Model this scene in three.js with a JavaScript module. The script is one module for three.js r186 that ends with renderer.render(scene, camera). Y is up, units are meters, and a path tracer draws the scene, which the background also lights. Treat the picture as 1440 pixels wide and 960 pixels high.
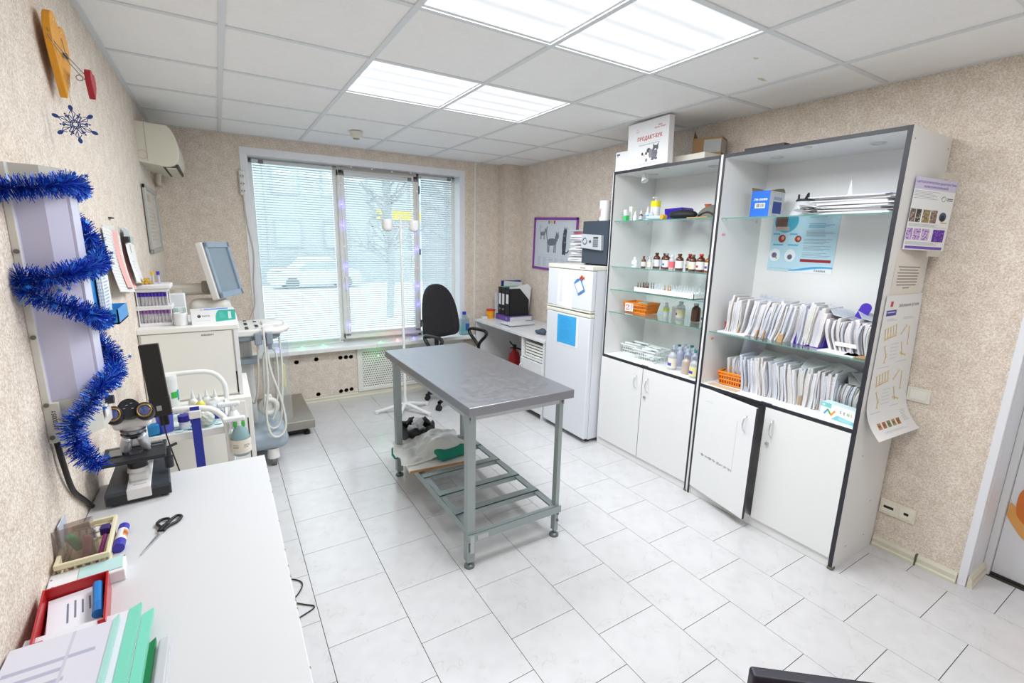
import * as THREE from 'three';
import { RoundedBoxGeometry } from 'three/addons/geometries/RoundedBoxGeometry.js';
import { mergeGeometries } from 'three/addons/utils/BufferGeometryUtils.js';
import { RectAreaLightUniformsLib } from 'three/addons/lights/RectAreaLightUniformsLib.js';

// ---------------------------------------------------------------- camera, sky, exposure
const W = 3.335, H = 2.42, ZB = 5.9;            // room width, height, length (window wall at z = 0)
const scene = new THREE.Scene();
const camera = new THREE.PerspectiveCamera(2 * Math.atan(480 / 659.67) * 180 / Math.PI, 1.5, 0.02, 200);
camera.rotation.order = 'YXZ';
camera.rotation.set(-0.20853, -0.55503, 0.0233);
camera.position.set(0.3797, 1.5938, 4.7514);
scene.add(camera);
scene.background = new THREE.Color().setRGB(1.6, 1.66, 1.71);   // white winter overcast
const renderer = new THREE.WebGLRenderer({ antialias: true });
renderer.toneMapping = THREE.LinearToneMapping;
renderer.toneMappingExposure = 1.58;
renderer.shadowMap.enabled = true;
RectAreaLightUniformsLib.init();
const PANEL_NITS = 10.5;                          // light of each ceiling panel

// ---------------------------------------------------------------- helpers
let seed = 7;
const rnd = () => { seed = (seed * 1664525 + 1013904223) >>> 0; return seed / 4294967296; };
const rr = (a, b) => a + (b - a) * rnd();
const V = (x, y, z) => new THREE.Vector3(x, y, z);
const taken = {};
function numbered(n) { taken[n] = (taken[n] ?? -1) + 1; return taken[n] ? n + '_' + String(taken[n]).padStart(3, '0') : n; }
function thing(name, label, category, pos = [0, 0, 0], ry = 0, group) {
  const o = new THREE.Group(); o.name = numbered(name); o.position.set(...pos); o.rotation.y = ry;
  o.userData = { label, category }; if (group) o.userData.group = group; scene.add(o); return o;
}
function mesh(name, g, m, parent = scene, pos, rot) {
  const o = new THREE.Mesh(Array.isArray(g) ? merge(g) : g, m); o.name = parent === scene ? numbered(name) : name;
  o.castShadow = o.receiveShadow = true; if (pos) o.position.set(...pos); if (rot) o.rotation.set(...rot); parent.add(o); return o;
}
function tag(o, label, category, group) { o.userData.label = label; o.userData.category = category; if (group) o.userData.group = group; return o; }
function struct(name, g, m, label, parent = scene) { const o = mesh(name, g, m, parent); if (parent === scene) o.userData.kind = 'structure'; if (label) o.userData.label = label; return o; }
function copyOf(o, label) { const c = o.clone(); c.name = numbered(o.name.replace(/_\d{3}$/, '')); c.userData = { ...o.userData }; if (label) c.userData.label = label; scene.add(c); return c; }
function merge(list) {
  return mergeGeometries(list.map((g) => { const q = g.index ? g.toNonIndexed() : g.clone(); for (const k of Object.keys(q.attributes)) if (!['position', 'normal', 'uv'].includes(k)) q.deleteAttribute(k); return q; }));
}
const mats = {};
function M(color, rough = 0.5, o = {}) {
  const k = color + '|' + rough + '|' + Object.keys(o).map((q) => q + (o[q]?.uuid ?? o[q])).join();
  return mats[k] ??= new THREE.MeshPhysicalMaterial({ color, roughness: rough, ...o });
}
// box by its extents; r rounds the edges
function B(x0, x1, y0, y1, z0, z1, r = 0) {
  const w = x1 - x0, h = y1 - y0, d = z1 - z0;
  const g = r ? new RoundedBoxGeometry(w, h, d, 2, Math.min(r, w / 2.01, h / 2.01, d / 2.01)) : new THREE.BoxGeometry(w, h, d);
  return g.translate((x0 + x1) / 2, (y0 + y1) / 2, (z0 + z1) / 2);
}
const C = (r1, r0, h, s = 20, open = false) => new THREE.CylinderGeometry(r1, r0, h, s, 1, open).translate(0, h / 2, 0);   // stands on y = 0, r1 on top
const L = (pts, s = 20) => new THREE.LatheGeometry(pts.map(([x, y]) => new THREE.Vector2(x, y)), s);
const T = (pts, r, s = 24, k = 7, closed = false, tension = 0.5) => new THREE.TubeGeometry(new THREE.CatmullRomCurve3(pts.map((p) => V(...p)), closed, 'catmullrom', tension), s, r, k, closed);
// straight bar between two points
function bar(a, b, r, s = 10) { const A = V(...a), D = V(...b).sub(A), g = new THREE.CylinderGeometry(r, r, D.length(), s); g.translate(0, D.length() / 2, 0); g.applyQuaternion(new THREE.Quaternion().setFromUnitVectors(V(0, 1, 0), D.clone().normalize())); return g.translate(...a); }
function shapeOf(pts) { const s = new THREE.Shape(); pts.forEach((p, i) => (i ? s.lineTo(...p) : s.moveTo(...p))); s.closePath(); return s; }
function E(shape, depth, bevel = 0, seg = 12) { return new THREE.ExtrudeGeometry(Array.isArray(shape) ? shapeOf(shape) : shape, { depth, bevelEnabled: bevel > 0, bevelThickness: bevel, bevelSize: bevel, bevelSegments: 2, curveSegments: seg }); }
// texture coordinates in metres from the side that each face looks to
function metreUV(g, s = 1) {
  if (g.index) g = g.toNonIndexed();
  const p = g.attributes.position, n = g.attributes.normal, uv = new Float32Array(p.count * 2);
  for (let i = 0; i < p.count; i++) {
    const ax = Math.abs(n.getX(i)), ay = Math.abs(n.getY(i)), az = Math.abs(n.getZ(i));
    const [u, v] = ax > ay && ax > az ? [p.getZ(i), p.getY(i)] : ay > az ? [p.getX(i), p.getZ(i)] : [p.getX(i), p.getY(i)];
    uv[i * 2] = u / s; uv[i * 2 + 1] = v / s;
  }
  g.setAttribute('uv', new THREE.BufferAttribute(uv, 2)); return g;
}
function dataTex(n, f, srgb = true) {
  const d = new Uint8Array(n * n * 4);
  for (let y = 0; y < n; y++) for (let x = 0; x < n; x++) { const c = f(x, y), i = (y * n + x) * 4; d[i] = c[0]; d[i + 1] = c[1]; d[i + 2] = c[2]; d[i + 3] = 255; }
  const t = new THREE.DataTexture(d, n, n); t.wrapS = t.wrapT = THREE.RepeatWrapping; t.magFilter = THREE.LinearFilter; t.minFilter = THREE.LinearMipmapLinearFilter; t.generateMipmaps = true;
  if (srgb) t.colorSpace = THREE.SRGBColorSpace; t.needsUpdate = true; return t;
}
function print(w, h, draw) {
  const c = document.createElement('canvas'); c.width = w; c.height = h; const x = c.getContext('2d'); draw(x, w, h);
  const t = new THREE.CanvasTexture(c); t.colorSpace = THREE.SRGBColorSpace; t.anisotropy = 8; return t;
}
const paper = (tex, rough = 0.75) => new THREE.MeshPhysicalMaterial({ map: tex, roughness: rough });
// tiling value noise
function noiseGrid(n, cell) { const k = Math.round(n / cell), g = Array.from({ length: k * k }, rnd); return (x, y) => { const fx = x / n * k, fy = y / n * k, i = Math.floor(fx), j = Math.floor(fy), u = fx - i, v = fy - j, a = (p, q) => g[((q + k) % k) * k + (p + k) % k], s = (t) => t * t * (3 - 2 * t); const U = s(u), Vv = s(v); return (a(i, j) * (1 - U) + a(i + 1, j) * U) * (1 - Vv) + (a(i, j + 1) * (1 - U) + a(i + 1, j + 1) * U) * Vv; }; }

// ---------------------------------------------------------------- shared materials
const wallN = [noiseGrid(512, 4), noiseGrid(512, 8), noiseGrid(512, 64)];
const wallTone = (x, y) => wallN[0](x, y) * 0.55 + wallN[1](x, y) * 0.3 + wallN[2](x, y) * 0.15;
const wallTex = dataTex(512, (x, y) => { let t = (wallTone(x, y) - 0.5) * 1.8 + rr(-0.1, 0.1); t = Math.max(-0.6, Math.min(0.5, t)); return [226 + 40 * t, 213 + 46 * t, 199 + 50 * t]; });
const wallBump = dataTex(512, (x, y) => { const t = 255 * wallTone(x, y); return [t, t, t]; }, false);
const mWall = new THREE.MeshPhysicalMaterial({ map: wallTex, bumpMap: wallBump, bumpScale: 0.0006, roughness: 0.85 });
const WU = 0.36;                                  // metres per wallpaper repeat
const mWhite = M('#e6e7e8', 0.45), mPlastic = M('#e8e8e6', 0.35), mLam = M('#e2e3e4', 0.32), mCream = M('#e6e3d4', 0.4), mPvc = M('#eef0f4', 0.3);
const mBlack = M('#15151a', 0.45), mBlackEdge = M('#26272f', 0.45), mRubber = M('#1b1b1e', 0.75), mDark = M('#2a2b30', 0.55);
const mChrome = M('#dfe2e6', 0.25, { metalness: 0.85 }), mSteel = M('#c2c4c8', 0.36, { metalness: 0.8 }), mGalv = M('#a4aeae', 0.5, { metalness: 0.6 });
const mPaper = M('#e2e2e5', 0.8), mGlassPane = M('#f4fbfa', 0.03, { transmission: 1, thickness: 0, ior: 1.5 }), mClear = M('#f3f6f8', 0.08, { transmission: 0.92, thickness: 0, ior: 1.45 });
const mFrost = M('#eef2f6', 0.35, { transmission: 0.55, thickness: 0 }), mGreenEdge = M('#5d8f86', 0.15), mBrownGlass = M('#5a2a12', 0.1, { clearcoat: 0.6 }), mBlueCap = M('#3b35b0', 0.4);
const mOrange = M('#f58a1a', 0.4), mKraft = M('#a98a63', 0.85), mPurple = M('#4a2bb0', 0.5), mTeal = M('#63c6ae', 0.4);
const inkLines = (x, x0, y0, w, h, n, col = '#9a9aa4', lw) => { x.fillStyle = col; for (let i = 0; i < n; i++) x.fillRect(x0, y0 + i * h / n, w * rr(0.6, 1), lw ?? h / n * 0.35); };
// ================================================================ the room
{ // floor: dark joints below, every tile its own piece
  const f = struct('floor', B(-0.02, W + 0.3, -0.06, -0.004, 0, ZB), M('#4c463e', 0.9), 'white marbled tile floor laid in offset rows');
  const A = 0.3266, D = 0.3261, gap = 0.0022, N = 256;
  const tm = [0, 1, 2, 3].map(() => {
    const n1 = noiseGrid(N, 64), n2 = noiseGrid(N, 16), n3 = noiseGrid(N, 32);
    const t = dataTex(N, (x, y) => { const vein = Math.abs(n1(x, y) + 0.5 * n2(x, y) - 0.75), k = Math.max(0, 0.035 - vein) / 0.035 * n3(x, y), c = n3(x, y) * 6; return [213 - 12 * k - c, 212 - 15 * k - c, 213 - 17 * k - c]; });
    return new THREE.MeshPhysicalMaterial({ map: t, roughness: 0.2, ior: 1.5 });
  });
  const full = new RoundedBoxGeometry(A - gap, 0.012, D - gap, 1, 0.0012).translate(0, -0.006, 0);
  { const p = full.attributes.position, uv = full.attributes.uv; for (let i = 0; i < p.count; i++) uv.setXY(i, p.getX(i) / A + 0.5, p.getZ(i) / D + 0.5); }
  for (let r = -2; r <= 8; r++) {
    const x0 = Math.max(0.61 + A * r, 0) + gap / 2, x1 = Math.min(0.61 + A * (r + 1), r === 8 ? W + 0.26 : W) - gap / 2;
    if (x1 - x0 < 0.02) continue;
    for (let k = -8; k < 16; k++) {
      const z = 1.7464 + 0.1635 * r + D * k, z0 = Math.max(z, 0) + gap / 2, z1 = Math.min(z + D, ZB) - gap / 2;
      if (z1 - z0 < 0.02) continue;
      const whole = Math.abs(z1 - z0 - D + gap) < 1e-6 && Math.abs(x1 - x0 - A + gap) < 1e-6;
      const g = whole ? full : B(x0, x1, -0.012, 0, z0, z1);
      mesh('tile', g, tm[Math.floor(rnd() * 4)], f, whole ? [(x0 + x1) / 2, 0, (z0 + z1) / 2] : undefined);
    }
  }
}
{ // ceiling: grid of bars, each panel its own piece
  const c = struct('ceiling', B(-0.12, W + 0.4, H + 0.03, H + 0.15, -0.12, ZB + 0.12), M('#c9c9c6', 0.9), 'suspended ceiling of white mineral panels in a metal grid');
  const n = [noiseGrid(256, 4), noiseGrid(256, 32)];
  const pt = dataTex(256, (x, y) => { const s = rnd() < 0.01 ? -14 : 0, t = 6 * n[0](x, y) + 5 * n[1](x, y) + s; return [246 + t * 0.7, 245 + t * 0.7, 243 + t * 0.7]; });
  const mp = new THREE.MeshPhysicalMaterial({ map: pt, roughness: 0.9 }), mb = M('#e2e5e6', 0.5);
  const xs = [0, 0.47, 1.07, 1.67, 2.27, 2.87, W], zs = [0]; for (let z = 0.53; z < ZB; z += 0.6) zs.push(z); zs.push(ZB);
  const lit = (i, j) => (i === 2 || i === 3) && [1.73, 2.93].some((q) => Math.abs(zs[j] - q) < 0.01) || (i === 3 && Math.abs(zs[j] - 4.13) < 0.01);
  for (let i = 0; i < xs.length - 1; i++) for (let j = 0; j < zs.length - 1; j++) if (!lit(i, j))
    mesh('ceiling_panel', B(xs[i] + 0.004, xs[i + 1] - 0.004, H + 0.002, H + 0.014, zs[j] + 0.004, zs[j + 1] - 0.004), mp, c);
  for (let i = 1; i < xs.length - 1; i++) mesh('grid_bar', B(xs[i] - 0.012, xs[i] + 0.012, H - 0.004, H + 0.03, 0, ZB), mb, c);
  for (let j = 1; j < zs.length - 1; j++) for (let i = 0; i < xs.length - 1; i++) mesh('grid_bar', B(xs[i] + 0.0122, xs[i + 1] - 0.0122, H - 0.003, H + 0.03, zs[j] - 0.012, zs[j] + 0.012), mb, c);
  mesh('edge_angle', B(0, 0.022, H - 0.004, H + 0.002, 0, ZB), mb, c); mesh('edge_angle', B(W - 0.02, W, H - 0.004, H + 0.002, 0, ZB), mb, c); mesh('edge_angle', B(0, W, H - 0.004, H + 0.002, 0, 0.02), mb, c);
  // water stains on one panel
  const stain = (cx, cz, a, b) => { const p = []; for (let k = 0; k < 18; k++) { const t = k / 18 * 6.283, q = rr(0.7, 1.2); p.push([cx + Math.cos(t) * a * q, cz + Math.sin(t) * b * q]); } return new THREE.ShapeGeometry(shapeOf(p)).rotateX(Math.PI / 2).translate(0, H + 0.0012, 0); };
  mesh('stain', stain(2.78, 3.2, 0.035, 0.012), M('#d8d0b0', 0.95), c); mesh('stain', stain(2.5, 3.34, 0.016, 0.01), M('#dad5c0', 0.95), c);
}
// walls
struct('wall_left', metreUV(B(-0.12, 0, 0, H + 0.03, -0.12, ZB + 0.12), WU), mWall, 'beige grainy wallpaper on the long wall behind the desk');
const WX0 = 0.643, WX1 = 2.64, WY0 = 0.55, WY1 = 2.275, DZ0 = 4.225, DZ1 = 5.1, DX = 3.585;
struct('wall_back', metreUV(merge([B(0, WX0, 0, H + 0.03, -0.3, 0), B(WX1, W + 0.4, 0, H + 0.03, -0.3, 0), B(WX0, WX1, 0, 0.05, -0.3, 0), B(WX0, WX1, 0.05, WY0, -0.3, -0.22), B(WX0, 0.74, 0.05, WY0, -0.22, 0), B(2.62, WX1, 0.05, WY0, -0.22, 0), B(0.74, 2.62, WY0 - 0.03, WY0, -0.22, 0), B(WX0, WX1, WY1, H + 0.03, -0.3, 0)]), WU), mWall, 'beige grainy wallpaper around the wide window');
struct('wall_right', metreUV(merge([B(W, W + 0.38, 0, H + 0.03, 0, DZ0), B(W, W + 0.38, 0, H + 0.03, DZ1, ZB), B(W, W + 0.38, 2.08, H + 0.03, DZ0, DZ1)]), WU), mWall, 'beige grainy wallpaper on the wall with the doorway');
struct('wall_front', metreUV(B(-0.12, W + 0.4, 0, H + 0.03, ZB, ZB + 0.12), WU), mWall, 'beige grainy wallpaper on the end wall');
struct('wall_corner_boxing', metreUV(B(3.11, W, 0, H + 0.002, 0, 0.13), WU), mWall, 'papered pipe boxing in the corner by the window');
// doorway in the thick wall
struct('trim_1', [B(W - 0.006, W + 0.03, 0, 2.1, DZ0 - 0.028, DZ0 + 0.004, 0.003), B(W - 0.006, W + 0.03, 0, 2.1, DZ1 - 0.004, DZ1 + 0.028, 0.003), B(W - 0.006, W + 0.03, 2.076, 2.104, DZ0 - 0.028, DZ1 + 0.028, 0.003), B(W + 0.03, DX - 0.03, 0, 2.08, DZ0 - 0.002, DZ0 + 0.006), B(W + 0.03, DX - 0.03, 0, 2.08, DZ1 - 0.006, DZ1 + 0.002), B(W + 0.03, DX - 0.03, 2.074, 2.082, DZ0, DZ1)], M('#eceef3', 0.4), 'white plastic lining of the doorway');
{ const d = thing('door_1', undefined, undefined); d.userData = { kind: 'structure', label: 'white door set deep in the doorway' };
  mesh('door_leaf', B(DX, DX + 0.045, 0.012, 2.04, DZ0 + 0.035, DZ1 - 0.035, 0.003), M('#e9eaee', 0.4), d);
  mesh('door_frame', [B(DX - 0.03, DX + 0.05, 0, 2.08, DZ0 + 0.006, DZ0 + 0.034, 0.004), B(DX - 0.03, DX + 0.05, 0, 2.08, DZ1 - 0.034, DZ1 - 0.006, 0.004), B(DX - 0.03, DX + 0.05, 2.042, 2.074, DZ0 + 0.034, DZ1 - 0.034, 0.004)], M('#e4e5e6', 0.4), d);
  mesh('threshold', B(DX - 0.005, DX + 0.05, 0, 0.012, DZ0 + 0.034, DZ1 - 0.034), M('#3b3732', 0.8), d);
  mesh('handle', [C(0.024, 0.024, 0.01).rotateZ(Math.PI / 2).translate(DX, 1, DZ1 - 0.09), T([[DX - 0.008, 1, DZ1 - 0.09], [DX - 0.05, 1, DZ1 - 0.09], [DX - 0.055, 1, DZ1 - 0.2]], 0.009)], mChrome, d);
  const bl = (pts) => new THREE.Shape(new THREE.SplineCurve([...pts, pts[0]].map((p) => new THREE.Vector2(...p))).getPoints(60));
  const stk = thing('door_sticker', 'orange and cream animal paw sticker on the white door', 'sticker');
  const g = (pts, dx) => E(bl(pts), 0.0012).rotateY(-Math.PI / 2).translate(DX - 0.0016 - dx, 0, 0);
  mesh('sticker_body', g([[4.263, 0.33], [4.294, 0.285], [4.34, 0.235], [4.42, 0.2], [4.55, 0.22], [4.62, 0.36], [4.52, 0.46], [4.4, 0.44], [4.3, 0.385], [4.266, 0.4]], 0), M('#e9a85c', 0.5), stk);
  mesh('sticker_patch', g([[4.285, 0.4], [4.3, 0.34], [4.36, 0.3], [4.45, 0.32], [4.5, 0.44], [4.42, 0.53], [4.33, 0.52], [4.29, 0.47]], 0.0014), M('#d9762a', 0.5), stk);
}
{ // skirting boards
  const prof = [[0, 0], [0.022, 0], [0.022, 0.012], [0.016, 0.02], [0.016, 0.042], [0.008, 0.056], [0, 0.058]], m = M('#dcd8c4', 0.45);
  const run = (len) => E(prof, len);                               // grows along +z, sticks out to +x
  const nail = (x, y, z) => C(0.006, 0.006, 0.004, 8).rotateZ(Math.PI / 2).translate(x, y, z);
  struct('baseboard_right', [run(DZ0 - 0.03 - 3.84).rotateY(Math.PI).translate(W, 0, DZ0 - 0.03)], m, 'cream plastic skirting beside the doorway');
  mesh('end_cap', B(W - 0.0235, W + 0.001, 0, 0.06, 4.03, 4.038, 0.002), M('#5d5848', 0.6), scene.getObjectByName('baseboard_right'));
  struct('baseboard_doorway', [run(DX - 0.036 - W).rotateY(-Math.PI / 2).translate(DX - 0.032, 0, DZ0 + 0.006)], m, 'cream plastic skirting inside the doorway');
  struct('baseboard_back', [E(prof.map(([a, b]) => [a * 1.2, b]), 2.5).rotateY(-Math.PI / 2).translate(2.96 + 0.1, 0, 0).rotateY(0), ], m, 'cream plastic skirting under the window');
  const bb = scene.getObjectByName('baseboard_back'); bb.geometry = E(prof, 2.7).rotateY(-Math.PI / 2).translate(0, 0, 0); bb.geometry.computeBoundingBox(); const q = bb.geometry.boundingBox; bb.geometry.translate(0.4 - q.min.x, 0, -q.min.z);
  struct('baseboard_left', [run(ZB)], m, 'cream plastic skirting of the long wall');
}
{ // ceiling light panels: four tubes behind a ribbed sheet
  const bands = dataTex(256, (x, y) => { const b = 0.5 - 0.5 * Math.cos(y / 256 * 8 * Math.PI), t = 0.72 + 0.28 * Math.pow(b, 0.7), rib = (x % 4) < 2 ? 1 : 0.975; return [250 * t * rib, 253 * t * rib, 255 * Math.min(1, t * 1.01) * rib]; });
  const md = new THREE.MeshStandardMaterial({ color: '#d8dcdc', roughness: 0.4, emissive: '#ffffff', emissiveMap: bands, emissiveIntensity: 0.65 });
  const names = { '1.07,1.73': 'ceiling light panel near the smoke detector, beside the window end', '1.67,1.73': 'ceiling light panel close to the window end, cabinet side', '1.07,2.93': 'ceiling light panel over the steel table, desk side', '1.67,2.93': 'ceiling light panel over the steel table, cabinet side', '1.67,4.13': 'added unseen ceiling light panel past the steel table, near the doorway' };
  for (const [x, z] of [[1.07, 1.73], [1.67, 1.73], [1.07, 2.93], [1.67, 2.93], [1.67, 4.13]]) {  // last panel is added out of view to brighten the doorway side
    const t = thing('ceiling_light', names[x + ',' + z], 'ceiling light', [x + 0.3, H, z + 0.3], 0, 'square fluorescent ceiling panels');
    mesh('housing', [B(-0.295, 0.295, 0.02, 0.028, -0.295, 0.295), B(-0.297, -0.285, 0.004, 0.028, -0.297, 0.297), B(0.285, 0.297, 0.004, 0.028, -0.297, 0.297), B(-0.285, 0.285, 0.004, 0.028, -0.297, -0.285), B(-0.285, 0.285, 0.004, 0.028, 0.285, 0.297)], M('#dfe1e1', 0.5), t);
    const g = new THREE.PlaneGeometry(0.568, 0.568).rotateX(Math.PI / 2).translate(0, 0.006, 0); mesh('diffuser', g, md, t);
    const l = new THREE.RectAreaLight('#f7fbff', PANEL_NITS, 0.56, 0.56); l.position.set(0, 0.001, 0); l.rotation.x = -Math.PI / 2; l.name = 'panel_light'; t.add(l);
  }
}
// ================================================================ window, blinds and the street
{
  const w = thing('window_1'); w.userData = { kind: 'structure', label: 'wide three-part white plastic window' };
  const zc = 0.006;
  mesh('window_casing', [B(WX0 - 0.047, WX0 + 0.004, WY0, WY1 + 0.05, -0.01, zc, 0.003), B(WX1 - 0.004, WX1 + 0.047, WY0, WY1 + 0.05, -0.01, zc, 0.003), B(WX0 - 0.047, WX1 + 0.047, WY1 - 0.004, WY1 + 0.05, -0.01, zc + 0.001, 0.003)], mPvc, w);
  mesh('window_reveal', [B(WX0 - 0.002, WX0 + 0.012, WY0, WY1, -0.14, 0), B(WX1 - 0.012, WX1 + 0.002, WY0, WY1, -0.14, 0), B(WX0, WX1, WY1 - 0.012, WY1 + 0.002, -0.14, 0)], mPvc, w);
  const zf0 = -0.2, zf1 = -0.14, fr = M('#e9e8e4', 0.35);
  mesh('window_frame', [B(WX0, WX0 + 0.05, WY0, WY1, zf0, zf1, 0.004), B(WX1 - 0.05, WX1, WY0, WY1, zf0, zf1, 0.004), B(WX0, WX1, WY1 - 0.055, WY1, zf0, zf1, 0.004), B(WX0, WX1, WY0, WY0 + 0.055, zf0, zf1, 0.004), B(1.36, 1.405, WY0, WY1, zf0, zf1, 0.004), B(2.19, 2.225, WY0, WY1, zf0, zf1, 0.004)], fr, w);
  const s0 = 1.398, s1 = 2.198;   // opening sash in the middle
  const sash = mesh('window_sash', [B(s0, s0 + 0.06, WY0 + 0.045, WY1 - 0.045, -0.15, -0.085, 0.006), B(s1 - 0.06, s1, WY0 + 0.045, WY1 - 0.045, -0.15, -0.085, 0.006), B(s0, s1, WY0 + 0.045, WY0 + 0.105, -0.15, -0.085, 0.006), B(s0, s1, WY1 - 0.105, WY1 - 0.045, -0.15, -0.085, 0.006)], M('#eceae4', 0.35), w);
  mesh('window_handle', [B(s0 + 0.018, s0 + 0.042, 1.17, 1.24, -0.086, -0.078, 0.003), B(s0 + 0.022, s0 + 0.038, 1.09, 1.22, -0.075, -0.055, 0.006), C(0.009, 0.009, 0.03).rotateX(Math.PI / 2).translate(s0 + 0.03, 1.21, -0.083)], M('#f4f3ee', 0.3), sash);
  mesh('hinge', [B(s1 - 0.004, s1 + 0.012, 2.06, 2.14, -0.1, -0.078, 0.004), B(s1 - 0.004, s1 + 0.012, 1.44, 1.5, -0.1, -0.078, 0.004), B(s1 - 0.004, s1 + 0.012, 0.66, 0.74, -0.1, -0.078, 0.004)], M('#55565a', 0.5), sash);
  for (const [a, b] of [[WX0 + 0.05, 1.36], [s0 + 0.06, s1 - 0.06], [2.225, WX1 - 0.05]]) mesh('pane', B(a, b, WY0 + 0.055, WY1 - 0.055, -0.176, -0.17), mGlassPane, w);
  mesh('window_sill', [B(0.5, 2.78, WY0 - 0.03, WY0 + 0.012, -0.14, 0.115, 0.008)], M('#f3f3f1', 0.3), w);
}
function blind(name, label, x0, x1, yTop, yBot, z, tilt, cord) {
  const t = thing(name, label, 'blind', [0, 0, 0], 0, 'aluminium window blinds');
  const m = M('#d9e2e7', 0.45), pitch = 0.0218, w = 0.025, N = 5, a = tilt;
  const g = new THREE.BufferGeometry(), P = [], I = [];
  for (let k = 0; k <= N; k++) { const s = (k / N - 0.5) * w, c = 0.0022 * (1 - Math.pow(2 * k / N - 1, 2)); const zz = s * Math.cos(a) - c * Math.sin(a), yy = s * Math.sin(a) + c * Math.cos(a); P.push(x0, yy, zz, x1, yy, zz); }
  for (let k = 0; k < N; k++) { const q = k * 2; I.push(q, q + 1, q + 2, q + 1, q + 3, q + 2); }
  g.setAttribute('position', new THREE.Float32BufferAttribute(P, 3)); g.setIndex(I); g.computeVertexNormals();
  m.side = THREE.DoubleSide;
  for (let y = yTop - 0.045; y > yBot + 0.02; y -= pitch) mesh('slat', g, m, t, [0, y, z]);
  mesh('head_rail', B(x0, x1, yTop - 0.028, yTop, z - 0.014, z + 0.014, 0.002), M('#d5dbdd', 0.4), t);
  mesh('bottom_rail', B(x0, x1, yBot, yBot + 0.012, z - 0.012, z + 0.012, 0.003), M('#dfe6ea', 0.4), t);
  for (const f of [0.14, 0.5, 0.86]) mesh('ladder_cord', B(x0 + (x1 - x0) * f - 0.0012, x0 + (x1 - x0) * f + 0.0012, yBot, yTop - 0.02, z + 0.0122, z + 0.0134), M('#f4f6f7', 0.7), t);
  mesh('bracket', [B(cord - 0.02, cord + 0.02, yTop - 0.03, yTop + 0.002, z + 0.0142, z + 0.02, 0.002)], M('#77787a', 0.5), t);
  mesh('tilt_wand', T([[cord, yTop - 0.03, z + 0.02], [cord + 0.004, yTop - 0.5, z + 0.024], [cord, yTop - 0.9, z + 0.022]], 0.0022, 12, 5), M('#e5edf0', 0.2), t);
}
blind('window_blind', 'open white slatted blind on the widest pane behind the ultrasound machine', 0.695, 1.35, 2.245, 0.6, -0.115, -0.42, 0.76);
blind('window_blind', 'open white slatted blind on the middle sash with the handle', 1.452, 2.135, 2.205, 0.66, -0.068, -0.46, 2.09);
blind('window_blind', 'nearly closed white slatted blind on the narrow pane behind the office chair', 2.232, 2.585, 2.245, 0.6, -0.115, -0.75, 2.545);
// radiator niche below the sill; dark lining added to darken the grille holes
{
  struct('dark_niche_lining', [B(0.742, 2.618, 0.052, 0.518, -0.219, -0.215), B(0.742, 0.746, 0.052, 0.518, -0.215, -0.001), B(2.614, 2.618, 0.052, 0.518, -0.215, -0.001), B(0.746, 2.614, 0.051, 0.055, -0.215, -0.001), B(0.746, 2.614, 0.514, 0.518, -0.215, -0.001)], M('#67625b', 0.95), 'added dark lining of the niche behind the radiator screen');
  const ra = thing('radiator', 'old brown ribbed radiator behind the perforated screen', 'radiator'); for (let k = 0; k < 12; k++) mesh('radiator_rib', B(1.62 + k * 0.075, 1.68 + k * 0.075, 0.1, 0.46, -0.17, -0.06, 0.02), M('#6b5648', 0.6), ra); mesh('radiator_pipe', [bar([0.75, 0.44, -0.12], [1.62, 0.44, -0.12], 0.013), bar([0.75, 0.13, -0.12], [1.62, 0.13, -0.12], 0.013)], M('#6b5648', 0.6), ra);
  const pan = thing('pipe_hole_panel', 'papered panel under the sill with round black holes', 'panel');
  const sh = shapeOf([[0.72, 0.058], [1.474, 0.058], [1.474, WY0 - 0.03], [0.72, WY0 - 0.03]]);
  for (const [x, y] of [[0.915, 0.43], [1.092, 0.44], [1.316, 0.432], [1.369, 0.431], [1.418, 0.43], [1.09, 0.085], [1.305, 0.085], [1.357, 0.088], [1.408, 0.092]]) { const h = new THREE.Path(); h.absellipse(x, y, 0.021, 0.021, 0, Math.PI * 2, true); sh.holes.push(h); }
  mesh('board', metreUV(E(sh, 0.014), WU), mWall, pan);
  const gr = thing('radiator_grille', 'white perforated radiator screen beneath the window sill', 'grille');
  const x0 = 1.474, x1 = 2.66, y0 = 0.058, y1 = WY0 - 0.03;
  mesh('grille_frame', [B(x0, x0 + 0.05, y0, y1, 0.002, 0.03, 0.003), B(x1 - 0.05, x1, y0, y1, 0.002, 0.03, 0.003), B(x0, x1, y1 - 0.05, y1, 0.002, 0.029, 0.003), B(x0, x1, y0, y0 + 0.03, 0.002, 0.029, 0.003)], M('#e9e8e2', 0.45), gr);
  const P = [], cell = 0.0235, hx = 0.0062, hz = 0.0095;   // pierced sheet: strips around staggered slots
  for (let r = 0, y = y0 + 0.03; y < y1 - 0.052; y += cell, r++) { P.push(B(x0 + 0.045, x1 - 0.045, y, y + cell - hz, 0.012, 0.016)); for (let k = 0, x = x0 + 0.045 + (r % 2) * cell * 0.5; x < x1 - 0.06; x += cell, k++) P.push(B(x, x + cell - hx * 2, y + cell - hz, y + cell, 0.012, 0.016)); }
  const ps = mesh('pierced_sheet', P, M('#ecebe4', 0.45), gr); ps.userData.kind = 'stuff';
}
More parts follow.
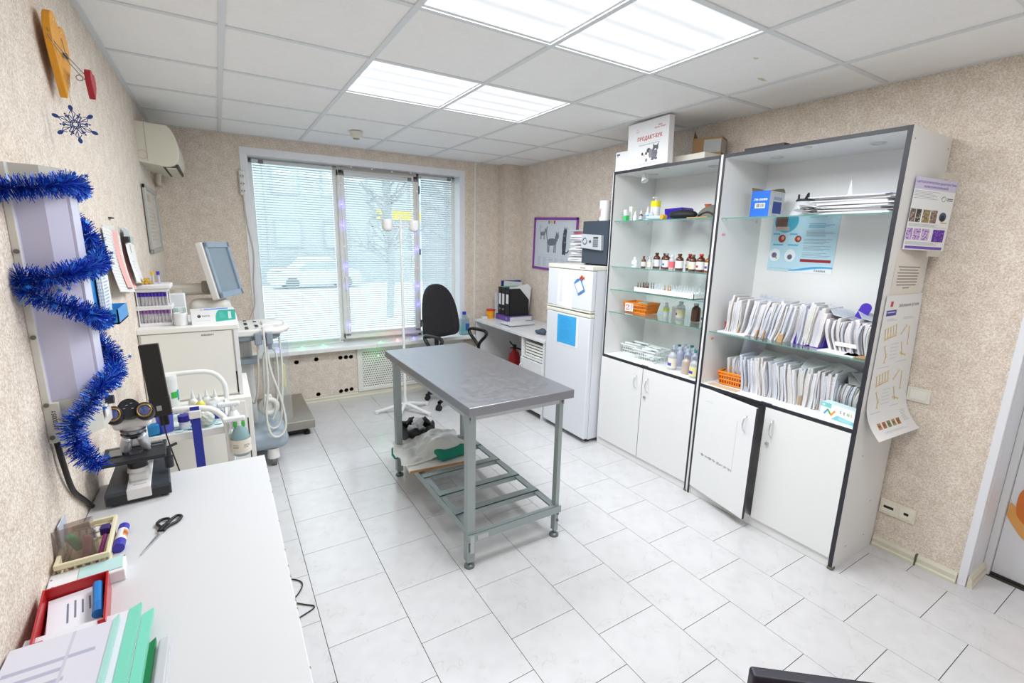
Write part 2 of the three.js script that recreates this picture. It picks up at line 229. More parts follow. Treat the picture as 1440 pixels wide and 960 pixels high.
{ // pipe / cable duct beside the window, socket strip, smoke detector
  struct('trim_2', B(2.795, 2.815, 0.55, H, 0, 0.012, 0.003), M('#eceae2', 0.4), 'thin white cable duct running up the wall beside the window');
  const s = thing('socket_strip', 'white three-way socket strip fixed to the window casing', 'socket');
  mesh('body', B(0.577, 0.622, 1.93, 2.13, 0.008, 0.036, 0.012), mPlastic, s);
  for (const y of [1.965, 2.025, 2.085]) { const so = mesh('socket', C(0.017, 0.018, 0.004, 18).rotateX(Math.PI / 2), M('#d9d9d6', 0.5), s, [0.6, y, 0.036]); mesh('painted_pin_hole', [C(0.0045, 0.0045, 0.002, 8).rotateX(Math.PI / 2).translate(-0.009, 0, 0.004), C(0.0045, 0.0045, 0.002, 8).rotateX(Math.PI / 2).translate(0.009, 0, 0.004)], M('#333333', 0.8), so); }  // pin holes are dark discs standing in for the shade inside
  mesh('cable', T([[0.6, 1.93, 0.02], [0.612, 1.7, 0.02], [0.64, 1.45, 0.018], [0.62, 1.2, 0.018], [0.615, 1.0, 0.018], [0.56, 0.86, 0.02]], 0.0045, 40, 6), M('#d8d6cf', 0.5), s);
  const d = thing('smoke_detector', 'round cream smoke detector on the ceiling', 'smoke detector', [1.386, H - 0.003, 0.72]);
  mesh('base', C(0.05, 0.05, 0.012, 28).translate(0, -0.012, 0), mCream, d); mesh('cover', L([[0.001, -0.05], [0.028, -0.05], [0.036, -0.04], [0.047, -0.03], [0.047, -0.012]], 28), mCream, d); mesh('sensor_slot', C(0.026, 0.024, 0.006, 20).translate(0, -0.055, 0), M('#9a978c', 0.7), d);
}
{ // winter street
  const snow = M('#eef1f4', 0.9);
  const gy = -1.0;
  struct('ground', B(-40, 60, gy - 0.2, gy, -70, -0.4), snow, 'snow covered street outside');
  const hazeBark = M('#a0a5a9', 0.9);  // bark painted pale for the glare and haze over the street
  function tree(x, z, h, label, n) {
    const t = thing('street_tree', label, 'tree', [x, gy, z], 0, 'bare trees outside the window');
    mesh('trunk', T([[0, 0, 0], [0.1, h * 0.35, 0], [-0.05, h * 0.7, 0.1], [0.05, h, 0]], 0.13, 16, 8), hazeBark, t);
    const b = []; for (let k = 0; k < n; k++) { const y0 = rr(0.25, 0.95) * h, a = rr(0, 6.28), l = rr(0.6, 1.8) * (1.2 - y0 / h), dx = Math.cos(a) * l, dz = Math.sin(a) * l; b.push(T([[0, y0, 0], [dx * 0.5, y0 + l * 0.35, dz * 0.5], [dx, y0 + l * 0.5 + rr(-0.3, 0.4), dz]], rr(0.015, 0.04), 6, 5)); for (let q = 0; q < 3; q++) b.push(T([[dx * 0.6, y0 + l * 0.4, dz * 0.6], [dx * rr(0.7, 1.2), y0 + l * rr(0.5, 1), dz * rr(0.7, 1.2)]], 0.012, 2, 4)); }
    const br = mesh('branches', b, hazeBark, t); br.userData.kind = 'stuff';
  }
  tree(5.2, -11, 6.5, 'bare tree in painted haze tone close outside the middle window sash', 50); tree(0.2, -11, 6, 'bare tree in painted haze tone farther along the street, behind the wide pane', 40);
  tree(9.5, -16, 8, 'tall bare tree in painted haze tone near the shop building', 40);
  const car = (x, z, ry, label) => { const c = thing('parked_car', label, 'car', [x, gy, z], ry, 'snowy parked cars');
    const side = [[-2.1, 0.3], [-2.1, 0.75], [-1.9, 0.85], [-1.2, 0.92], [-0.65, 1.42], [0.75, 1.45], [1.4, 0.98], [2.05, 0.9], [2.15, 0.6], [2.12, 0.3]];
    mesh('body', E(side, 1.6, 0.05).translate(0, 0, -0.8), M('#cfd8de', 0.5), c); mesh('snow_cap', [B(-0.65, 0.7, 1.48, 1.6, -0.75, 0.75, 0.05), B(-2.05, -1.25, 0.94, 1.02, -0.75, 0.75, 0.04)], snow, c);
    for (const s of [-0.86, 0.86]) { mesh('side_window', E([[-0.95, 1.0], [-0.6, 1.36], [0.7, 1.38], [1.15, 1.0]], 0.01).translate(0, 0, s - 0.005), M('#aab4ba', 0.2), c); for (const x of [-1.3, 1.35]) mesh('wheel', C(0.32, 0.32, 0.2, 20).rotateX(Math.PI / 2).translate(x, 0.32, s * 0.9 - 0.1), M('#6c7176', 0.8), c); } };
  car(4.6, -22, 0.1, 'snowy pale car parked beside the street tree'); car(-1.5, -24, -0.1, 'snowy pale car parked farther off behind the wide pane');
  const b = thing('shop_building', 'pale low building with a yellow shop sign across the street', 'building', [9, gy, -24]);
  mesh('facade', B(-7, 9, 0, 7.5, -4, 0), M('#b4bcc1', 0.9), b);
  for (let i = 0; i < 6; i++) for (const y of [2.0, 4.8]) { const f = mesh('window', B(-6 + i * 2.5, -4.6 + i * 2.5, y, y + 1.5, 0, 0.06), M('#a4adb3', 0.4), b); mesh('pane', B(-5.9 + i * 2.5, -4.7 + i * 2.5, y + 0.1, y + 1.4, 0.06, 0.08), M('#b4c0c8', 0.15), f); }
  mesh('sign_board', B(-0.6, 2.2, 3.75, 4.25, 0.08, 0.22), M('#e9cf2a', 0.6), b); mesh('roof_snow', B(-7.2, 9.2, 7.5, 7.75, -4.2, 0.2, 0.05), snow, b);
}
{ // coloured string lights along the window
  const s = thing('string_lights', 'coloured string lights along the sill and window sash', 'string lights');
  const p = [[0.72, 0.572, -0.03], [0.9, 0.574, 0.01], [1.1, 0.572, 0.0], [1.3, 0.575, -0.03], [1.42, 0.62, -0.075], [1.425, 1.0, -0.075], [1.43, 1.4, -0.075], [1.42, 1.75, -0.075], [1.425, 2.1, -0.075], [1.47, 2.235, -0.06], [1.85, 2.245, -0.055], [2.14, 2.235, -0.06], [2.168, 1.9, -0.078], [2.17, 1.4, -0.078], [2.172, 1.0, -0.078], [2.175, 0.7, -0.078], [2.1, 0.57, -0.02], [1.9, 0.57, 0.02], [1.72, 0.572, 0.06], [1.66, 0.565, 0.118], [1.66, 0.44, 0.122]];
  mesh('wire', T(p, 0.0013, 240, 5), M('#cfd6cf', 0.5, { transmission: 0.3, thickness: 0 }), s);
  const cur = new THREE.CatmullRomCurve3(p.map((q) => V(...q)));
  const col = { g: '#28ff6a', b: '#5a4bff', r: '#ff5a4a', w: '#c4c9d8' };
  const em = {}; for (const k in col) em[k] = new THREE.MeshStandardMaterial({ color: '#ffffff', emissive: col[k], emissiveIntensity: k === 'w' ? 0.5 : 3, roughness: 0.3 });
  const bulb = new THREE.SphereGeometry(0.0048, 10, 8), order = 'bggwbwbbwbbwwwwwwwbbwbbwbrgg';
  const N = order.length;
  for (let i = 0; i < N; i++) { const q = cur.getPointAt(Math.min(1, (i + 0.3) / (N - 0.7))), k = order[i]; mesh('bulb', bulb, em[k], s, [q.x, q.y, q.z + 0.004]); if (k !== 'w') { const l = new THREE.PointLight(col[k], 0.005); l.position.set(q.x, q.y + 0.004, q.z + 0.012); l.castShadow = true; l.name = 'bulb_light'; s.add(l); } }
}
// ================================================================ steel table and what is around it
{
  const t = thing('steel_table', 'stainless steel examination table on galvanised legs', 'table');
  const x0 = 1.272, x1 = 1.872, z0 = 1.69, z1 = 2.965, yt = 0.862;
  const n = [noiseGrid(256, 2), noiseGrid(256, 16)];
  const brushed = dataTex(256, (x, y) => { const v = 185 + 14 * n[0](x, y) + 50 * n[1](x, y); return [v, v, v]; }, false);
  brushed.repeat.set(2, 4);
  const mTop = new THREE.MeshPhysicalMaterial({ color: '#97999f', metalness: 0.85, roughness: 0.42, roughnessMap: brushed });
  mesh('table_top', B(x0, x1, yt - 0.045, yt, z0, z1, 0.004), mTop, t);
  mesh('apron', [B(x0 + 0.025, x1 - 0.025, yt - 0.085, yt - 0.045, z1 - 0.06, z1 - 0.055), B(x0 + 0.025, x1 - 0.025, yt - 0.085, yt - 0.045, z0 + 0.055, z0 + 0.06), B(x0 + 0.03, x0 + 0.035, yt - 0.085, yt - 0.045, z0 + 0.04, z1 - 0.04), B(x1 - 0.035, x1 - 0.03, yt - 0.085, yt - 0.045, z0 + 0.04, z1 - 0.04)], mSteel, t);
  const lx = [1.31, 1.835], lz = [1.815, 2.895], s = 0.042;
  for (const x of lx) for (const z of lz) {
    const a = x === lx[0] ? 1 : -1, b = z === lz[0] ? 1 : -1;
    const leg = mesh('leg', [B(a > 0 ? -s / 2 : -0.012, a > 0 ? s / 2 : 0.012, 0.035, yt - 0.046, a > 0 ? -s / 2 : -0.018, a > 0 ? s / 2 : 0.018, 0.002)], mGalv, t, [a < 0 && b > 0 ? 1.808 : x, 0, a < 0 && b > 0 ? 1.775 : z]);
    mesh('foot', [C(0.009, 0.009, 0.05, 10).translate(0, 0.012, 0), L([[0.001, 0.022], [0.012, 0.02], [0.025, 0.011], [0.027, 0], [0.001, 0]], 20)], M('#7d8484', 0.4, { metalness: 0.8 }), leg);
    mesh('bolt', [0.1, 0.14, 0.17, 0.79].map((y) => new THREE.SphereGeometry(0.0065, 8, 6).translate(-a * s * 0.12, y, -b * (s / 2))), M('#6d7374', 0.4, { metalness: 0.8 }), leg);
  }
  const rail = (n2, g) => mesh(n2, g, mGalv, t);
  for (const x of lx) rail('long_rail', [B(x - 0.003, x + 0.003, 0.15, 0.192, lz[0] - 0.02, lz[1] + 0.02), B(x === lx[0] ? x : x - 0.034, x === lx[0] ? x + 0.034 : x, 0.187, 0.192, lz[0], lz[1])]);
  for (const z of lz) rail('end_rail', [B(lx[0] - 0.02, lx[1] + 0.02, 0.15, 0.19, z - 0.003 + (z > 2 ? 0.026 : -0.026), z + 0.003 + (z > 2 ? 0.026 : -0.026)), B(lx[0], lx[1], 0.186, 0.19, z > 2 ? z : z - 0.026, z > 2 ? z + 0.026 : z)]);
  for (const z of [2.0, 2.26, 2.5, 2.71]) rail('cross_slat', [B(lx[0], lx[1], 0.193, 0.197, z - 0.024, z + 0.024), B(lx[0], lx[1], 0.165, 0.197, z + 0.021, z + 0.024)]);
  mesh('corner_plate', [B(lx[0] + 0.03, lx[0] + 0.09, 0.155, 0.18, lz[1] + 0.029, lz[1] + 0.032), B(lx[0] - 0.01, lx[0] + 0.012, 0.09, 0.185, lz[1] + 0.0285, lz[1] + 0.0315)], M('#c3c7c7', 0.35, { metalness: 0.7 }), t);
}
{ // board on the lower rails with a bag and cloth
  const b = thing('shelf_board', 'white chipboard shelf with raw brown edge under the steel table', 'board', [1.47, 0.199, 2.02], -0.1);
  mesh('board', B(-0.2, 0.22, 0, 0.016, -0.2, 0.2), M('#e6e4dd', 0.6), b); mesh('raw_edge', [B(-0.2, 0.22, 0, 0.0158, 0.2, 0.202)], M('#b98d58', 0.95), b);
  const cl = (name, label, cat, w, d, nx, f, m, pos, ry = 0) => { const g = new THREE.PlaneGeometry(w, d, nx, nx).rotateX(-Math.PI / 2), p = g.attributes.position; for (let i = 0; i < p.count; i++) { const q = f(p.getX(i) / w + 0.5, p.getZ(i) / d + 0.5); p.setXYZ(i, p.getX(i) + (q[1] ?? 0), q[0], p.getZ(i) + (q[2] ?? 0)); } g.computeVertexNormals(); m.side = THREE.DoubleSide; const o = tag(mesh(name, g, m, scene, pos, [0, ry, 0]), label, cat); return o; };
  const cg = (() => { const g = new RoundedBoxGeometry(0.23, 0.06, 0.24, 6, 0.028).translate(0, 0.03, 0), p = g.attributes.position; for (let i = 0; i < p.count; i++) { const x = p.getX(i), y = p.getY(i), z = p.getZ(i); p.setXYZ(i, x + 0.006 * Math.sin(40 * z + 9 * y), Math.max(0, y + 0.009 * Math.sin(31 * x + 17 * z) * (y > 0.02 ? 1 : 0) + 0.03 * (x + 0.1) * (y > 0.03 ? 1 : 0)), z + 0.006 * Math.sin(37 * x)); } g.computeVertexNormals(); return g; })();
  tag(mesh('folded_cloth', cg, M('#12836c', 0.9), scene, [1.56, 0.2155, 2.06], [0, 0.15, 0]), 'folded emerald green cloth lying on the lower table shelf', 'cloth');
  const sm = tag(mesh('folded_cloth', (() => { const g = new RoundedBoxGeometry(0.03, 0.065, 0.07, 4, 0.013); return g.translate(0, 0.025, 0); })(), M('#12836c', 0.9), scene, [1.262, 0.172, 1.875]), 'small green cloth corner beside the far table leg', 'cloth');
  const n1 = noiseGrid(256, 32), n2 = noiseGrid(256, 12), nn = (u, v) => (n1(u * 255, v * 255) - 0.5) * 0.03 + (n2(u * 255, v * 255) - 0.5) * 0.014;
  const bag = cl('plastic_bag', 'translucent white plastic bag draped over the green cloth', 'bag', 0.44, 0.36, 34, (u, v) => { const hump = 0.085 * Math.exp(-(((u - 0.72) / 0.3) ** 4 + ((v - 0.5) / 0.45) ** 4)), edge = Math.max(0, v - 0.8) * 0.1; return [Math.max(0.004 + hump * 0.5, hump + 0.018 + nn(u, v) - edge), 0.01 * Math.sin(v * 9), 0.012 * Math.sin(u * 11)]; }, M('#f6f7f3', 0.4, { transmission: 0.3, thickness: 0 }), [1.46, 0.2185, 1.97], -0.12);
}
{ // waste bin
  const b = thing('waste_bin', 'yellow waste bin with black liner behind the steel table', 'bin', [1.49, 0, 1.68]);
  mesh('bucket', L([[0.001, 0], [0.085, 0], [0.11, 0.26], [0.114, 0.262], [0.114, 0.27], [0.106, 0.27], [0.082, 0.01], [0.001, 0.008]], 28), M('#e3b90f', 0.5), b);
  const lg = L([[0.084, 0.15], [0.094, 0.272], [0.114, 0.297], [0.129, 0.275], [0.13, 0.235], [0.127, 0.205]], 40), p = lg.attributes.position; for (let i = 0; i < p.count; i++) { const a = Math.atan2(p.getZ(i), p.getX(i)), k = 1 + 0.015 * Math.sin(a * 11) + 0.012 * Math.sin(a * 23); p.setXYZ(i, p.getX(i) * k, p.getY(i) + 0.012 * Math.sin(a * 7) + 0.006 * Math.sin(a * 17), p.getZ(i) * k); } lg.computeVertexNormals();
  mesh('liner', [lg], M('#121214', 0.28, { side: THREE.DoubleSide }), b); mesh('liner_floor', C(0.1, 0.1, 0.01).translate(0, 0.14, 0), M('#121214', 0.4), b);
  const crumple = (r) => { const g = new THREE.IcosahedronGeometry(r, 2), q = g.attributes.position; const c = {}; for (let i = 0; i < q.count; i++) { const k = [q.getX(i), q.getY(i), q.getZ(i)].map((v) => v.toFixed(4)).join(); const s = c[k] ??= rr(0.72, 1.12); q.setXYZ(i, q.getX(i) * s, q.getY(i) * s, q.getZ(i) * s); } g.computeVertexNormals(); return g; };
  const lab = ['white crumpled tissue standing in the yellow waste bin', 'grey crumpled wrapper in the yellow waste bin', 'rumpled white wad low in the yellow waste bin', 'blue scrap inside the yellow waste bin'];
  [[-0.045, 0.26, 0.03, 0.045, '#e9e9ee'], [0.01, 0.25, 0.045, 0.048, '#b9bbba'], [0.015, 0.285, -0.025, 0.045, '#ebebef'], [0.06, 0.225, 0.03, 0.028, '#2f8fd0']].forEach(([x, y, z, r, c], i) => tag(mesh('crumpled_paper', crumple(r), M(c, 0.85), scene, [1.49 + x, y, 1.68 + z]), lab[i], 'waste paper'));
}
{ // drip stand
  const s = thing('drip_stand', 'white drip stand on a star foot before the window', 'stand', [1.75, 0, 0.66]);
  mesh('pole', [bar([0, 0.06, 0], [0, 1.3, 0], 0.0125, 14), bar([0, 1.3, 0], [0, 1.8, 0], 0.009, 12)], mPlastic, s);
  mesh('collar', [C(0.017, 0.02, 0.07, 16).translate(0, 0.06, 0)], mPlastic, s); mesh('pole_sleeve', C(0.016, 0.016, 0.1, 14).translate(0, 1.57, 0), mPlastic, s);
  for (let k = 0; k < 5; k++) { const a = k * Math.PI * 0.4 + 0.35; const l = mesh('foot_arm', T([[0, 0.085, 0], [0.08, 0.07, 0], [0.18, 0.04, 0], [0.26, 0.022, 0]], 0.016, 14, 8), mPlastic, s, undefined, [0, a, 0]); mesh('foot_cap', B(0.245, 0.275, 0, 0.034, -0.014, 0.014, 0.006), mPlastic, l); }
  for (const d of [-1, 1]) { const h = mesh('hook_arm', bar([0, 1.71, 0], [d * 0.1, 1.71, 0], 0.007), mPlastic, s); mesh('holder_cup', L([[0.004, -0.055], [0.03, -0.05], [0.043, -0.03], [0.047, 0.02], [0.047, 0.045], [0.043, 0.045], [0.04, 0.02], [0.004, -0.04]], 18).translate(d * 0.12, 1.715, 0), M('#eceae8', 0.35), h); }
}
{ // floor scale
  const s = thing('floor_scale', 'low platform scale with stainless steel plate by the window', 'scale', [0.68, 0, 0.42]);
  mesh('platform', B(-0.26, 0.25, 0.065, 0.135, -0.36, 0.4, 0.004), M('#aaa59e', 0.4, { metalness: 0.75 }), s);
  mesh('chassis', B(-0.22, 0.2, 0.02, 0.064, -0.32, 0.35, 0.005), mBlack, s);
  for (const x of [-0.19, 0.19]) for (const z of [-0.3, 0.34]) mesh('rubber_foot', C(0.022, 0.025, 0.03, 14), mRubber, s, [x, 0, z]);
}
// office chair
{
  const c = thing('office_chair', 'black fabric office chair with loop armrests before the window', 'chair', [2.28, 0, 0.62], 0.3);
  const fab = (() => { const n = noiseGrid(128, 2); const t = dataTex(128, (x, y) => { const v = 24 + 26 * n(x, y); return [v + 2, v, v + 3]; }); t.repeat.set(5, 6); return new THREE.MeshPhysicalMaterial({ map: t, roughness: 0.95 }); })();
  const sh = new THREE.Shape(); sh.moveTo(-0.15, 0); sh.bezierCurveTo(-0.19, 0.0, -0.205, 0.03, -0.2, 0.1); sh.bezierCurveTo(-0.19, 0.3, -0.17, 0.48, -0.02, 0.49); sh.bezierCurveTo(0.13, 0.5, 0.19, 0.32, 0.2, 0.1); sh.bezierCurveTo(0.205, 0.03, 0.19, 0.0, 0.15, 0);
  const bg = E(sh, 0.035, 0.02, 20); { const p = bg.attributes.position, uv = bg.attributes.uv; for (let i = 0; i < p.count; i++) { const x = p.getX(i); p.setZ(i, p.getZ(i) + 0.9 * x * x); uv.setXY(i, p.getX(i) * 2, p.getY(i) * 2); } bg.computeVertexNormals(); }
  mesh('backrest', bg, fab, c, [0, 0.66, -0.25], [-0.1, 0, 0]);
  mesh('back_bracket', [T([[0, 0.42, 0.02], [0, 0.42, -0.2], [0, 0.5, -0.27], [0, 0.8, -0.29]], 0.022, 20, 8)], mBlack, c);
  mesh('seat', [new RoundedBoxGeometry(0.46, 0.085, 0.46, 4, 0.04).translate(0, 0.47, 0.03)], fab, c); mesh('seat_pan', B(-0.13, 0.13, 0.4, 0.43, -0.1, 0.12, 0.01), mBlack, c);
  for (const d of [-1, 1]) mesh('armrest', [T([[d * 0.24, 0.44, 0.02], [d * 0.285, 0.47, 0.03], [d * 0.29, 0.55, 0.03], [d * 0.29, 0.65, -0.08], [d * 0.29, 0.7, -0.1], [d * 0.29, 0.715, -0.02], [d * 0.29, 0.71, 0.12], [d * 0.29, 0.67, 0.145], [d * 0.29, 0.57, 0.05], [d * 0.29, 0.47, 0.035]], 0.017, 60, 8)], M('#1c1d20', 0.35), c);
  mesh('gas_lift', [C(0.028, 0.028, 0.32, 16).translate(0, 0.09, 0)], mBlack, c);
  for (let k = 0; k < 5; k++) { const a = k * Math.PI * 0.4 + 0.9; const g = mesh('base_arm', T([[0, 0.12, 0], [0.15, 0.1, 0], [0.28, 0.075, 0]], 0.019, 12, 8), mBlack, c, undefined, [0, a, 0]); mesh('caster', [C(0.026, 0.026, 0.042, 16).rotateX(Math.PI / 2).translate(0.285, 0.026, -0.021), B(0.262, 0.306, 0.03, 0.068, -0.012, 0.012, 0.008)], mRubber, g); }
}
{ // chair by the camera, only a corner of its back shows
  const c = thing('visitor_chair', 'black visitor chair with a straight-edged backrest', 'chair', [1.165, 0, 4.777], -0.69);
  mesh('backrest', B(-0.3, 0.16, 0.62, 0.9, -0.36 + 0.12, -0.335 + 0.12, 0.006), M('#1d1826', 0.5), c);
  mesh('seat', B(-0.28, 0.14, 0.42, 0.46, -0.2, 0.22, 0.015), mBlack, c);
  for (const x of [-0.27, 0.13]) for (const z of [-0.21, 0.2]) mesh('leg', bar([x, 0, z], [x, z < 0 ? 0.66 : 0.43, z], 0.011), mBlack, c);
}
// ================================================================ desk by the right wall
{
  const d = thing('office_desk', 'white laminate desk between the window corner and the fridge', 'desk');
  const x0 = 2.742, x1 = 3.33, z0 = 0.136, z1 = 1.462;
  mesh('desk_top', B(x0, x1, 0.726, 0.75, z0, z1, 0.002), mLam, d);
  mesh('side_panel', B(x0 + 0.015, x1 - 0.005, 0, 0.726, z0 + 0.005, z0 + 0.022), mLam, d); mesh('side_panel', B(x0 + 0.015, x1 - 0.005, 0, 0.726, z1 - 0.022, z1 - 0.004), mLam, d);
  mesh('inner_panel', B(x0 + 0.015, x1 - 0.005, 0, 0.726, 1.09, 1.106), mLam, d); mesh('back_panel', B(x1 - 0.02, x1 - 0.005, 0.3, 0.726, z0 + 0.022, 1.09), mLam, d);
  mesh('niche_floor', B(x0 + 0.02, x1 - 0.03, 0.535, 0.55, 1.106, z1 - 0.022), mLam, d);
  for (const [a, b] of [[0.06, 0.29], [0.296, 0.53]]) { const f = mesh('drawer_front', B(x0 + 0.002, x0 + 0.018, a, b, 1.094, z1 - 0.008, 0.002), mLam, d); mesh('handle', T([[x0 + 0.002, b - 0.06, 1.115], [x0 - 0.018, b - 0.075, 1.115], [x0 - 0.018, b - 0.115, 1.115], [x0 + 0.002, b - 0.13, 1.115]], 0.004, 14, 6), mChrome, f); }
  for (let k = 0; k < 5; k++) tag(mesh('paper_tray', [B(2.78, 3.08, 0.5515 + k * 0.028, 0.555 + k * 0.028, 1.125, 1.425), B(2.78, 2.784, 0.5515 + k * 0.028, 0.574 + k * 0.028, 1.125, 1.425), B(2.78, 3.08, 0.555 + k * 0.028, 0.5785 + k * 0.028, 1.125, 1.13), B(2.78, 3.08, 0.555 + k * 0.028, 0.5785 + k * 0.028, 1.42, 1.425)], M('#f2f1ec', 0.45), scene), 'white letter tray stacked in the open desk niche', 'tray', 'letter trays in the desk niche');
}
{
  const f = thing('fire_extinguisher', 'red fire extinguisher under the white desk', 'extinguisher', [3.1, 0, 0.42]);
  mesh('cylinder_body', L([[0.001, 0], [0.06, 0], [0.065, 0.01], [0.065, 0.32], [0.055, 0.38], [0.025, 0.41], [0.02, 0.43], [0.001, 0.43]], 28), M('#b3161c', 0.3), f);
  mesh('valve', [C(0.018, 0.02, 0.05, 14).translate(0, 0.42, 0), B(-0.02, 0.02, 0.46, 0.475, -0.01, 0.01), T([[0, 0.47, 0], [-0.05, 0.49, 0.03], [-0.09, 0.53, 0.05]], 0.008, 10, 6), T([[0, 0.45, 0], [-0.05, 0.45, 0.03], [-0.08, 0.46, 0.045]], 0.006, 10, 6)], mBlack, f);
  mesh('hose', T([[0.02, 0.44, 0], [0.08, 0.4, 0.04], [0.085, 0.25, 0.05], [0.075, 0.1, 0.05]], 0.009, 24, 7), mBlack, f);
}
{ // desk top things
  const y = 0.75;
  const pb = thing('lever_arch_file', 'purple lever arch file lying flat beneath the black files', 'file', [2.98, y, 0.2]);
  mesh('cover', [B(0, 0.3, 0, 0.003, 0, 0.3), B(0, 0.3, 0.055, 0.058, 0, 0.3), B(0, 0.003, 0, 0.058, 0, 0.3)], M('#6a4a9c', 0.55), pb); mesh('pages', B(0.004, 0.29, 0.003, 0.055, 0.01, 0.29), mPaper, pb); mesh('finger_ring', new THREE.TorusGeometry(0.011, 0.002, 6, 18).rotateY(Math.PI / 2).translate(-0.001, 0.029, 0.23), mChrome, pb);
  const lever = (z, top, label) => { const f = thing('lever_arch_file', label, 'file', [3.0, y + 0.058, z]); mesh('cover', [B(0, 0.27, 0, 0.3, 0, 0.003), B(0, 0.27, 0, 0.3, 0.067, 0.07), B(0, 0.003, 0, 0.3, 0, 0.07)], M('#1b1b1f', 0.6), f); mesh('pages', B(0.005, 0.25, 0.01, 0.29, 0.004, 0.066), mPaper, f); mesh('spine_label', B(-0.001, 0, 0.11, 0.23, 0.012, 0.058), mPaper, f); mesh('index_sheet', B(0.01, 0.26, 0.29, 0.305, 0.02, 0.05), M(top, 0.6), f); mesh('finger_ring', new THREE.TorusGeometry(0.009, 0.002, 6, 16).rotateY(Math.PI / 2).translate(-0.001, 0.06, 0.035), mChrome, f); };
  lever(0.215, '#7fc43a', 'black lever arch file with white spine label and green index sheet'); lever(0.287, '#4a90c8', 'black lever arch file with white spine label and blue index sheet');
  const mg = thing('magazine_file', 'black slanted magazine file stuffed with white papers', 'file', [3.0, y + 0.058, 0.362]);
  const sd = [[0, 0], [0.25, 0], [0.25, 0.17], [0.13, 0.295], [0, 0.295]];
  mesh('case', [E(sd, 0.003), E(sd, 0.003).translate(0, 0, 0.09), B(0, 0.003, 0, 0.295, 0, 0.093), B(0, 0.25, 0, 0.003, 0, 0.093), B(0.247, 0.25, 0, 0.17, 0, 0.093)], M('#1a191c', 0.6), mg); mesh('spine_label', B(-0.001, 0, 0.13, 0.23, 0.02, 0.07), mPaper, mg);
  for (let k = 0; k < 6; k++) tag(mesh('loose_sheet', E([[0.02, 0.01], [0.24, 0.01], [0.29 - k * 0.005, 0.2 + 0.02 * k], [0.22, 0.3 + 0.008 * k], [0.05, 0.31]], 0.004), mPaper, scene, [3.0 + k * 0.004, y + 0.06, 0.37 + k * 0.013]), 'white document poking out of the black magazine file', 'paper', 'papers in the magazine file');
  tag(mesh('blue_folder', [B(0, 0.25, 0, 0.36, 0, 0.004), B(0, 0.25, 0, 0.36, 0.02, 0.024), B(0, 0.004, 0, 0.36, 0, 0.024)], M('#2a4d9c', 0.5), scene, [3.06, y + 0.0582, 0.165]), 'tall blue folder standing behind the black files', 'folder');
  tag(mesh('white_folder', [E([[0, 0], [0.24, 0], [0.26, 0.34], [0.02, 0.36]], 0.012)], mPaper, scene, [3.06, y + 0.0582, 0.198]), 'tall white document wallet beside the blue folder', 'folder');
  tag(mesh('white_folder', [E([[0, 0], [0.22, 0], [0.22, 0.28], [0, 0.28]], 0.012)], mPaper, scene, [2.99, y + 0.001, 0.15]), 'short white document wallet at the end of the files', 'folder');
  for (let k = 0; k < 5; k++) tag(mesh('loose_sheet', B(-0.15, 0.15, 0, 0.004, -0.105, 0.105), k === 1 ? M('#3b4a86', 0.5) : mPaper, scene, [2.98 + 0.02 * rr(-1, 1), y + 0.0005 + k * 0.0045, 0.66 + 0.015 * rr(-1, 1)], [0, rr(-0.12, 0.12), 0]), 'flat document in the low pile on the white desk', 'paper', 'low pile of papers on the white desk');
  const sc = thing('sharps_container', 'small yellow sharps container with red lid on the white desk', 'container', [2.99, y, 0.165].map((v, i) => (i === 2 ? 0.16 : i === 0 ? 2.93 : v)));
  mesh('tub', C(0.045, 0.04, 0.085, 20), M('#f2a414', 0.45), sc); mesh('lid', [C(0.047, 0.047, 0.014, 20).translate(0, 0.085, 0), B(0.02, 0.065, 0.088, 0.096, -0.012, 0.012, 0.003)], M('#e0291d', 0.45), sc);
  tag(mesh('cotton_box', [B(-0.03, 0.03, 0, 0.025, -0.02, 0.02, 0.003)], mWhite, scene, [2.85, y, 0.17]), 'little white carton beside the yellow sharps container', 'box');
  const gl = (() => { const g = new THREE.IcosahedronGeometry(0.05, 3), p = g.attributes.position; for (let i = 0; i < p.count; i++) { const x = p.getX(i), yy = p.getY(i), z = p.getZ(i), k = 1 + 0.25 * Math.sin(60 * x + 40 * z) + 0.12 * Math.sin(90 * yy); p.setXYZ(i, x * k * 0.9, Math.max(-0.02, yy * k * 0.7), z * k * 1.2); } g.computeVertexNormals(); return g.translate(0, 0.021, 0); })();
  tag(mesh('crumpled_glove', gl, M('#4b5a6b', 0.8), scene, [2.9, y, 1.2]), 'crumpled blue grey cloth on the desk next to the fridge', 'cloth');
  const jug = thing('liquid_jug', 'clear jug of turquoise liquid with blue cap on the sill', 'bottle', [2.66, WY0 + 0.012, 0.045]);
  mesh('liquid', B(-0.052, 0.052, 0.002, 0.12, -0.032, 0.032, 0.012), M('#25bfc0', 0.2), jug); mesh('container', [B(-0.055, 0.055, 0, 0.19, -0.035, 0.035, 0.016), L([[0.05, 0.18], [0.03, 0.215], [0.017, 0.225], [0.017, 0.235]], 18)], M('#e6f0f6', 0.15, { transmission: 0.75, thickness: 0 }), jug); mesh('cap', C(0.021, 0.021, 0.032, 16).translate(0, 0.228, 0), M('#2d3fc4', 0.4), jug); mesh('label', B(0.0, 0.045, 0.05, 0.13, 0.0352, 0.0362), M('#2360b0', 0.5), jug);
}
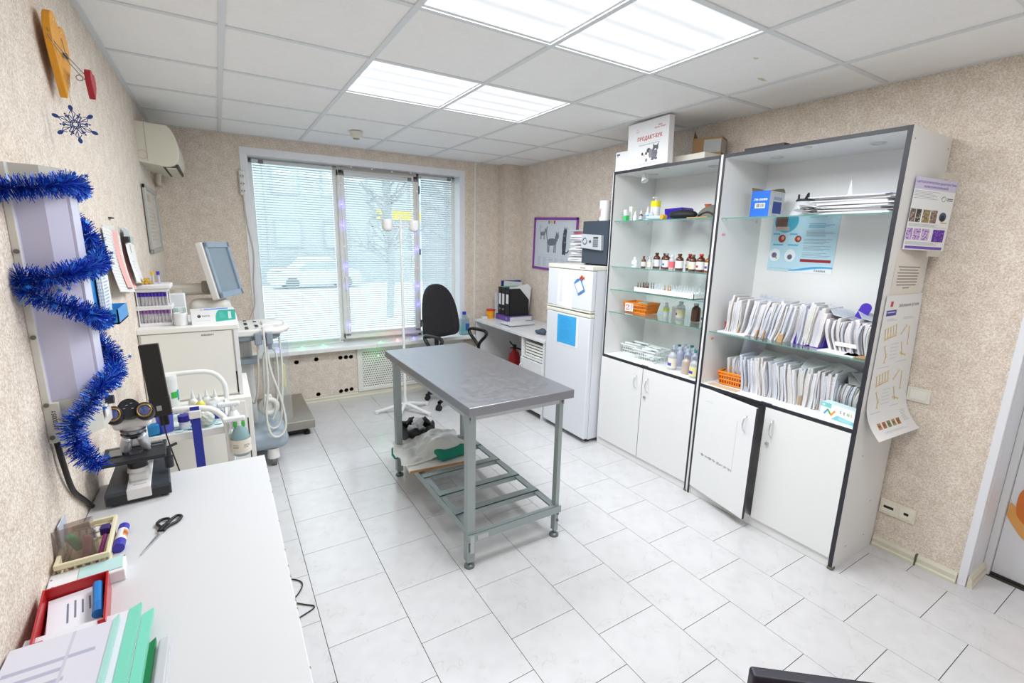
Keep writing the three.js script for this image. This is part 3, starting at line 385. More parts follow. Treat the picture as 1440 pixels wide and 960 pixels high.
// ================================================================ fridge and things on it
{
  const f = thing('fridge', 'white two-door fridge freezer with notes on its doors', 'fridge');
  const x0 = 2.758, x1 = 3.31, z0 = 1.478, z1 = 2.042, m = M('#e1e4ea', 0.3);
  mesh('body', B(x0 + 0.05, x1, 0.03, 1.395, z0 + 0.004, z1 - 0.004, 0.004), m, f); mesh('top_cover', B(x0 - 0.004, x1, 1.395, 1.43, z0, z1, 0.008), M('#e8e6d8', 0.35), f);
  const up = mesh('freezer_door', B(x0, x0 + 0.048, 1.085, 1.393, z0, z1, 0.01), m, f); mesh('door_edge_strip', B(x0 - 0.003, x0 + 0.046, 1.072, 1.084, z0, z1, 0.003), M('#e4e2d4', 0.4), up);
  const lo = mesh('fridge_door', B(x0, x0 + 0.048, 0.04, 1.035, z0, z1, 0.01), m, f); mesh('door_edge_strip', B(x0 - 0.004, x0 + 0.046, 1.036, 1.064, z0, z1, 0.006), M('#e8e6d8', 0.4), lo);
  mesh('painted_grip_recess', B(x0 - 0.002, x0 + 0.02, 1.064, 1.072, z1 - 0.2, z1 - 0.03), M('#55544e', 0.8), f); mesh('seal', B(x0 + 0.046, x0 + 0.052, 0.04, 1.39, z0 + 0.006, z1 - 0.006), M('#8d9094', 0.7), f);  // grip is a solid dark box coloured for the shade of a recess
  mesh('badge', B(x0 - 0.006, x0 - 0.004, 1.41, 1.418, 1.9, 1.96), M('#9a9a92', 0.4), f); mesh('keyhole', B(x0 - 0.001, x0 + 0.001, 0.84, 0.88, 1.74, 1.752), M('#c9ccd2', 0.4), f);
  for (const z of [z0 + 0.05, z1 - 0.05]) for (const x of [x0 + 0.08, x1 - 0.06]) mesh('foot', C(0.018, 0.02, 0.03, 12), mDark, f, [x, 0, z]);
  const note = (name, label, tex, w, h, y, z, rz, cat = 'note') => { const g = new THREE.BoxGeometry(w, h, 0.0012); const o = mesh(name, g, tex, scene, [x0 - 0.0012, y, z], [0, -Math.PI / 2, 0]); o.rotation.set(0, -Math.PI / 2, rz, 'YXZ'); return tag(o, label, cat); };
  const lines = paper(print(256, 384, (x, w, h) => { x.fillStyle = '#f0f0f4'; x.fillRect(0, 0, w, h); inkLines(x, 40, 50, 60, 290, 22, '#b9bac8', 3); inkLines(x, 150, 90, 60, 120, 6, '#c6c7d2', 3); }));
  note('paper_note', 'white list taped to the upper fridge door', lines, 0.2, 0.29, 1.23, 1.72, -0.02);
  const bd = thing('door_badge', 'white card in a blue holder hanging by a red clip on the fridge', 'badge', [x0 - 0.003, 1.27, 1.9], 0); mesh('card_holder', E([[-0.04, -0.06], [0.045, -0.06], [0.04, 0.05], [0, 0.062], [-0.045, 0.05]], 0.004).rotateY(-Math.PI / 2).rotateX(-0.5), M('#3f7fc4', 0.4), bd); mesh('card', E([[-0.033, -0.045], [0.038, -0.045], [0.033, 0.035], [-0.038, 0.035]], 0.001).rotateY(-Math.PI / 2).rotateX(-0.5).translate(-0.0045, 0, 0), mPaper, bd); mesh('clip', [B(-0.008, 0.001, 0.05, 0.085, 0.02, 0.035, 0.003), B(-0.008, 0.001, 0.06, 0.075, 0.005, 0.055, 0.003)], M('#c8562a', 0.5), bd);
  const blue = paper(print(256, 320, (x, w, h) => { x.fillStyle = '#3aa9e6'; x.fillRect(0, 0, w, h); for (let i = 0; i < 26; i++) { x.fillStyle = 'rgba(20,90,170,0.35)'; x.fillRect(24 + rr(0, 20), 30 + i * 10, rr(90, 190), 3); } }));
  note('file_pocket', 'clear punched pocket behind the blue sheet on the fridge', M('#f0f1f4', 0.4), 0.24, 0.25, 0.895, 1.79, 0.01, 'pocket');
  note('blue_sheet', 'bright blue printed sheet on the lower fridge door', blue, 0.245, 0.235, 0.9, 1.762, 0.01, 'note').position.x -= 0.0013;
  // safe
  const s = thing('small_safe', 'dark grey steel safe with keypad on the fridge', 'safe', [2.885, 1.43, 1.748]);
  mesh('body', B(0.012, 0.34, 0.01, 0.34, 0, 0.302, 0.003), M('#333c48', 0.6), s); mesh('door', B(0, 0.014, 0.012, 0.338, 0.004, 0.298, 0.002), M('#37414e', 0.55), s); for (const z of [0.03, 0.27]) for (const x of [0.04, 0.3]) mesh('foot', C(0.012, 0.012, 0.011, 10), mRubber, s, [x, 0, z]);
  const kp = mesh('keypad_panel', E([[0.02, 0.135], [0.255, 0.12], [0.25, 0.228], [0.03, 0.238]].map(([a, b]) => [a, b]), 0.022, 0.003).rotateY(-Math.PI / 2).translate(-0.002, 0, 0), M('#c9ccd0', 0.35, { metalness: 0.4 }), s);
  mesh('dial', new THREE.TorusGeometry(0.024, 0.004, 8, 24).rotateY(Math.PI / 2).translate(-0.028, 0.185, 0.066), M('#7f858c', 0.3, { metalness: 0.7 }), kp); mesh('key_cover', C(0.01, 0.011, 0.006, 14).rotateZ(Math.PI / 2).translate(-0.026, 0.182, 0.13), M('#4a4f55', 0.4), kp); mesh('display', B(-0.0285, -0.026, 0.204, 0.218, 0.165, 0.22), M('#2a2d31', 0.2), kp);
  for (let r = 0; r < 4; r++) for (let c = 0; c < 3; c++) mesh('key', B(-0.03, -0.026, 0.142 + r * 0.015, 0.154 + r * 0.015, 0.164 + c * 0.02, 0.18 + c * 0.02, 0.001), M('#6d7379', 0.5), kp);
  // mug tin and papers
  const pic = paper(print(256, 256, (x, w, h) => { x.fillStyle = '#f2eff2'; x.fillRect(0, 0, w, h); x.fillStyle = '#c8a0a8'; x.beginPath(); x.moveTo(0, 90); x.lineTo(25, 120); x.lineTo(70, 118); x.lineTo(92, 88); x.lineTo(88, 200); x.lineTo(20, 240); x.closePath(); x.fill(); x.fillStyle = '#6b4a52'; x.beginPath(); x.arc(28, 150, 8, 0, 7); x.arc(66, 150, 8, 0, 7); x.fill(); x.fillStyle = '#8d84b4'; for (let i = 0; i < 14; i++) x.fillRect(176 + rr(-20, 26), 60 + i * 12, rr(12, 44), 6); }), 0.35);
  const mu = thing('printed_canister', 'white canister printed with a cat face on the safe', 'canister', [2.985, 1.7705, 1.885], 2.6); mesh('wall', [C(0.043, 0.043, 0.155, 28, true)], pic, mu); mesh('lid', C(0.0425, 0.0425, 0.154, 28), M('#efedf0', 0.4), mu);
  tag(mesh('black_case', B(-0.1, 0.1, 0, 0.012, -0.11, 0.11, 0.003), mDark, scene, [3.1, 1.7705, 1.9]), 'flat dark case lying on the safe behind the canister', 'case');
  let py = 1.4302; for (let k = 0; k < 34; k++) { const th = rr(0.004, 0.012), last = k > 31; tag(mesh('document', B(-0.11, 0.11, 0, th, -0.1, 0.1), last && k === 33 ? M('#c3cfd8', 0.5) : k === 30 ? M('#e6506a', 0.6) : rnd() < 0.15 ? M('#d9d8d2', 0.8) : mPaper, scene, [3.06 + rr(-0.03, 0.03), py, 1.63 + rr(-0.012, 0.006)], [0, rr(-0.22, 0.22) * (k < 3 ? 0.3 : 1), 0]), 'document in the tall untidy paper pile on the fridge', 'paper', 'paper pile on the fridge'); py += th + 0.0003; }
}
{ // framed cat poster on the right wall
  const t = print(512, 384, (x, w, h) => {
    x.fillStyle = '#d3dae2'; x.fillRect(0, 0, w, h); x.strokeStyle = '#aab4c0'; x.strokeRect(40, 24, w - 80, 250);
    const cat = (cx, cy, s, c, flip) => { x.save(); x.translate(cx, cy); x.scale(s * (flip ? -1 : 1), s); x.fillStyle = c; x.beginPath(); x.ellipse(0, 0, 48, 22, -0.05, 0, 7); x.fill(); for (const q of [-38, -24, 26, 40]) { x.fillRect(q - 5, 5, 9, 58); } x.beginPath(); x.ellipse(50, -34, 17, 16, 0, 0, 7); x.fill(); x.beginPath(); x.moveTo(38, -44); x.lineTo(36, -66); x.lineTo(49, -49); x.lineTo(62, -66); x.lineTo(64, -42); x.fill(); x.fillRect(30, -32, 26, 26); x.lineWidth = 8; x.strokeStyle = c; x.beginPath(); x.moveTo(-44, -8); x.quadraticCurveTo(-62, -50, -52, -92); x.stroke(); x.restore(); };
    cat(225, 175, 1.25, '#6d7480', false); cat(105, 115, 0.7, '#7a7d86', false);
    x.fillStyle = '#3b3e48'; x.beginPath(); x.ellipse(375, 190, 24, 70, 0, 0, 7); x.fill(); x.beginPath(); x.ellipse(380, 95, 20, 19, 0, 0, 7); x.fill(); x.beginPath(); x.moveTo(366, 88); x.lineTo(372, 60); x.lineTo(386, 78); x.lineTo(398, 58); x.lineTo(398, 95); x.fill(); x.fillRect(355, 105, 42, 60); x.lineWidth = 9; x.strokeStyle = '#3b3e48'; x.beginPath(); x.moveTo(392, 245); x.quadraticCurveTo(425, 250, 428, 225); x.stroke(); x.fillRect(355, 235, 14, 28); x.fillRect(382, 235, 14, 28);
    x.fillStyle = '#c9c39a'; x.fillRect(190, 18, 40, 18); x.fillStyle = '#6a5068'; x.fillRect(172, 16, 13, 24); x.fillStyle = '#a83c78'; x.fillRect(238, 16, 20, 24);
    for (let i = 0; i < 6; i++) inkLines(x, 50 + i * 72, 295, 60, 70, 7, '#a5afbb', 3); for (let i = 0; i < 10; i++) inkLines(x, rr(50, 440), rr(60, 250), 40, 12, 2, '#b3bcc8', 2);
  });
  const p = thing('framed_poster', 'poster of three cats in a purple frame on the wall', 'poster', [W - 0.002, 1.58, 0.775]); p.rotation.x = 0.03;
  const w = 0.74, h = 0.54, b = 0.024; mesh('poster_sheet', new THREE.BoxGeometry(w - 0.02, h - 0.02, 0.004).rotateY(-Math.PI / 2).translate(-0.004, 0, 0), paper(t, 0.45), p);
  mesh('poster_frame', [B(-0.016, 0, h / 2 - b, h / 2, -w / 2, w / 2, 0.003), B(-0.016, 0, -h / 2, -h / 2 + b, -w / 2, w / 2, 0.003), B(-0.016, 0, -h / 2, h / 2, -w / 2, -w / 2 + b, 0.003), B(-0.016, 0, -h / 2, h / 2, w / 2 - b, w / 2, 0.003)], M('#8a3c9e', 0.5), p); mesh('hanger', new THREE.TorusGeometry(0.01, 0.002, 6, 14).rotateY(Math.PI / 2).translate(-0.004, h / 2 + 0.006, 0), mSteel, p);
}
// ================================================================ two display cabinets by the right wall
const CX0 = 2.885, CX1 = 3.322, CT = 2.11, DECK = 0.755;
function cabinet(z0, z1, label, shelves, ajar) {
  const c = thing('display_cabinet', label, 'cabinet'), t = 0.018, m = M('#ebebea', 0.38), e = 0.003;
  const panel = (n, ...b) => mesh(n, B(...b), m, c);
  const edge = (g) => mesh('edge_band', g, mBlackEdge, c);
  panel('side_panel', CX0 + e, CX1, 0, CT, z0, z0 + t); panel('side_panel', CX0 + e, CX1, 0, CT, z1 - t, z1);
  edge(B(CX0, CX0 + e, ajar ? 0 : DECK - t, CT, z0 + 0.0055, z0 + t + 0.001)); edge(B(CX0, CX0 + e, 0, CT, z1 - t - 0.001, ajar ? z1 : z1 - 0.006)); panel('white_edge', CX0, CX0 + e, ajar ? 0 : DECK - t, CT, z0, z0 + 0.0055); if (!ajar) panel('white_edge', CX0, CX0 + e, 0, CT, z1 - 0.006, z1);
  panel('top_panel', CX0 + e, CX1, CT - t, CT, z0 + t, z1 - t); edge(B(CX0, CX0 + e, CT - t - 0.001, CT, z0 + t, z1 - t));
  panel('deck', CX0 + e, CX1 - 0.006, DECK - t, DECK, z0 + t, z1 - t); edge(B(CX0, CX0 + e, DECK - t - 0.001, DECK, z0 + t, z1 - t));
  panel('back_panel', CX1 - 0.006, CX1, 0.05, CT - t, z0 + t, z1 - t); panel('plinth', CX0 + 0.012, CX0 + 0.03, 0, 0.058, z0 + t, z1 - t); panel('floor_panel', CX0 + 0.03, CX1 - 0.006, 0.042, 0.058, z0 + t, z1 - t);
  for (const y of shelves) { const s = mesh('glass_shelf', B(CX0 + 0.025, CX1 - 0.012, y - 0.006, y, z0 + t + 0.002, z1 - t - 0.002), mGlassPane, c); mesh('shelf_edge', B(CX0 + 0.0235, CX0 + 0.025, y - 0.006, y, z0 + t + 0.002, z1 - t - 0.002), mGreenEdge, s); mesh('shelf_pin', [[CX0 + 0.07, z0 + t + 0.004], [CX1 - 0.06, z0 + t + 0.004], [CX0 + 0.07, z1 - t - 0.004], [CX1 - 0.06, z1 - t - 0.004]].map(([x, z]) => C(0.004, 0.004, 0.006, 8).translate(x, y - 0.0125, z)), mSteel, s); }
  const zm = (z0 + z1) / 2, d0 = z0 + (ajar ? t + 0.002 : 0.001), d1 = z1 - t - 0.002, dw = (d1 - d0) / 2 - 0.0015, dh = DECK - t - 0.004;
  const door = (za, hingeAtStart, rot) => {
    const p = new THREE.Group(); p.name = 'door'; p.position.set(CX0 + 0.004, 0, hingeAtStart ? za : za + dw); p.rotation.y = rot; c.add(p);
    const q = hingeAtStart ? 0 : -dw;
    mesh('door_panel', B(-0.005, 0.011, 0.06, dh, q, q + dw, 0.0012), m, p); mesh('dark_rim', [B(-0.0052, 0.0112, 0.06, dh, q + (hingeAtStart ? dw : -0.0008), q + (hingeAtStart ? dw + 0.0008 : 0))], M('#3a3240', 0.5), p);
    const hz = hingeAtStart ? q + dw - 0.055 : q + 0.05; mesh('handle', T([[-0.004, dh - 0.16, hz], [-0.022, dh - 0.145, hz], [-0.03, dh - 0.11, hz], [-0.022, dh - 0.075, hz], [-0.004, dh - 0.06, hz]], 0.004, 20, 7), mChrome, p);
    if (!hingeAtStart) mesh('lock', [C(0.009, 0.01, 0.012, 16).rotateZ(Math.PI / 2).translate(-0.005, dh - 0.2, q + 0.035)], mSteel, p);
    return p;
  };
  const dl = door(d0, true, ajar ? -0.17 : 0), dr = door(d0 + dw + 0.003, false, 0);
  if (ajar) { mesh('tape_mark', [B(-0.0056, -0.005, 0.31, 0.312, 0.05, 0.31), B(-0.0056, -0.005, 0.312, 0.62, 0.308, 0.31), B(-0.0056, -0.005, 0.66, 0.662, 0.06, 0.12)], M('#c9cacb', 0.7), dl); const n = []; for (let k = 0; k < 46; k++) { const z = rr(0.07, 0.31); n.push(B(-0.0058, -0.005, 0.305 + rr(-0.006, 0.008), 0.309 + rr(-0.002, 0.008), z, z + rr(0.002, 0.014))); } mesh('glue_residue', n, M('#b4b2ae', 0.8), dl); }
  mesh('door_buffer', B(CX0 - 0.001, CX0 + 0.006, DECK, DECK + 0.004, zm - 0.03, zm + 0.03, 0.001), M('#55565c', 0.5), c);
  for (const z of [z0 + 0.2, zm, z1 - 0.2]) mesh('ceiling_ring', new THREE.TorusGeometry(z === zm ? 0.014 : 0.03, 0.004, 6, 24).rotateX(Math.PI / 2).translate(CX0 + (z === zm ? 0.05 : 0.2), CT - t - 0.002, z), M('#d9dad6', 0.4), c);
  mesh('corner_foot', [B(CX0 - 0.002, CX0 + 0.03, 0, 0.014, z1 - 0.022, z1 + 0.004, 0.003)], M('#6d6558', 0.5), c);
  return c;
}
const cabA = cabinet(2.062, 2.949, 'open white display cabinet with medicines beside the fridge', [1.765, 1.433, 1.262, 1.091], false);
const cabB = cabinet(2.951, 3.836, 'open white display cabinet with patient cards and one door ajar', [1.761, 1.087], true);
for (const [y, z, c] of [[1.66, 2.99, '#f0a0b4'], [1.03, 2.985, '#f2905c']]) mesh('pink_sticker', B(2.93 + (y < 1.3 ? 0.01 : 0), 2.965, y, y + 0.012, z - 0.0205, z - 0.0195).translate(0, 0, 2.9696 - z + 0.02), M(c, 0.6), cabB);
mesh('spot_lamp', [C(0.012, 0.012, 0.02, 12).translate(3.0, 2.07, 2.25), L([[0.006, 0.02], [0.012, 0.015], [0.026, -0.018], [0.024, -0.02], [0.001, 0.0]], 18).rotateX(-0.5).translate(3.0, 2.055, 2.255)], M('#f3f3f0', 0.4), cabA);
mesh('screw_cap', [[3.0, 0.1], [3.2, 0.1], [3.0, 0.6], [3.1, 0.75], [3.2, 0.3], [2.92, 2.06], [3.29, 2.06]].map(([x, y]) => C(0.004, 0.004, 0.001, 8).rotateX(Math.PI / 2).translate(x, y, 3.8362)), M('#a9aaa8', 0.6), cabB);
// boxes on top of the cabinets
{
  const front = paper(print(512, 512, (x, w, h) => {
    x.fillStyle = '#f0f0f2'; x.fillRect(0, 0, w, h); x.textAlign = 'center'; x.fillStyle = '#c0392f'; x.font = 'bold 50px sans-serif'; x.save(); x.translate(280, 212); x.scale(0.92, 1.25); x.fillText('ПРОДАКТ-БУК', 0, 0); x.restore();
    x.font = 'bold 20px sans-serif'; x.fillText('ROYAL CANIN', 405, 108); x.beginPath(); for (let k = 0; k < 5; k++) { const q = 385 + k * 10; x.moveTo(q - 4, 84); x.lineTo(q, 66); x.lineTo(q + 4, 84); } x.fill(); x.fillStyle = '#d98f88'; x.font = '11px sans-serif'; x.fillText('✶', 128, 92); x.fillRect(108, 98, 42, 3); x.fillRect(112, 106, 34, 3); x.fillRect(116, 76, 22, 3);
    x.fillStyle = '#b8b8be'; x.fillRect(130, 238, 300, 2); x.fillStyle = '#c9c9ce'; x.fillRect(150, 256, 260, 14);
    const blob = (c, ...e) => { x.fillStyle = c; x.beginPath(); x.ellipse(...e, 0, 0, 7); x.fill(); };
    blob('#7d7d84', 345, 380, 42, 62); blob('#5f5f66', 362, 325, 34, 32); x.fillStyle = '#5f5f66'; x.beginPath(); x.moveTo(332, 312); x.lineTo(330, 272); x.lineTo(354, 296); x.lineTo(376, 296); x.lineTo(398, 268); x.lineTo(394, 318); x.fill(); blob('#e6e6ea', 362, 340, 13, 11); blob('#55555c', 276, 334, 24, 26); blob('#8d8d94', 300, 372, 20, 52); blob('#6d6d74', 330, 440, 20, 14); blob('#6d6d74', 372, 440, 18, 13); for (let i = 0; i < 40; i++) { x.fillStyle = '#4a4a52'; x.fillRect(rr(312, 380), rr(340, 430), rr(4, 14), 2); }
    blob('#ededf0', 228, 420, 36, 44); blob('#f4f4f6', 222, 374, 30, 28); blob('#3c3c44', 198, 362, 12, 17); blob('#3c3c44', 248, 364, 12, 17); blob('#222228', 222, 384, 6, 5); blob('#44444c', 212, 370, 4, 4); blob('#44444c', 232, 370, 4, 4); blob('#85858c', 252, 440, 14, 20);
    inkLines(x, 150, 468, 240, 26, 3, '#a9a9b0', 3);
  }));
  const side = M('#e9e9ea', 0.6), b = tag(mesh('book_box', new THREE.BoxGeometry(0.345, 0.29, 0.05), [side, side, side, side, front, side], scene, [2.905, CT + 0.147, 2.372], [0, -Math.PI / 2, 0]), 'white product box printed with a puppy and a kitten on the cabinet', 'box');
  b.rotation.set(0, -Math.PI / 2 + 0.03, 0.035, 'YXZ');
  const sm = paper(print(128, 128, (x, w, h) => { x.fillStyle = '#edeef2'; x.fillRect(0, 0, w, h); x.fillStyle = '#55555c'; x.fillRect(10, 12, 34, 10); x.fillRect(10, 26, 20, 4); }));
  tag(mesh('small_box', new THREE.BoxGeometry(0.115, 0.13, 0.04), [side, side, side, side, sm, side], scene, [2.912, CT + 0.0655, 2.128], [0, -Math.PI / 2, 0]), 'small white carton beside the puppy and kitten box', 'box');
  tag(mesh('long_box', B(3.0, 3.2, CT, CT + 0.06, 2.5, 2.74, 0.003), M('#e2ddd2', 0.7), scene), 'low cream carton behind the puppy and kitten box', 'box');
  const bx = thing('open_carton', 'brown and grey printed carton with raised flap on the cabinet', 'box', [3.2, CT + 0.0605, 2.62], 0.4); mesh('carton', B(-0.07, 0.07, 0, 0.115, -0.09, 0.09, 0.002), M('#9a7a54', 0.8), bx); mesh('print_patch', [B(-0.0712, -0.07, 0.02, 0.1, -0.02, 0.085), B(-0.06, 0.05, 0.02, 0.1, 0.09, 0.0912)], M('#a9aba8', 0.7), bx); mesh('flap', E([[-0.07, 0], [0.07, 0], [0, 0.06]], 0.002).rotateX(-0.25).translate(0, 0.115, -0.09), M('#8f6f49', 0.8), bx);
  tag(mesh('dark_folder', B(3.0, 3.2, CT, CT + 0.02, 3.06, 3.28), mBlack, scene).translateX(-0.08), 'thin black folder lying over the taller cabinet edge', 'folder');
}
// medicines
const mMilk = M('#f1f5f4', 0.35, { transmission: 0.15, thickness: 0 });
const glassBody = (r, h, nr, nh) => [[0.001, 0], [r * 0.92, 0], [r, 0.003], [r, h * 0.68], [r * 0.86, h * 0.8], [nr, h * 0.9], [nr, h * 0.9 + nh]];
function vial(name, label, x, y, z, r, h, body, lab, cap, stripe, group) {
  const t = thing(name, label, 'bottle', [x, y, z], rr(-0.4, 0.4) - 0.9, group); const nr = r * 0.42;
  mesh('glass', L([...glassBody(r, h, nr, 0.008), [0.001, h * 0.9 + 0.008]], 18), body, t);
  if (lab) { mesh('label', new THREE.CylinderGeometry(r * 1.015, r * 1.015, h * 0.5, 18, 1, true).translate(0, h * 0.36, 0), M(lab, 0.6, { side: THREE.DoubleSide }), t); if (stripe) mesh('label_stripe', new THREE.CylinderGeometry(r * 1.022, r * 1.022, h * 0.15, 18, 1, true, 2.2, 3.6).translate(0, h * 0.3, 0), M(stripe, 0.6, { side: THREE.DoubleSide }), t); }
  mesh('cap', C(nr * 1.18, nr * 1.18, 0.013, 14).translate(0, h * 0.9 + 0.006, 0), M(cap, 0.35, { metalness: cap === '#b9bbbf' ? 0.8 : 0 }), t); return t;
}
{
  const y = 1.433, b = mBrownGlass;
  vial('medicine_vial', 'low white and turquoise vial at the end of the vial shelf', 2.96, y, 2.265, 0.022, 0.062, M('#e9eff0', 0.2), '#f0f2f2', '#e9ebec', '#35b6b4');
  vial('medicine_vial', 'little brown vial between the turquoise and the clear vial', 3.05, y, 2.265, 0.017, 0.07, b, '#e8e2df', '#8a3a22', null); vial('medicine_vial', 'little clear vial with yellow stripe on the vial shelf', 3.06, y, 2.315, 0.015, 0.072, mFrost, '#eeeede', '#c9c9cc', '#e6d66a');
  const row = [[3.15, 2.325, 0.026, 0.1, '#eceef4', '#4a2416', '#c9cfe0', 'brown medicine bottle with plain white label, first of the row'], [3.2, 2.355, 0.024, 0.098, '#dfe6f2', '#4a2416', null, 'brown medicine bottle with pale blue label tucked behind the row'], [3.14, 2.425, 0.026, 0.1, '#f0f1f5', '#b9bbbf', '#3d6fb4', 'brown medicine bottle with white label and blue print'], [3.12, 2.49, 0.0215, 0.088, '#ef6a72', '#e9e9ea', null, 'clear medicine bottle with coral red label'], [3.12, 2.555, 0.027, 0.1, '#f1f1f2', '#5a3420', null, 'brown medicine bottle with broad blank white label'], [3.2, 2.575, 0.024, 0.1, '#f0ece8', '#c4242a', '#c8502a', 'brown medicine bottle with red cap and orange stripe'], [3.12, 2.665, 0.0245, 0.098, '#eeeede', '#77705f', '#ecd84a', 'brown medicine bottle with white and yellow label'], [3.11, 2.735, 0.0275, 0.104, '#f1eeee', '#d2262c', '#cf3038', 'brown medicine bottle with red cap and red lettering'], [3.1, 2.805, 0.0265, 0.1, '#eee9d8', '#c07a2c', '#5a3fb0', 'amber medicine bottle with yellow and violet label']];
  for (const [x, z, r, h, l, cap, st, label] of row) vial('medicine_bottle', label, x - 0.03, y, z, r, h, l === '#ef6a72' ? mFrost : l === '#eee9d8' ? M('#9a5518', 0.12, { clearcoat: 0.5 }) : b, l, cap, st);
  mesh('yellow_patch', new THREE.CylinderGeometry(0.0272, 0.0272, 0.022, 18, 1, true, 2.6, 1.6).translate(0, 0.048, 0), M('#ead22a', 0.6, { side: THREE.DoubleSide }), scene.getObjectByName('medicine_bottle_008'));
  const wb = thing('pill_jar', 'white plastic pill jar at the cabinet partition', 'jar', [3.05, y, 2.865]); mesh('jar', L([[0.001, 0], [0.026, 0], [0.027, 0.05], [0.02, 0.06], [0.001, 0.06]], 18), mPlastic, wb); mesh('lid', C(0.021, 0.022, 0.016, 18).translate(0, 0.06, 0), mWhite, wb);
  const gb = thing('pill_jar', 'green plastic pill jar at the cabinet partition', 'jar', [2.96, y, 2.9]); mesh('jar', L([[0.001, 0], [0.02, 0], [0.021, 0.045], [0.016, 0.055], [0.001, 0.055]], 18), M('#2f9a5c', 0.4), gb); mesh('lid', C(0.016, 0.016, 0.02, 16).translate(0, 0.055, 0), mBlack, gb);
}
{ // top shelf
  const y = 1.765;
  tag(mesh('medicine_carton', [B(-0.014, 0.014, 0, 0.08, -0.014, 0.014)], mWhite, scene, [2.965, y, 2.14]), 'tall white and green medicine carton on the top shelf', 'carton'); mesh('green_band', B(-0.0145, 0.0145, 0.001, 0.04, -0.0145, 0.0145), M('#3fc06a', 0.5), scene.getObjectByName('medicine_carton'));
  tag(mesh('medicine_carton', B(-0.014, 0.014, 0, 0.105, -0.014, 0.014), M('#e8ebe4', 0.6), scene, [3.01, y, 2.15]), 'slim pale medicine carton behind the green one', 'carton');
  const drop = (x, z, r, h, bm, label, lab) => { const t = thing('dropper_bottle', label, 'bottle', [x, y, z]); mesh('body', L([[0.001, 0], [r, 0.001], [r, h * 0.5], [r * 0.5, h * 0.62], [r * 0.45, h * 0.66], [0.001, h * 0.66]], 16), bm, t); mesh('nozzle', L([[r * 0.5, h * 0.64], [r * 0.42, h * 0.8], [r * 0.12, h], [0.001, h]], 14), mWhite, t); if (lab) mesh('label', new THREE.CylinderGeometry(r * 1.02, r * 1.02, h * 0.32, 16, 1, true).translate(0, h * 0.28, 0), M(lab, 0.6, { side: THREE.DoubleSide }), t); };
  drop(2.98, 2.215, 0.014, 0.07, M('#eef1f6', 0.3), 'small white dropper bottle on the top shelf'); drop(2.99, 2.262, 0.014, 0.075, mBrownGlass, 'small brown dropper bottle on the top shelf', '#c8ccd4'); drop(3.03, 2.285, 0.017, 0.1, M('#eceff4', 0.3), 'white dropper bottle with light blue label on the top shelf', '#8dbbe6'); drop(3.0, 2.35, 0.018, 0.09, mFrost, 'frosted dropper bottle before the yellow pump bottle', null);
  const pb = thing('pump_bottle', 'clear bottle with bright yellow top and white spout', 'bottle', [3.09, y, 2.3]); mesh('body', C(0.034, 0.034, 0.1, 20), M('#f2f3ee', 0.3), pb); mesh('collar', C(0.035, 0.035, 0.04, 20).translate(0, 0.1, 0), M('#f4e60f', 0.4), pb); mesh('spout', [C(0.006, 0.006, 0.03, 8).translate(0, 0.14, 0), B(-0.03, 0.008, 0.158, 0.168, -0.007, 0.007, 0.003)], mWhite, pb);
  const pk = new RoundedBoxGeometry(0.13, 0.09, 0.15, 4, 0.012).translate(0, 0.045, 0); { const p = pk.attributes.position; for (let i = 0; i < p.count; i++) { p.setX(i, p.getX(i) + 0.008 * Math.sin(60 * p.getZ(i) + 30 * p.getY(i))); if (p.getY(i) > 0.05) p.setY(i, p.getY(i) + 0.01 * Math.sin(45 * p.getZ(i))); } pk.computeVertexNormals(); }
  tag(mesh('foil_pack', pk, M('#3a1fa6', 0.22), scene, [3.2, y, 2.42]), 'shiny violet foil pack on the top shelf', 'pack');
  const blk = new THREE.SphereGeometry(1, 24, 12).scale(0.055, 0.034, 0.11).translate(0, 0.034, 0); tag(mesh('black_pouch', blk, M('#16181a', 0.6), scene, [3.06, y, 2.57]), 'rounded black pouch lying on the top shelf', 'pouch');
  const yw = thing('ointment_tube', 'blue and white ointment tube lying against the black pouch', 'tube', [2.95, y, 2.44], 0.5); mesh('tube_body', L([[0.001, 0], [0.012, 0], [0.015, 0.08], [0.001, 0.1]], 14).rotateX(Math.PI / 2).translate(0, 0.015, -0.05), M('#bfd6ee', 0.4), yw); mesh('tube_cap', C(0.008, 0.008, 0.016, 12).rotateX(Math.PI / 2).translate(0, 0.015, -0.066), mWhite, yw);
  tag(mesh('yellow_roll', C(0.016, 0.016, 0.04, 16).rotateZ(Math.PI / 2).translate(0, 0.016, 0), M('#d3a52e', 0.6), scene, [2.955, y, 2.515]), 'yellow tape roll beside the black pouch', 'roll');
  tag(mesh('medicine_carton', B(-0.03, 0.03, 0, 0.065, -0.065, 0.065), mWhite, scene, [3.22, y, 2.64]), 'low wide white carton behind the black pouch', 'carton');
  tag(mesh('orange_funnel', L([[0.024, 0.1], [0.01, 0.075], [0.004, 0.07], [0.004, 0.0]], 16), M('#ef7a2a', 0.4, { side: THREE.DoubleSide }), scene, [3.13, y, 2.705]), 'little orange funnel beside the low white carton', 'funnel');
  const bag = new THREE.SphereGeometry(1, 24, 12, 0, 6.283, 0, 1.571).scale(0.09, 0.09, 0.12); const bg = thing('grey_case', 'grey soft case with black zip on the top shelf', 'case', [3.08, y, 2.8]); mesh('shell', bag, M('#6f6f66', 0.85), bg); mesh('case_floor', C(1, 1, 0.002, 24).scale(0.089, 1, 0.119), M('#5f5f57', 0.85), bg); mesh('zip', T([[-0.085, 0.02, -0.06], [-0.08, 0.04, 0], [-0.085, 0.02, 0.06]], 0.006, 14, 6), mBlack, bg);
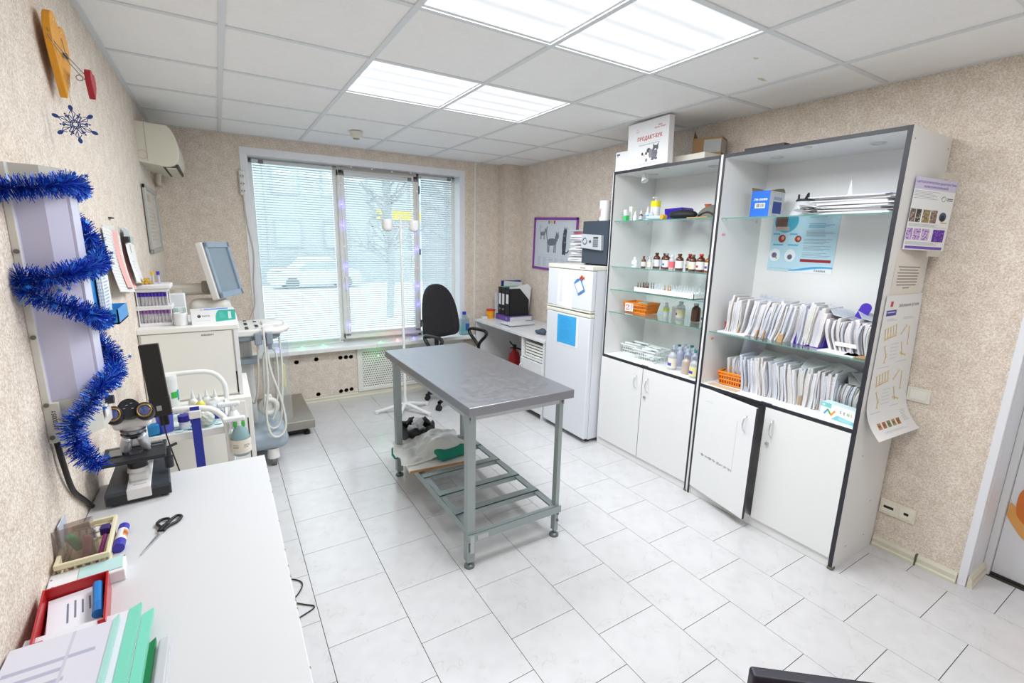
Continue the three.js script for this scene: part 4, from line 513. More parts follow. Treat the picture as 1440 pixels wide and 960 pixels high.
  tag(mesh('wooden_stick', bar([2.94, y + 0.005, 2.7], [2.955, y + 0.007, 2.84], 0.004, 8), M('#b98d58', 0.7), scene), 'short wooden stick in front of the grey case', 'stick');
}
{ // vial rack shelf
  const y = 1.262, rk = thing('vial_rack', 'white rack of ampoules on the third glass shelf', 'rack', [2.99, y, 2.56]);
  mesh('tray', [B(-0.06, 0.07, 0, 0.004, -0.26, 0.26), B(-0.06, -0.056, 0, 0.035, -0.26, 0.26), B(0.066, 0.07, 0, 0.035, -0.26, 0.26), B(-0.06, 0.07, 0, 0.035, -0.26, -0.256), B(-0.06, 0.07, 0, 0.035, 0.256, 0.26)], M('#f4f4f4', 0.4), rk);
  const fins = []; for (let k = 0; k < 26; k++) { const z = -0.25 + k * 0.0195; fins.push(B(-0.064, -0.06, 0.002, 0.034, z, z + 0.006)); } const fn = mesh('tray_fins', fins, mWhite, rk); fn.userData.kind = 'stuff';
  const amp = L([[0.001, 0.004], [0.0055, 0.004], [0.0055, 0.04], [0.0022, 0.048], [0.0035, 0.056], [0.001, 0.072]], 10), gold = M('#b8822a', 0.2), clr = mFrost;
  const lab = { g: 'amber ampoule standing in the white rack', c: 'clear glass ampoule standing in the white rack', b: 'clear ampoule with brown contents in the white rack' };
  for (let k = 0; k < 44; k++) { const z = -0.245 + (k % 22) * 0.0225, row = k < 22 ? -0.03 : 0.03, kind = z > -0.02 && z < 0.055 && k < 22 ? 'g' : z < -0.15 ? 'b' : 'c'; const a = tag(mesh('ampoule', amp, kind === 'g' ? gold : kind === 'b' ? M('#8a6a60', 0.15, { transmission: 0.4, thickness: 0 }) : clr, scene, [2.99 + row + rr(-0.004, 0.004), y, 2.56 + z]), lab[kind], 'ampoule', { g: 'amber ampoules in the rack', c: 'clear ampoules in the rack', b: 'brown ampoules in the rack' }[kind]); }
  const sy = thing('tall_ampoule', 'tall glass ampoule with copper neck at the rack end', 'ampoule', [3.01, y + 0.0045, 2.8]); mesh('glass', L([[0.001, 0], [0.008, 0], [0.008, 0.055], [0.003, 0.064], [0.003, 0.09], [0.001, 0.1]], 12), mFrost, sy); mesh('ring', C(0.0036, 0.0036, 0.004, 10).translate(0, 0.07, 0), M('#a86a3a', 0.4), sy);
}
function basket(name, label, x, y, z, ry, w, d, h, m, gap = 0.017, cat = 'basket') {
  const t = thing(name, label, cat, [x, y, z], ry), k = 0.86, P = [], wall = 0.003;
  mesh('basket_floor', B(-w / 2 * k, w / 2 * k, 0, 0.003, -d / 2 * k, d / 2 * k), m, t);
  mesh('rim', [B(-w / 2 - 0.004, w / 2 + 0.004, h - 0.012, h, -d / 2 - 0.004, -d / 2 + 0.004, 0.002), B(-w / 2 - 0.004, w / 2 + 0.004, h - 0.012, h, d / 2 - 0.004, d / 2 + 0.004, 0.002), B(-w / 2 - 0.004, -w / 2 + 0.004, h - 0.012, h, -d / 2, d / 2, 0.002), B(w / 2 - 0.004, w / 2 + 0.004, h - 0.012, h, -d / 2, d / 2, 0.002)], m, t);
  const side = (len, n) => { const g = []; for (let i = 0; i <= n; i++) { const s = (i / n - 0.5) * len; g.push([s * k, s]); } return g; };
  for (const [len, other, turn] of [[w, d, 0], [d, w, 1]]) { const n = Math.max(3, Math.round(len / gap)); for (const sgn of [-1, 1]) { const f = (s, q) => turn ? [sgn * other / 2 * q, s] : [s, sgn * other / 2 * q]; for (const [s0, s1] of side(len, n)) { const a = f(s0, k), b = f(s1, 1); P.push(bar([a[0], 0.002, a[1]], [b[0], h - 0.006, b[1]], m === mOrange ? 0.0042 : 0.0026, 5)); } for (const q of [0.02, 0.36, 0.68]) { const kk = k + (1 - k) * q, a = f(-len / 2 * kk, kk), b = f(len / 2 * kk, kk); P.push(bar([a[0], h * q + 0.002, a[1]], [b[0], h * q + 0.002, b[1]], q < 0.1 ? 0.005 : m === mOrange ? 0.006 : 0.0028, 5)); } } }
  const ws = mesh('woven_walls', P, m, t); ws.userData.kind = 'stuff'; return t;
}
{ // basket and bottle shelf
  const y = 1.091;
  const b = basket('orange_basket', 'orange plastic basket numbered 2 on the cabinet shelf', 3.09, y, 2.24, 0.12, 0.15, 0.22, 0.08, mOrange);
  const tg = paper(print(128, 128, (x, w, h) => { x.fillStyle = '#f3f0ee'; x.fillRect(0, 0, w, h); x.fillStyle = '#c8201e'; x.font = 'bold 118px serif'; x.fillText('2', 12, 108); x.fillStyle = '#c9ccd0'; x.fillRect(84, 10, 34, 110); }));
  mesh('number_card', new THREE.BoxGeometry(0.075, 0.06, 0.001).rotateY(-Math.PI / 2).translate(-0.082, 0.04, -0.05), tg, b);
  const tube = (i) => { const g = new THREE.CapsuleGeometry(0.014, rr(0.05, 0.1), 4, 10).rotateZ(Math.PI / 2); return g; };
  for (let i = 0; i < 6; i++) tag(mesh('medicine_pack', new RoundedBoxGeometry(0.05, 0.03, 0.06, 2, 0.01), i % 2 ? M('#a9c2b6', 0.5) : M('#cfd8d4', 0.4), scene, [3.09 + rr(-0.035, 0.03), y + 0.025 + i * 0.009, 2.17 + i * 0.025], [rr(-0.4, 0.4), rr(0, 3), rr(-0.3, 0.3)]), 'sealed pale green pack in the orange numbered basket', 'pack', 'packs in the orange numbered basket');
  const sp = thing('spray_bottle', 'small white spray bottle with lime stripe on the fourth shelf', 'bottle', [3.12, y, 2.455]); mesh('body', L([[0.001, 0], [0.02, 0], [0.021, 0.065], [0.01, 0.075], [0.001, 0.075]], 16), mWhite, sp); mesh('stripe', new THREE.CylinderGeometry(0.0215, 0.0215, 0.022, 16, 1, true).translate(0, 0.05, 0), M('#d6e84a', 0.5, { side: THREE.DoubleSide }), sp); mesh('spray_head', [C(0.011, 0.012, 0.02, 12).translate(0, 0.075, 0), B(-0.02, 0.008, 0.09, 0.1, -0.006, 0.006, 0.003)], mWhite, sp);
  tag(mesh('medicine_carton', B(-0.018, 0.018, 0, 0.07, -0.018, 0.018), M('#f0e6e6', 0.6), scene, [3.19, y, 2.48]), 'pale pink carton behind the small spray bottle', 'carton');
  const big = (x, z, label, m, lab, st) => vial('infusion_bottle', label, x, y, z, 0.031, 0.115, m, lab, '#b9bbbf', st);
  big(3.12, 2.58, 'clear infusion bottle with yellow and violet label on the fourth shelf', mFrost, '#f0e9c0', '#5a4fb8'); big(3.13, 2.7, 'large brown bottle without label on the fourth shelf', mBrownGlass, null, null); big(3.1, 2.805, 'clear infusion bottle with violet band beside the large brown bottle', mFrost, '#ece4b4', '#4a45b4');
  vial('medicine_vial', 'brown vial leaning behind the infusion bottles', 3.21, y, 2.63, 0.02, 0.1, mBrownGlass, null, '#5a3420', null);
}
{ // deck of the medicine cabinet
  const y = DECK;
  basket('clear_basket', 'clear plastic basket of syringes against the cabinet side', 3.14, y, 2.2, 0.1, 0.16, 0.22, 0.075, mMilk, 0.02); basket('clear_basket', 'clear plastic basket of syringes beside the bottles', 3.08, y, 2.4, 0.05, 0.2, 0.19, 0.085, mMilk, 0.02);
  const syr = new RoundedBoxGeometry(0.024, 0.012, 0.13, 1, 0.004);
  for (let i = 0; i < 26; i++) { const q = i < 12; tag(mesh('wrapped_syringe', syr, i % 4 === 0 ? M('#9fc9bf', 0.5) : M('#e9ecec', 0.5), scene, [(q ? 3.14 : 3.08) + rr(-0.05, 0.05), y + 0.014 + (i % 12) * 0.0065, (q ? 2.2 : 2.4) + rr(-0.02, 0.02)], [rr(-0.12, 0.12), rr(-0.9, 0.9), rr(-0.2, 0.2)]), q ? 'wrapped syringe in the clear basket against the cabinet side' : 'wrapped syringe in the clear basket beside the bottles', 'syringe', q ? 'syringes in the first clear basket' : 'syringes in the second clear basket'); }
  for (let i = 0; i < 16; i++) { const a = thing('infusion_bottle', 'clear plastic infusion flask crowded at the back of the deck', 'bottle', [3.12 + (i % 3) * 0.06 + rr(-0.008, 0.008), y, 2.555 + Math.floor(i / 3) * 0.062 + rr(-0.004, 0.004)], rr(0, 3), 'plastic infusion flasks on the deck'); mesh('flask', L([[0.001, 0], [0.026, 0], [0.027, 0.09], [0.022, 0.105], [0.011, 0.115], [0.011, 0.125], [0.001, 0.125]], 14), M('#d9dcee', 0.25, { transmission: 0.45, thickness: 0 }), a); mesh('cap', C(0.012, 0.012, 0.014, 12).translate(0, 0.125, 0), i % 4 === 1 ? M('#3f8f7c', 0.5) : M('#cfd3e2', 0.4), a); }
  vial('infusion_bottle', 'glass bottle with yellow and violet label at the deck front', 2.99, y, 2.655, 0.03, 0.135, mFrost, '#e8e2cf', '#b9bbbf', '#5a4fc0'); vial('infusion_bottle', 'glass bottle with rosy contents and no label on the deck', 2.985, y, 2.775, 0.03, 0.115, M('#e0cfc4', 0.15, { transmission: 0.4, thickness: 0 }), null, '#b9bbbf', null); vial('infusion_bottle', 'glass bottle with yellow label by the cabinet partition', 2.955, y, 2.862, 0.031, 0.125, mFrost, '#ece3a4', '#b9bbbf', '#4f48bc');
}
// ---------------------------------------------------------------- patient card cabinet
{
  const y = 1.761;
  const bl = thing('glove_carton', 'open blue and white carton with barcode on the upper shelf', 'box', [3.04, y, 3.06], 0.08);
  const cp = paper(print(128, 192, (x, w, h) => { x.fillStyle = '#2a6fd6'; x.fillRect(0, 0, w, h); x.fillStyle = '#f4f6fa'; x.font = 'bold 22px sans-serif'; x.fillText('.TH-2GRD', 14, 68); x.fillRect(30, 86, 70, 36); x.fillStyle = '#222222'; for (let i = 0; i < 16; i++) x.fillRect(36 + i * 3.8, 91, rr(1, 2.6), 26); }));
  const wp = paper(print(192, 192, (x, w, h) => { x.fillStyle = '#d7dae0'; x.fillRect(0, 0, w, h); x.fillStyle = '#41549c'; x.fillRect(48, 74, 116, 84); x.fillStyle = '#a9b2c6'; x.fillRect(52, 40, 108, 22); inkLines(x, 50, 164, 80, 20, 3, '#9aa0ae', 3); }));
  const pl = M('#d9dce2', 0.6); mesh('carton', new THREE.BoxGeometry(0.17, 0.15, 0.105).translate(0.085, 0.076, 0.0525), [pl, cp, M('#b0b2b4', 0.8), pl, wp, pl], bl);
  mesh('flap', [E([[0, 0], [0.17, 0], [0.15, 0.03], [0.03, 0.032]], 0.002).rotateX(-0.7).translate(0, 0.15, 0), E([[0, 0], [0.17, 0], [0.13, 0.02], [0.06, 0.012]], 0.002).rotateX(0.4).translate(0, 0.15, 0.105)], M('#8d7f68', 0.85), bl);
  const hood = thing('muzzle_hood', 'clear cone with black clips beside the blue carton', 'cone', [3.12, y, 3.33]); mesh('cone', L([[0.08, 0], [0.045, 0.09]], 22), M('#d3d6da', 0.3, { side: THREE.DoubleSide, transmission: 0.2, thickness: 0 }), hood); mesh('black_rim', [new THREE.TorusGeometry(0.045, 0.007, 8, 24).rotateX(Math.PI / 2).translate(0, 0.09, 0), E([[-0.02, 0], [0.015, 0], [0.01, 0.035]], 0.01).translate(-0.03, 0.093, 0.01), B(-0.04, -0.032, 0.09, 0.12, -0.03, -0.022)], mBlack, hood);
  let py = y + 0.0005; for (let k = 0; k < 16; k++) { const th = rr(0.003, 0.007); tag(mesh('document', B(-0.11, 0.11, 0, th, -0.16, 0.16), k === 15 ? M('#c9c8dc', 0.6) : k % 5 === 2 ? M('#d6d3cf', 0.8) : mPaper, scene, [3.08 + rr(-0.02, 0.02), py, 3.6 + rr(-0.03, 0.02)], [0, rr(-0.12, 0.12), 0]), 'flat document in the loose pile on the upper shelf', 'paper', 'loose papers on the upper shelf'); py += th + 0.0003; }
  for (let k = 0; k < 6; k++) { const g = new THREE.PlaneGeometry(0.18, 0.14, 8, 8).rotateX(-Math.PI / 2), p = g.attributes.position; for (let i = 0; i < p.count; i++) p.setY(i, 0.004 + 0.012 * (1 + Math.sin(p.getX(i) * 30 + k) * Math.cos(p.getZ(i) * 24 + k * 2))); g.computeVertexNormals(); tag(mesh('crumpled_sheet', g, M('#f2f2f3', 0.8, { side: THREE.DoubleSide }), scene, [3.04 + rr(-0.02, 0.02), y + k * 0.006, 3.43 + rr(-0.03, 0.03)], [0, rr(-0.6, 0.6), 0]), 'crumpled white sheet next to the loose pile', 'paper', 'crumpled sheets on the upper shelf'); }
  tag(mesh('paper_strip', E([[0, 0], [0.03, 0], [0.012, 0.09]], 0.001).rotateY(-Math.PI / 2), mPaper, scene, [3.12, py, 3.52]), 'small white paper strip standing upright on the pile', 'paper');
  // leaflet on the back panel
  const lf = paper(print(512, 448, (x, w, h) => {
    x.fillStyle = '#bfe0ee'; x.fillRect(0, 0, w, h); x.fillStyle = '#4fb4d0'; x.beginPath(); x.arc(110, 20, 96, 0, 7); x.fill(); x.fillStyle = '#7a5a50'; x.fillRect(24, 0, 96, 70); x.fillStyle = '#c9b8b0'; x.fillRect(30, 66, 110, 34);
    const oval = (c, a, b, r1, r2) => { x.fillStyle = c; x.beginPath(); x.ellipse(a, b, r1, r2, 0, 0, 7); x.fill(); };
    x.fillStyle = '#5fb8dc'; x.fillRect(14, 122, 56, 13); x.fillRect(152, 122, 60, 13); x.fillRect(24, 214, 84, 13); x.fillRect(146, 214, 84, 13);
    oval('#a33c30', 92, 168, 30, 34); oval('#d8a08c', 98, 162, 12, 16); oval('#a33c30', 222, 168, 26, 28); oval('#dcb0a0', 226, 166, 11, 13); oval('#e9f2f6', 50, 310, 46, 56); oval('#5a76b4', 46, 312, 22, 24); oval('#b0402e', 40, 306, 12, 12); oval('#e9f2f6', 176, 310, 44, 54); oval('#6a5f7c', 176, 322, 20, 22); oval('#d8b04a', 66, 336, 8, 8);
    inkLines(x, 290, 40, 200, 40, 4, '#6fb2cc', 5); inkLines(x, 280, 100, 215, 50, 5, '#8fa6b4', 4); for (let b = 0; b < 3; b++) inkLines(x, 270, 168 + b * 56, 215, 44, 4, '#93a9b6', 4);
    x.fillStyle = '#9a2630'; x.fillRect(262, 334, 230, 24); x.fillStyle = '#4fa8e0'; x.beginPath(); x.moveTo(180, 432); x.bezierCurveTo(300, 420, 340, 380, w, 392); x.lineTo(w, 404); x.bezierCurveTo(360, 396, 310, 440, 180, 440); x.fill(); x.fillStyle = '#eef3f6'; x.beginPath(); x.moveTo(180, 444); x.bezierCurveTo(320, 440, 360, 404, w, 408); x.lineTo(w, h); x.lineTo(180, h); x.fill(); x.fillStyle = '#30304a'; x.font = 'bold 22px sans-serif'; x.fillText('CANINA', 380, 434); x.fillStyle = '#a9b4c0'; x.font = '14px sans-serif'; x.fillText('ВЕТЕРИНАРНАЯ ДИАГНОСТИКА', 16, 430);
  }), 0.35);
  tag(mesh('kidney_leaflet', new THREE.BoxGeometry(0.375, 0.31, 0.001), lf, scene, [CX1 - 0.0072, 1.612, 3.235], [0, -Math.PI / 2, 0]), 'pale blue leaflet with organ drawings taped inside the cabinet', 'leaflet').rotation.set(0, -Math.PI / 2, -0.012, 'YXZ');
  // patient cards: thin curled booklets standing on edge
  const mk = (h, d, th, bend, flare) => { const g = new THREE.BoxGeometry(d, h, th, 3, 6, 1), p = g.attributes.position; for (let i = 0; i < p.count; i++) { const t = p.getY(i) / h + 0.5, u = p.getX(i) / d; p.setXYZ(i, p.getX(i) + 0.004 * Math.sin(t * 7), p.getY(i) + h / 2 + u * 0.006 * Math.sin(bend * 300), p.getZ(i) * (1 + flare * t) + bend * (4 * t * (1 - t)) + u * bend * 0.6); } g.computeVertexNormals(); return g; };
  const cg = [mk(0.205, 0.15, 0.006, 0.006, 0.6), mk(0.21, 0.155, 0.011, 0.004, 0.4), mk(0.2, 0.145, 0.0045, 0.01, 0.9), mk(0.215, 0.15, 0.008, -0.004, 0.5), mk(0.195, 0.15, 0.013, 0.002, 0.3)];
  const low = [mk(0.16, 0.15, 0.005, -0.008, 0.5), mk(0.165, 0.145, 0.009, -0.012, 0.6), mk(0.155, 0.15, 0.006, -0.015, 0.8)];
  const pm = [0, 1, 2, 3].map((k) => paper(print(64, 128, (x, w, h) => { x.fillStyle = ['#dcdce0', '#d3d2cf', '#dcd7d7', '#cacdd6'][k]; x.fillRect(0, 0, w, h); for (let i = 0; i < 26; i++) { x.fillStyle = ['#aeb0bc', '#bab5ae', '#bdb4b9', '#9ea6b8'][k]; x.fillRect(3 + rr(0, 8), 6 + i * 4.6, rr(26, 56), 1.6); } })));
  const kr = M('#b08f68', 0.85);
  const card = (x, yy, z, lean, gset, label, group) => { const o = tag(mesh('patient_card', gset[Math.floor(rnd() * gset.length)], pm[Math.floor(rnd() * 4)], scene, [x + rr(-0.012, 0.012), yy, z], [lean, rr(-0.1, 0.1), 0]), label, 'card', group); o.scale.y = rr(0.92, 1.05); return o; };
  let z = 3.035;
  for (; z < 3.115; z += 0.0085) card(3.05, 1.0885, z, 0.07 + rr(-0.02, 0.02), cg, 'white patient card standing upright at the start of the card shelf', 'upright cards of the card shelf');
  for (; z < 3.4; z += 0.0082) card(3.075, 1.0885, z - 0.012, 0.2 + rr(-0.05, 0.06), cg, 'white patient card leaning in the long row of the card shelf', 'leaning cards of the card shelf');
  for (; z < 3.555; z += 0.0085) card(3.095, 1.0905, z - 0.004, 0.1 + rr(-0.03, 0.03), cg, 'white patient card standing between the violet bookends', 'cards between the violet bookends');
  z = 3.6; for (; z < 3.8; z += 0.0078) card(3.08, 1.0885, z + 0.012, -0.2 + rr(-0.05, 0.05) + (z - 3.6) * 0.6, low, 'small patient card in the banded bundle on the card shelf', 'banded bundle of the card shelf');
  for (const [zz, t] of [[3.425, 0], [3.475, 0], [3.57, 1]]) { const e = thing('bookend', t ? 'violet bookend at the end of the upright cards' : 'violet bookend squeezed between the upright cards', 'bookend', [3.09, 1.0875, zz], 0, t ? undefined : 'inner violet bookends'); mesh('upright_plate', E([[-0.08, 0], [0.07, 0], [0.07, 0.12], [0.02, 0.2], [-0.03, 0.12], [-0.085, 0.01]], 0.0015), mPurple, e); mesh('foot_plate', B(-0.085, 0.06, 0, 0.0012, t ? -0.05 : 0.002, t ? 0.001 : 0.03), mPurple, e); }
  const pn = new THREE.Shape(); pn.moveTo(0, 0); pn.lineTo(0.05, 0); pn.lineTo(0.05, 0.06); pn.absarc(0.025, 0.06, 0.025, 0, Math.PI); pn.lineTo(0, 0); tag(mesh('violet_divider', E(pn, 0.002).rotateY(-Math.PI / 2), mPurple, scene, [3.13, 1.262, 3.645], [0.35, 0, 0]), 'rounded violet divider tab rising above the banded cards', 'divider');
  tag(mesh('rubber_band', B(3.0, 3.002, 1.12, 1.14, 3.63, 3.73), M('#eeeeec', 0.6), scene), 'white paper band around the small patient cards', 'band');
  for (const [x, yy, zz, r, l] of [[3.17, 1.292, 3.19, 0.5, 'printed sheet lying over the first leaning cards'], [3.15, 1.285, 3.27, 0.25, 'printed sheet lying over the middle leaning cards'], [3.18, 1.29, 3.45, -0.2, 'printed sheet resting on the cards by the bookends'], [3.12, 1.272, 3.6, 0.9, 'printed sheet tilted before the violet divider tab'], [3.15, 1.262, 3.73, 0.7, 'printed sheet tilted over the banded cards']]) tag(mesh('printed_sheet', new THREE.BoxGeometry(0.11, 0.0015, 0.15), pm[3], scene, [x, yy, zz], [r * 0.35 + 0.1, r, 0.12]), l, 'sheet');
  for (const [zz, l] of [[3.13, 'first kraft corner under the leaning cards'], [3.245, 'second kraft corner under the leaning cards'], [3.285, 'third kraft corner under the leaning cards'], [3.37, 'broad kraft corner under the leaning cards']]) tag(mesh('kraft_divider', E([[0, 0], [0.03, 0], [0.03, 0.045], [0.008, 0.04]], 0.006 + (zz > 3.3 ? 0.02 : 0)).rotateY(-Math.PI / 2).rotateY(Math.PI / 2).translate(0, 0, 0), kr, scene, [2.975, 1.0885, zz - 0.02], [0.1, 0.2, 0]), l + ' on the card shelf', 'divider');
  tag(mesh('red_card', B(3.04, 3.043, 1.0885, 1.14, 2.985, 3.025), M('#b23a2e', 0.6), scene), 'small brick red card at the end of the card shelf', 'card');
  for (const [x, zz, ry, n] of [[2.99, 3.09, 0.1, 'flat white booklet lying at the front of the card shelf'], [2.985, 3.67, -0.1, 'flat white envelope lying before the banded cards']]) tag(mesh('flat_booklet', new THREE.BoxGeometry(0.1, 0.006, 0.17), mPaper, scene, [x, 1.0905, zz], [0, ry, 0]), n, 'booklet');
  tag(mesh('flat_booklet', new THREE.BoxGeometry(0.09, 0.006, 0.12), kr, scene, [2.99, 1.0905, 3.755], [0, 0.15, 0]), 'flat kraft booklet lying before the banded cards', 'booklet');
  // lower deck
  z = 3.17; const yd = DECK;
  for (; z < 3.33; z += 0.0088) card(3.06, yd + 0.0005, z + 0.012, -0.13 + rr(-0.04, 0.03), cg, 'white patient card leaning towards the orange basket on the deck', 'deck cards leaning on the basket');
  for (; z < 3.47; z += 0.0088) card(3.075, yd + 0.0005, z + 0.012, -0.16 + rr(-0.04, 0.04), cg, 'white patient card leaning in the middle of the deck', 'leaning cards of the deck');
  for (; z < 3.66; z += 0.0088) card(3.09, yd + 0.0005, z + 0.004, -0.02 + rr(-0.04, 0.05), cg, 'white patient card standing upright on the deck', 'upright cards of the deck');
  for (; z < 3.8; z += 0.0078) card(3.12, yd + 0.0005, z, rr(-0.05, 0.05), low, 'small patient card behind the boxed gloves on the deck', 'small cards of the deck');
  for (const [zz, yy, r, l] of [[3.24, 0.955, 0.3, 'printed sheet lying over the cards by the orange basket'], [3.36, 0.962, -0.2, 'printed sheet lying over the leaning deck cards'], [3.5, 0.965, 0.2, 'printed sheet lying over the upright deck cards'], [3.6, 0.965, -0.3, 'second printed sheet lying over the upright deck cards'], [3.72, 0.94, 0.5, 'printed sheet tilted over the small deck cards'], [3.76, 0.935, 0.9, 'second printed sheet tilted over the small deck cards']]) tag(mesh('printed_sheet', new THREE.BoxGeometry(0.15, 0.0015, 0.12), pm[1], scene, [3.15, yy, zz], [0.15, r, 0.22]), l, 'sheet');
  for (const [zz, w, l] of [[3.205, 0.012, 'narrow kraft corner nearest the orange deck basket'], [3.27, 0.014, 'kraft corner under the cards leaning on the basket'], [3.405, 0.03, 'broad kraft corner under the leaning deck cards'], [3.47, 0.014, 'kraft corner where the deck cards turn upright'], [3.5, 0.014, 'kraft corner within the upright deck cards'], [3.57, 0.028, 'wide kraft corner under the upright deck cards']]) tag(mesh('kraft_divider', E([[0, 0], [w, 0.006], [w, 0.06], [0, 0.048]], 0.0015).rotateY(-Math.PI / 2), kr, scene, [2.985 + (zz - 3.2) * 0.1, yd + 0.0005, zz - w / 2]), l, 'divider');
  basket('orange_basket', 'orange plastic basket stuffed with papers on the deck', 3.065, yd + 0.003, 3.09, 0.12, 0.17, 0.15, 0.085, mOrange, 0.016);
  for (let k = 0; k < 9; k++) tag(mesh('patient_card', cg[k % 5], pm[k % 4], scene, [3.07 + rr(-0.01, 0.01), yd + 0.008, 3.105 + (k - 4) * 0.008], [rr(-0.1, 0.1), rr(-0.15, 0.15), 0]).scale.set(0.8, 0.8, 0.8) && scene.children[scene.children.length - 1], 'white patient card standing in the orange deck basket', 'card', 'cards in the orange deck basket');
  tag(mesh('kraft_envelope', E([[0, 0], [0.09, 0], [0.09, 0.06], [0.045, 0.11], [0, 0.06]], 0.002).rotateY(-Math.PI / 2), kr, scene, [3.02, yd + 0.02, 3.035], [0, 0, 0.1]), 'brown envelope with pointed flap in the orange deck basket', 'envelope');
  tag(mesh('folder_sheet', new THREE.BoxGeometry(0.002, 0.24, 0.14), pm[3], scene, [3.24, yd + 0.14, 3.06], [0.05, 0.1, -0.25]), 'tall printed folder leaning behind the orange deck basket', 'folder');
  tag(mesh('flat_booklet', B(2.91, 2.96, yd, yd + 0.0028, 3.0, 3.19), M('#cdb593', 0.7), scene), 'brown edged sheet under the orange deck basket', 'booklet');
  const sens = paper(print(512, 200, (x, w, h) => { x.fillStyle = '#eef2f2'; x.fillRect(0, 0, w, h); x.fillStyle = '#7fc6c8'; x.fillRect(0, 0, 160, 62); x.beginPath(); x.moveTo(180, h); x.lineTo(260, 130); x.lineTo(w, 150); x.lineTo(w, h); x.fill(); x.fillStyle = '#e9f6f6'; x.font = 'bold 40px sans-serif'; x.fillText('50', 18, 46); x.lineWidth = 26; x.lineCap = 'round'; x.strokeStyle = '#4a90e0'; x.beginPath(); x.moveTo(70, 150); x.lineTo(112, 88); x.stroke(); x.strokeStyle = '#4cae3a'; x.beginPath(); x.moveTo(112, 88); x.lineTo(172, 152); x.stroke(); x.strokeStyle = '#f0902a'; x.beginPath(); x.moveTo(172, 152); x.lineTo(216, 88); x.stroke(); x.font = 'bold 52px sans-serif'; ['#4a4a52', '#4a4a52', '#3f9a3a', '#d8a23a'].forEach((c, i) => { x.fillStyle = c; x.fillText('SENS'[i], 290 + i * 52, 92); }); inkLines(x, 290, 150, 200, 40, 4, '#bfe4e4', 4); }));
  const tl = M('#74c2c4', 0.5); tag(mesh('test_kit_box', new THREE.BoxGeometry(0.175, 0.075, 0.06), [tl, tl, M('#cfe3e3', 0.5), tl, sens, tl], scene, [2.972, yd + 0.038, 3.724], [0, -Math.PI / 2 - 0.2, 0]), 'white and turquoise glove box on the deck edge', 'box');
  tag(mesh('flat_booklet', B(2.9, 2.93, yd, yd + 0.002, 3.62, 3.8), M('#e9e9ec', 0.6), scene), 'thin white leaflet lying before the glove box', 'booklet');
}
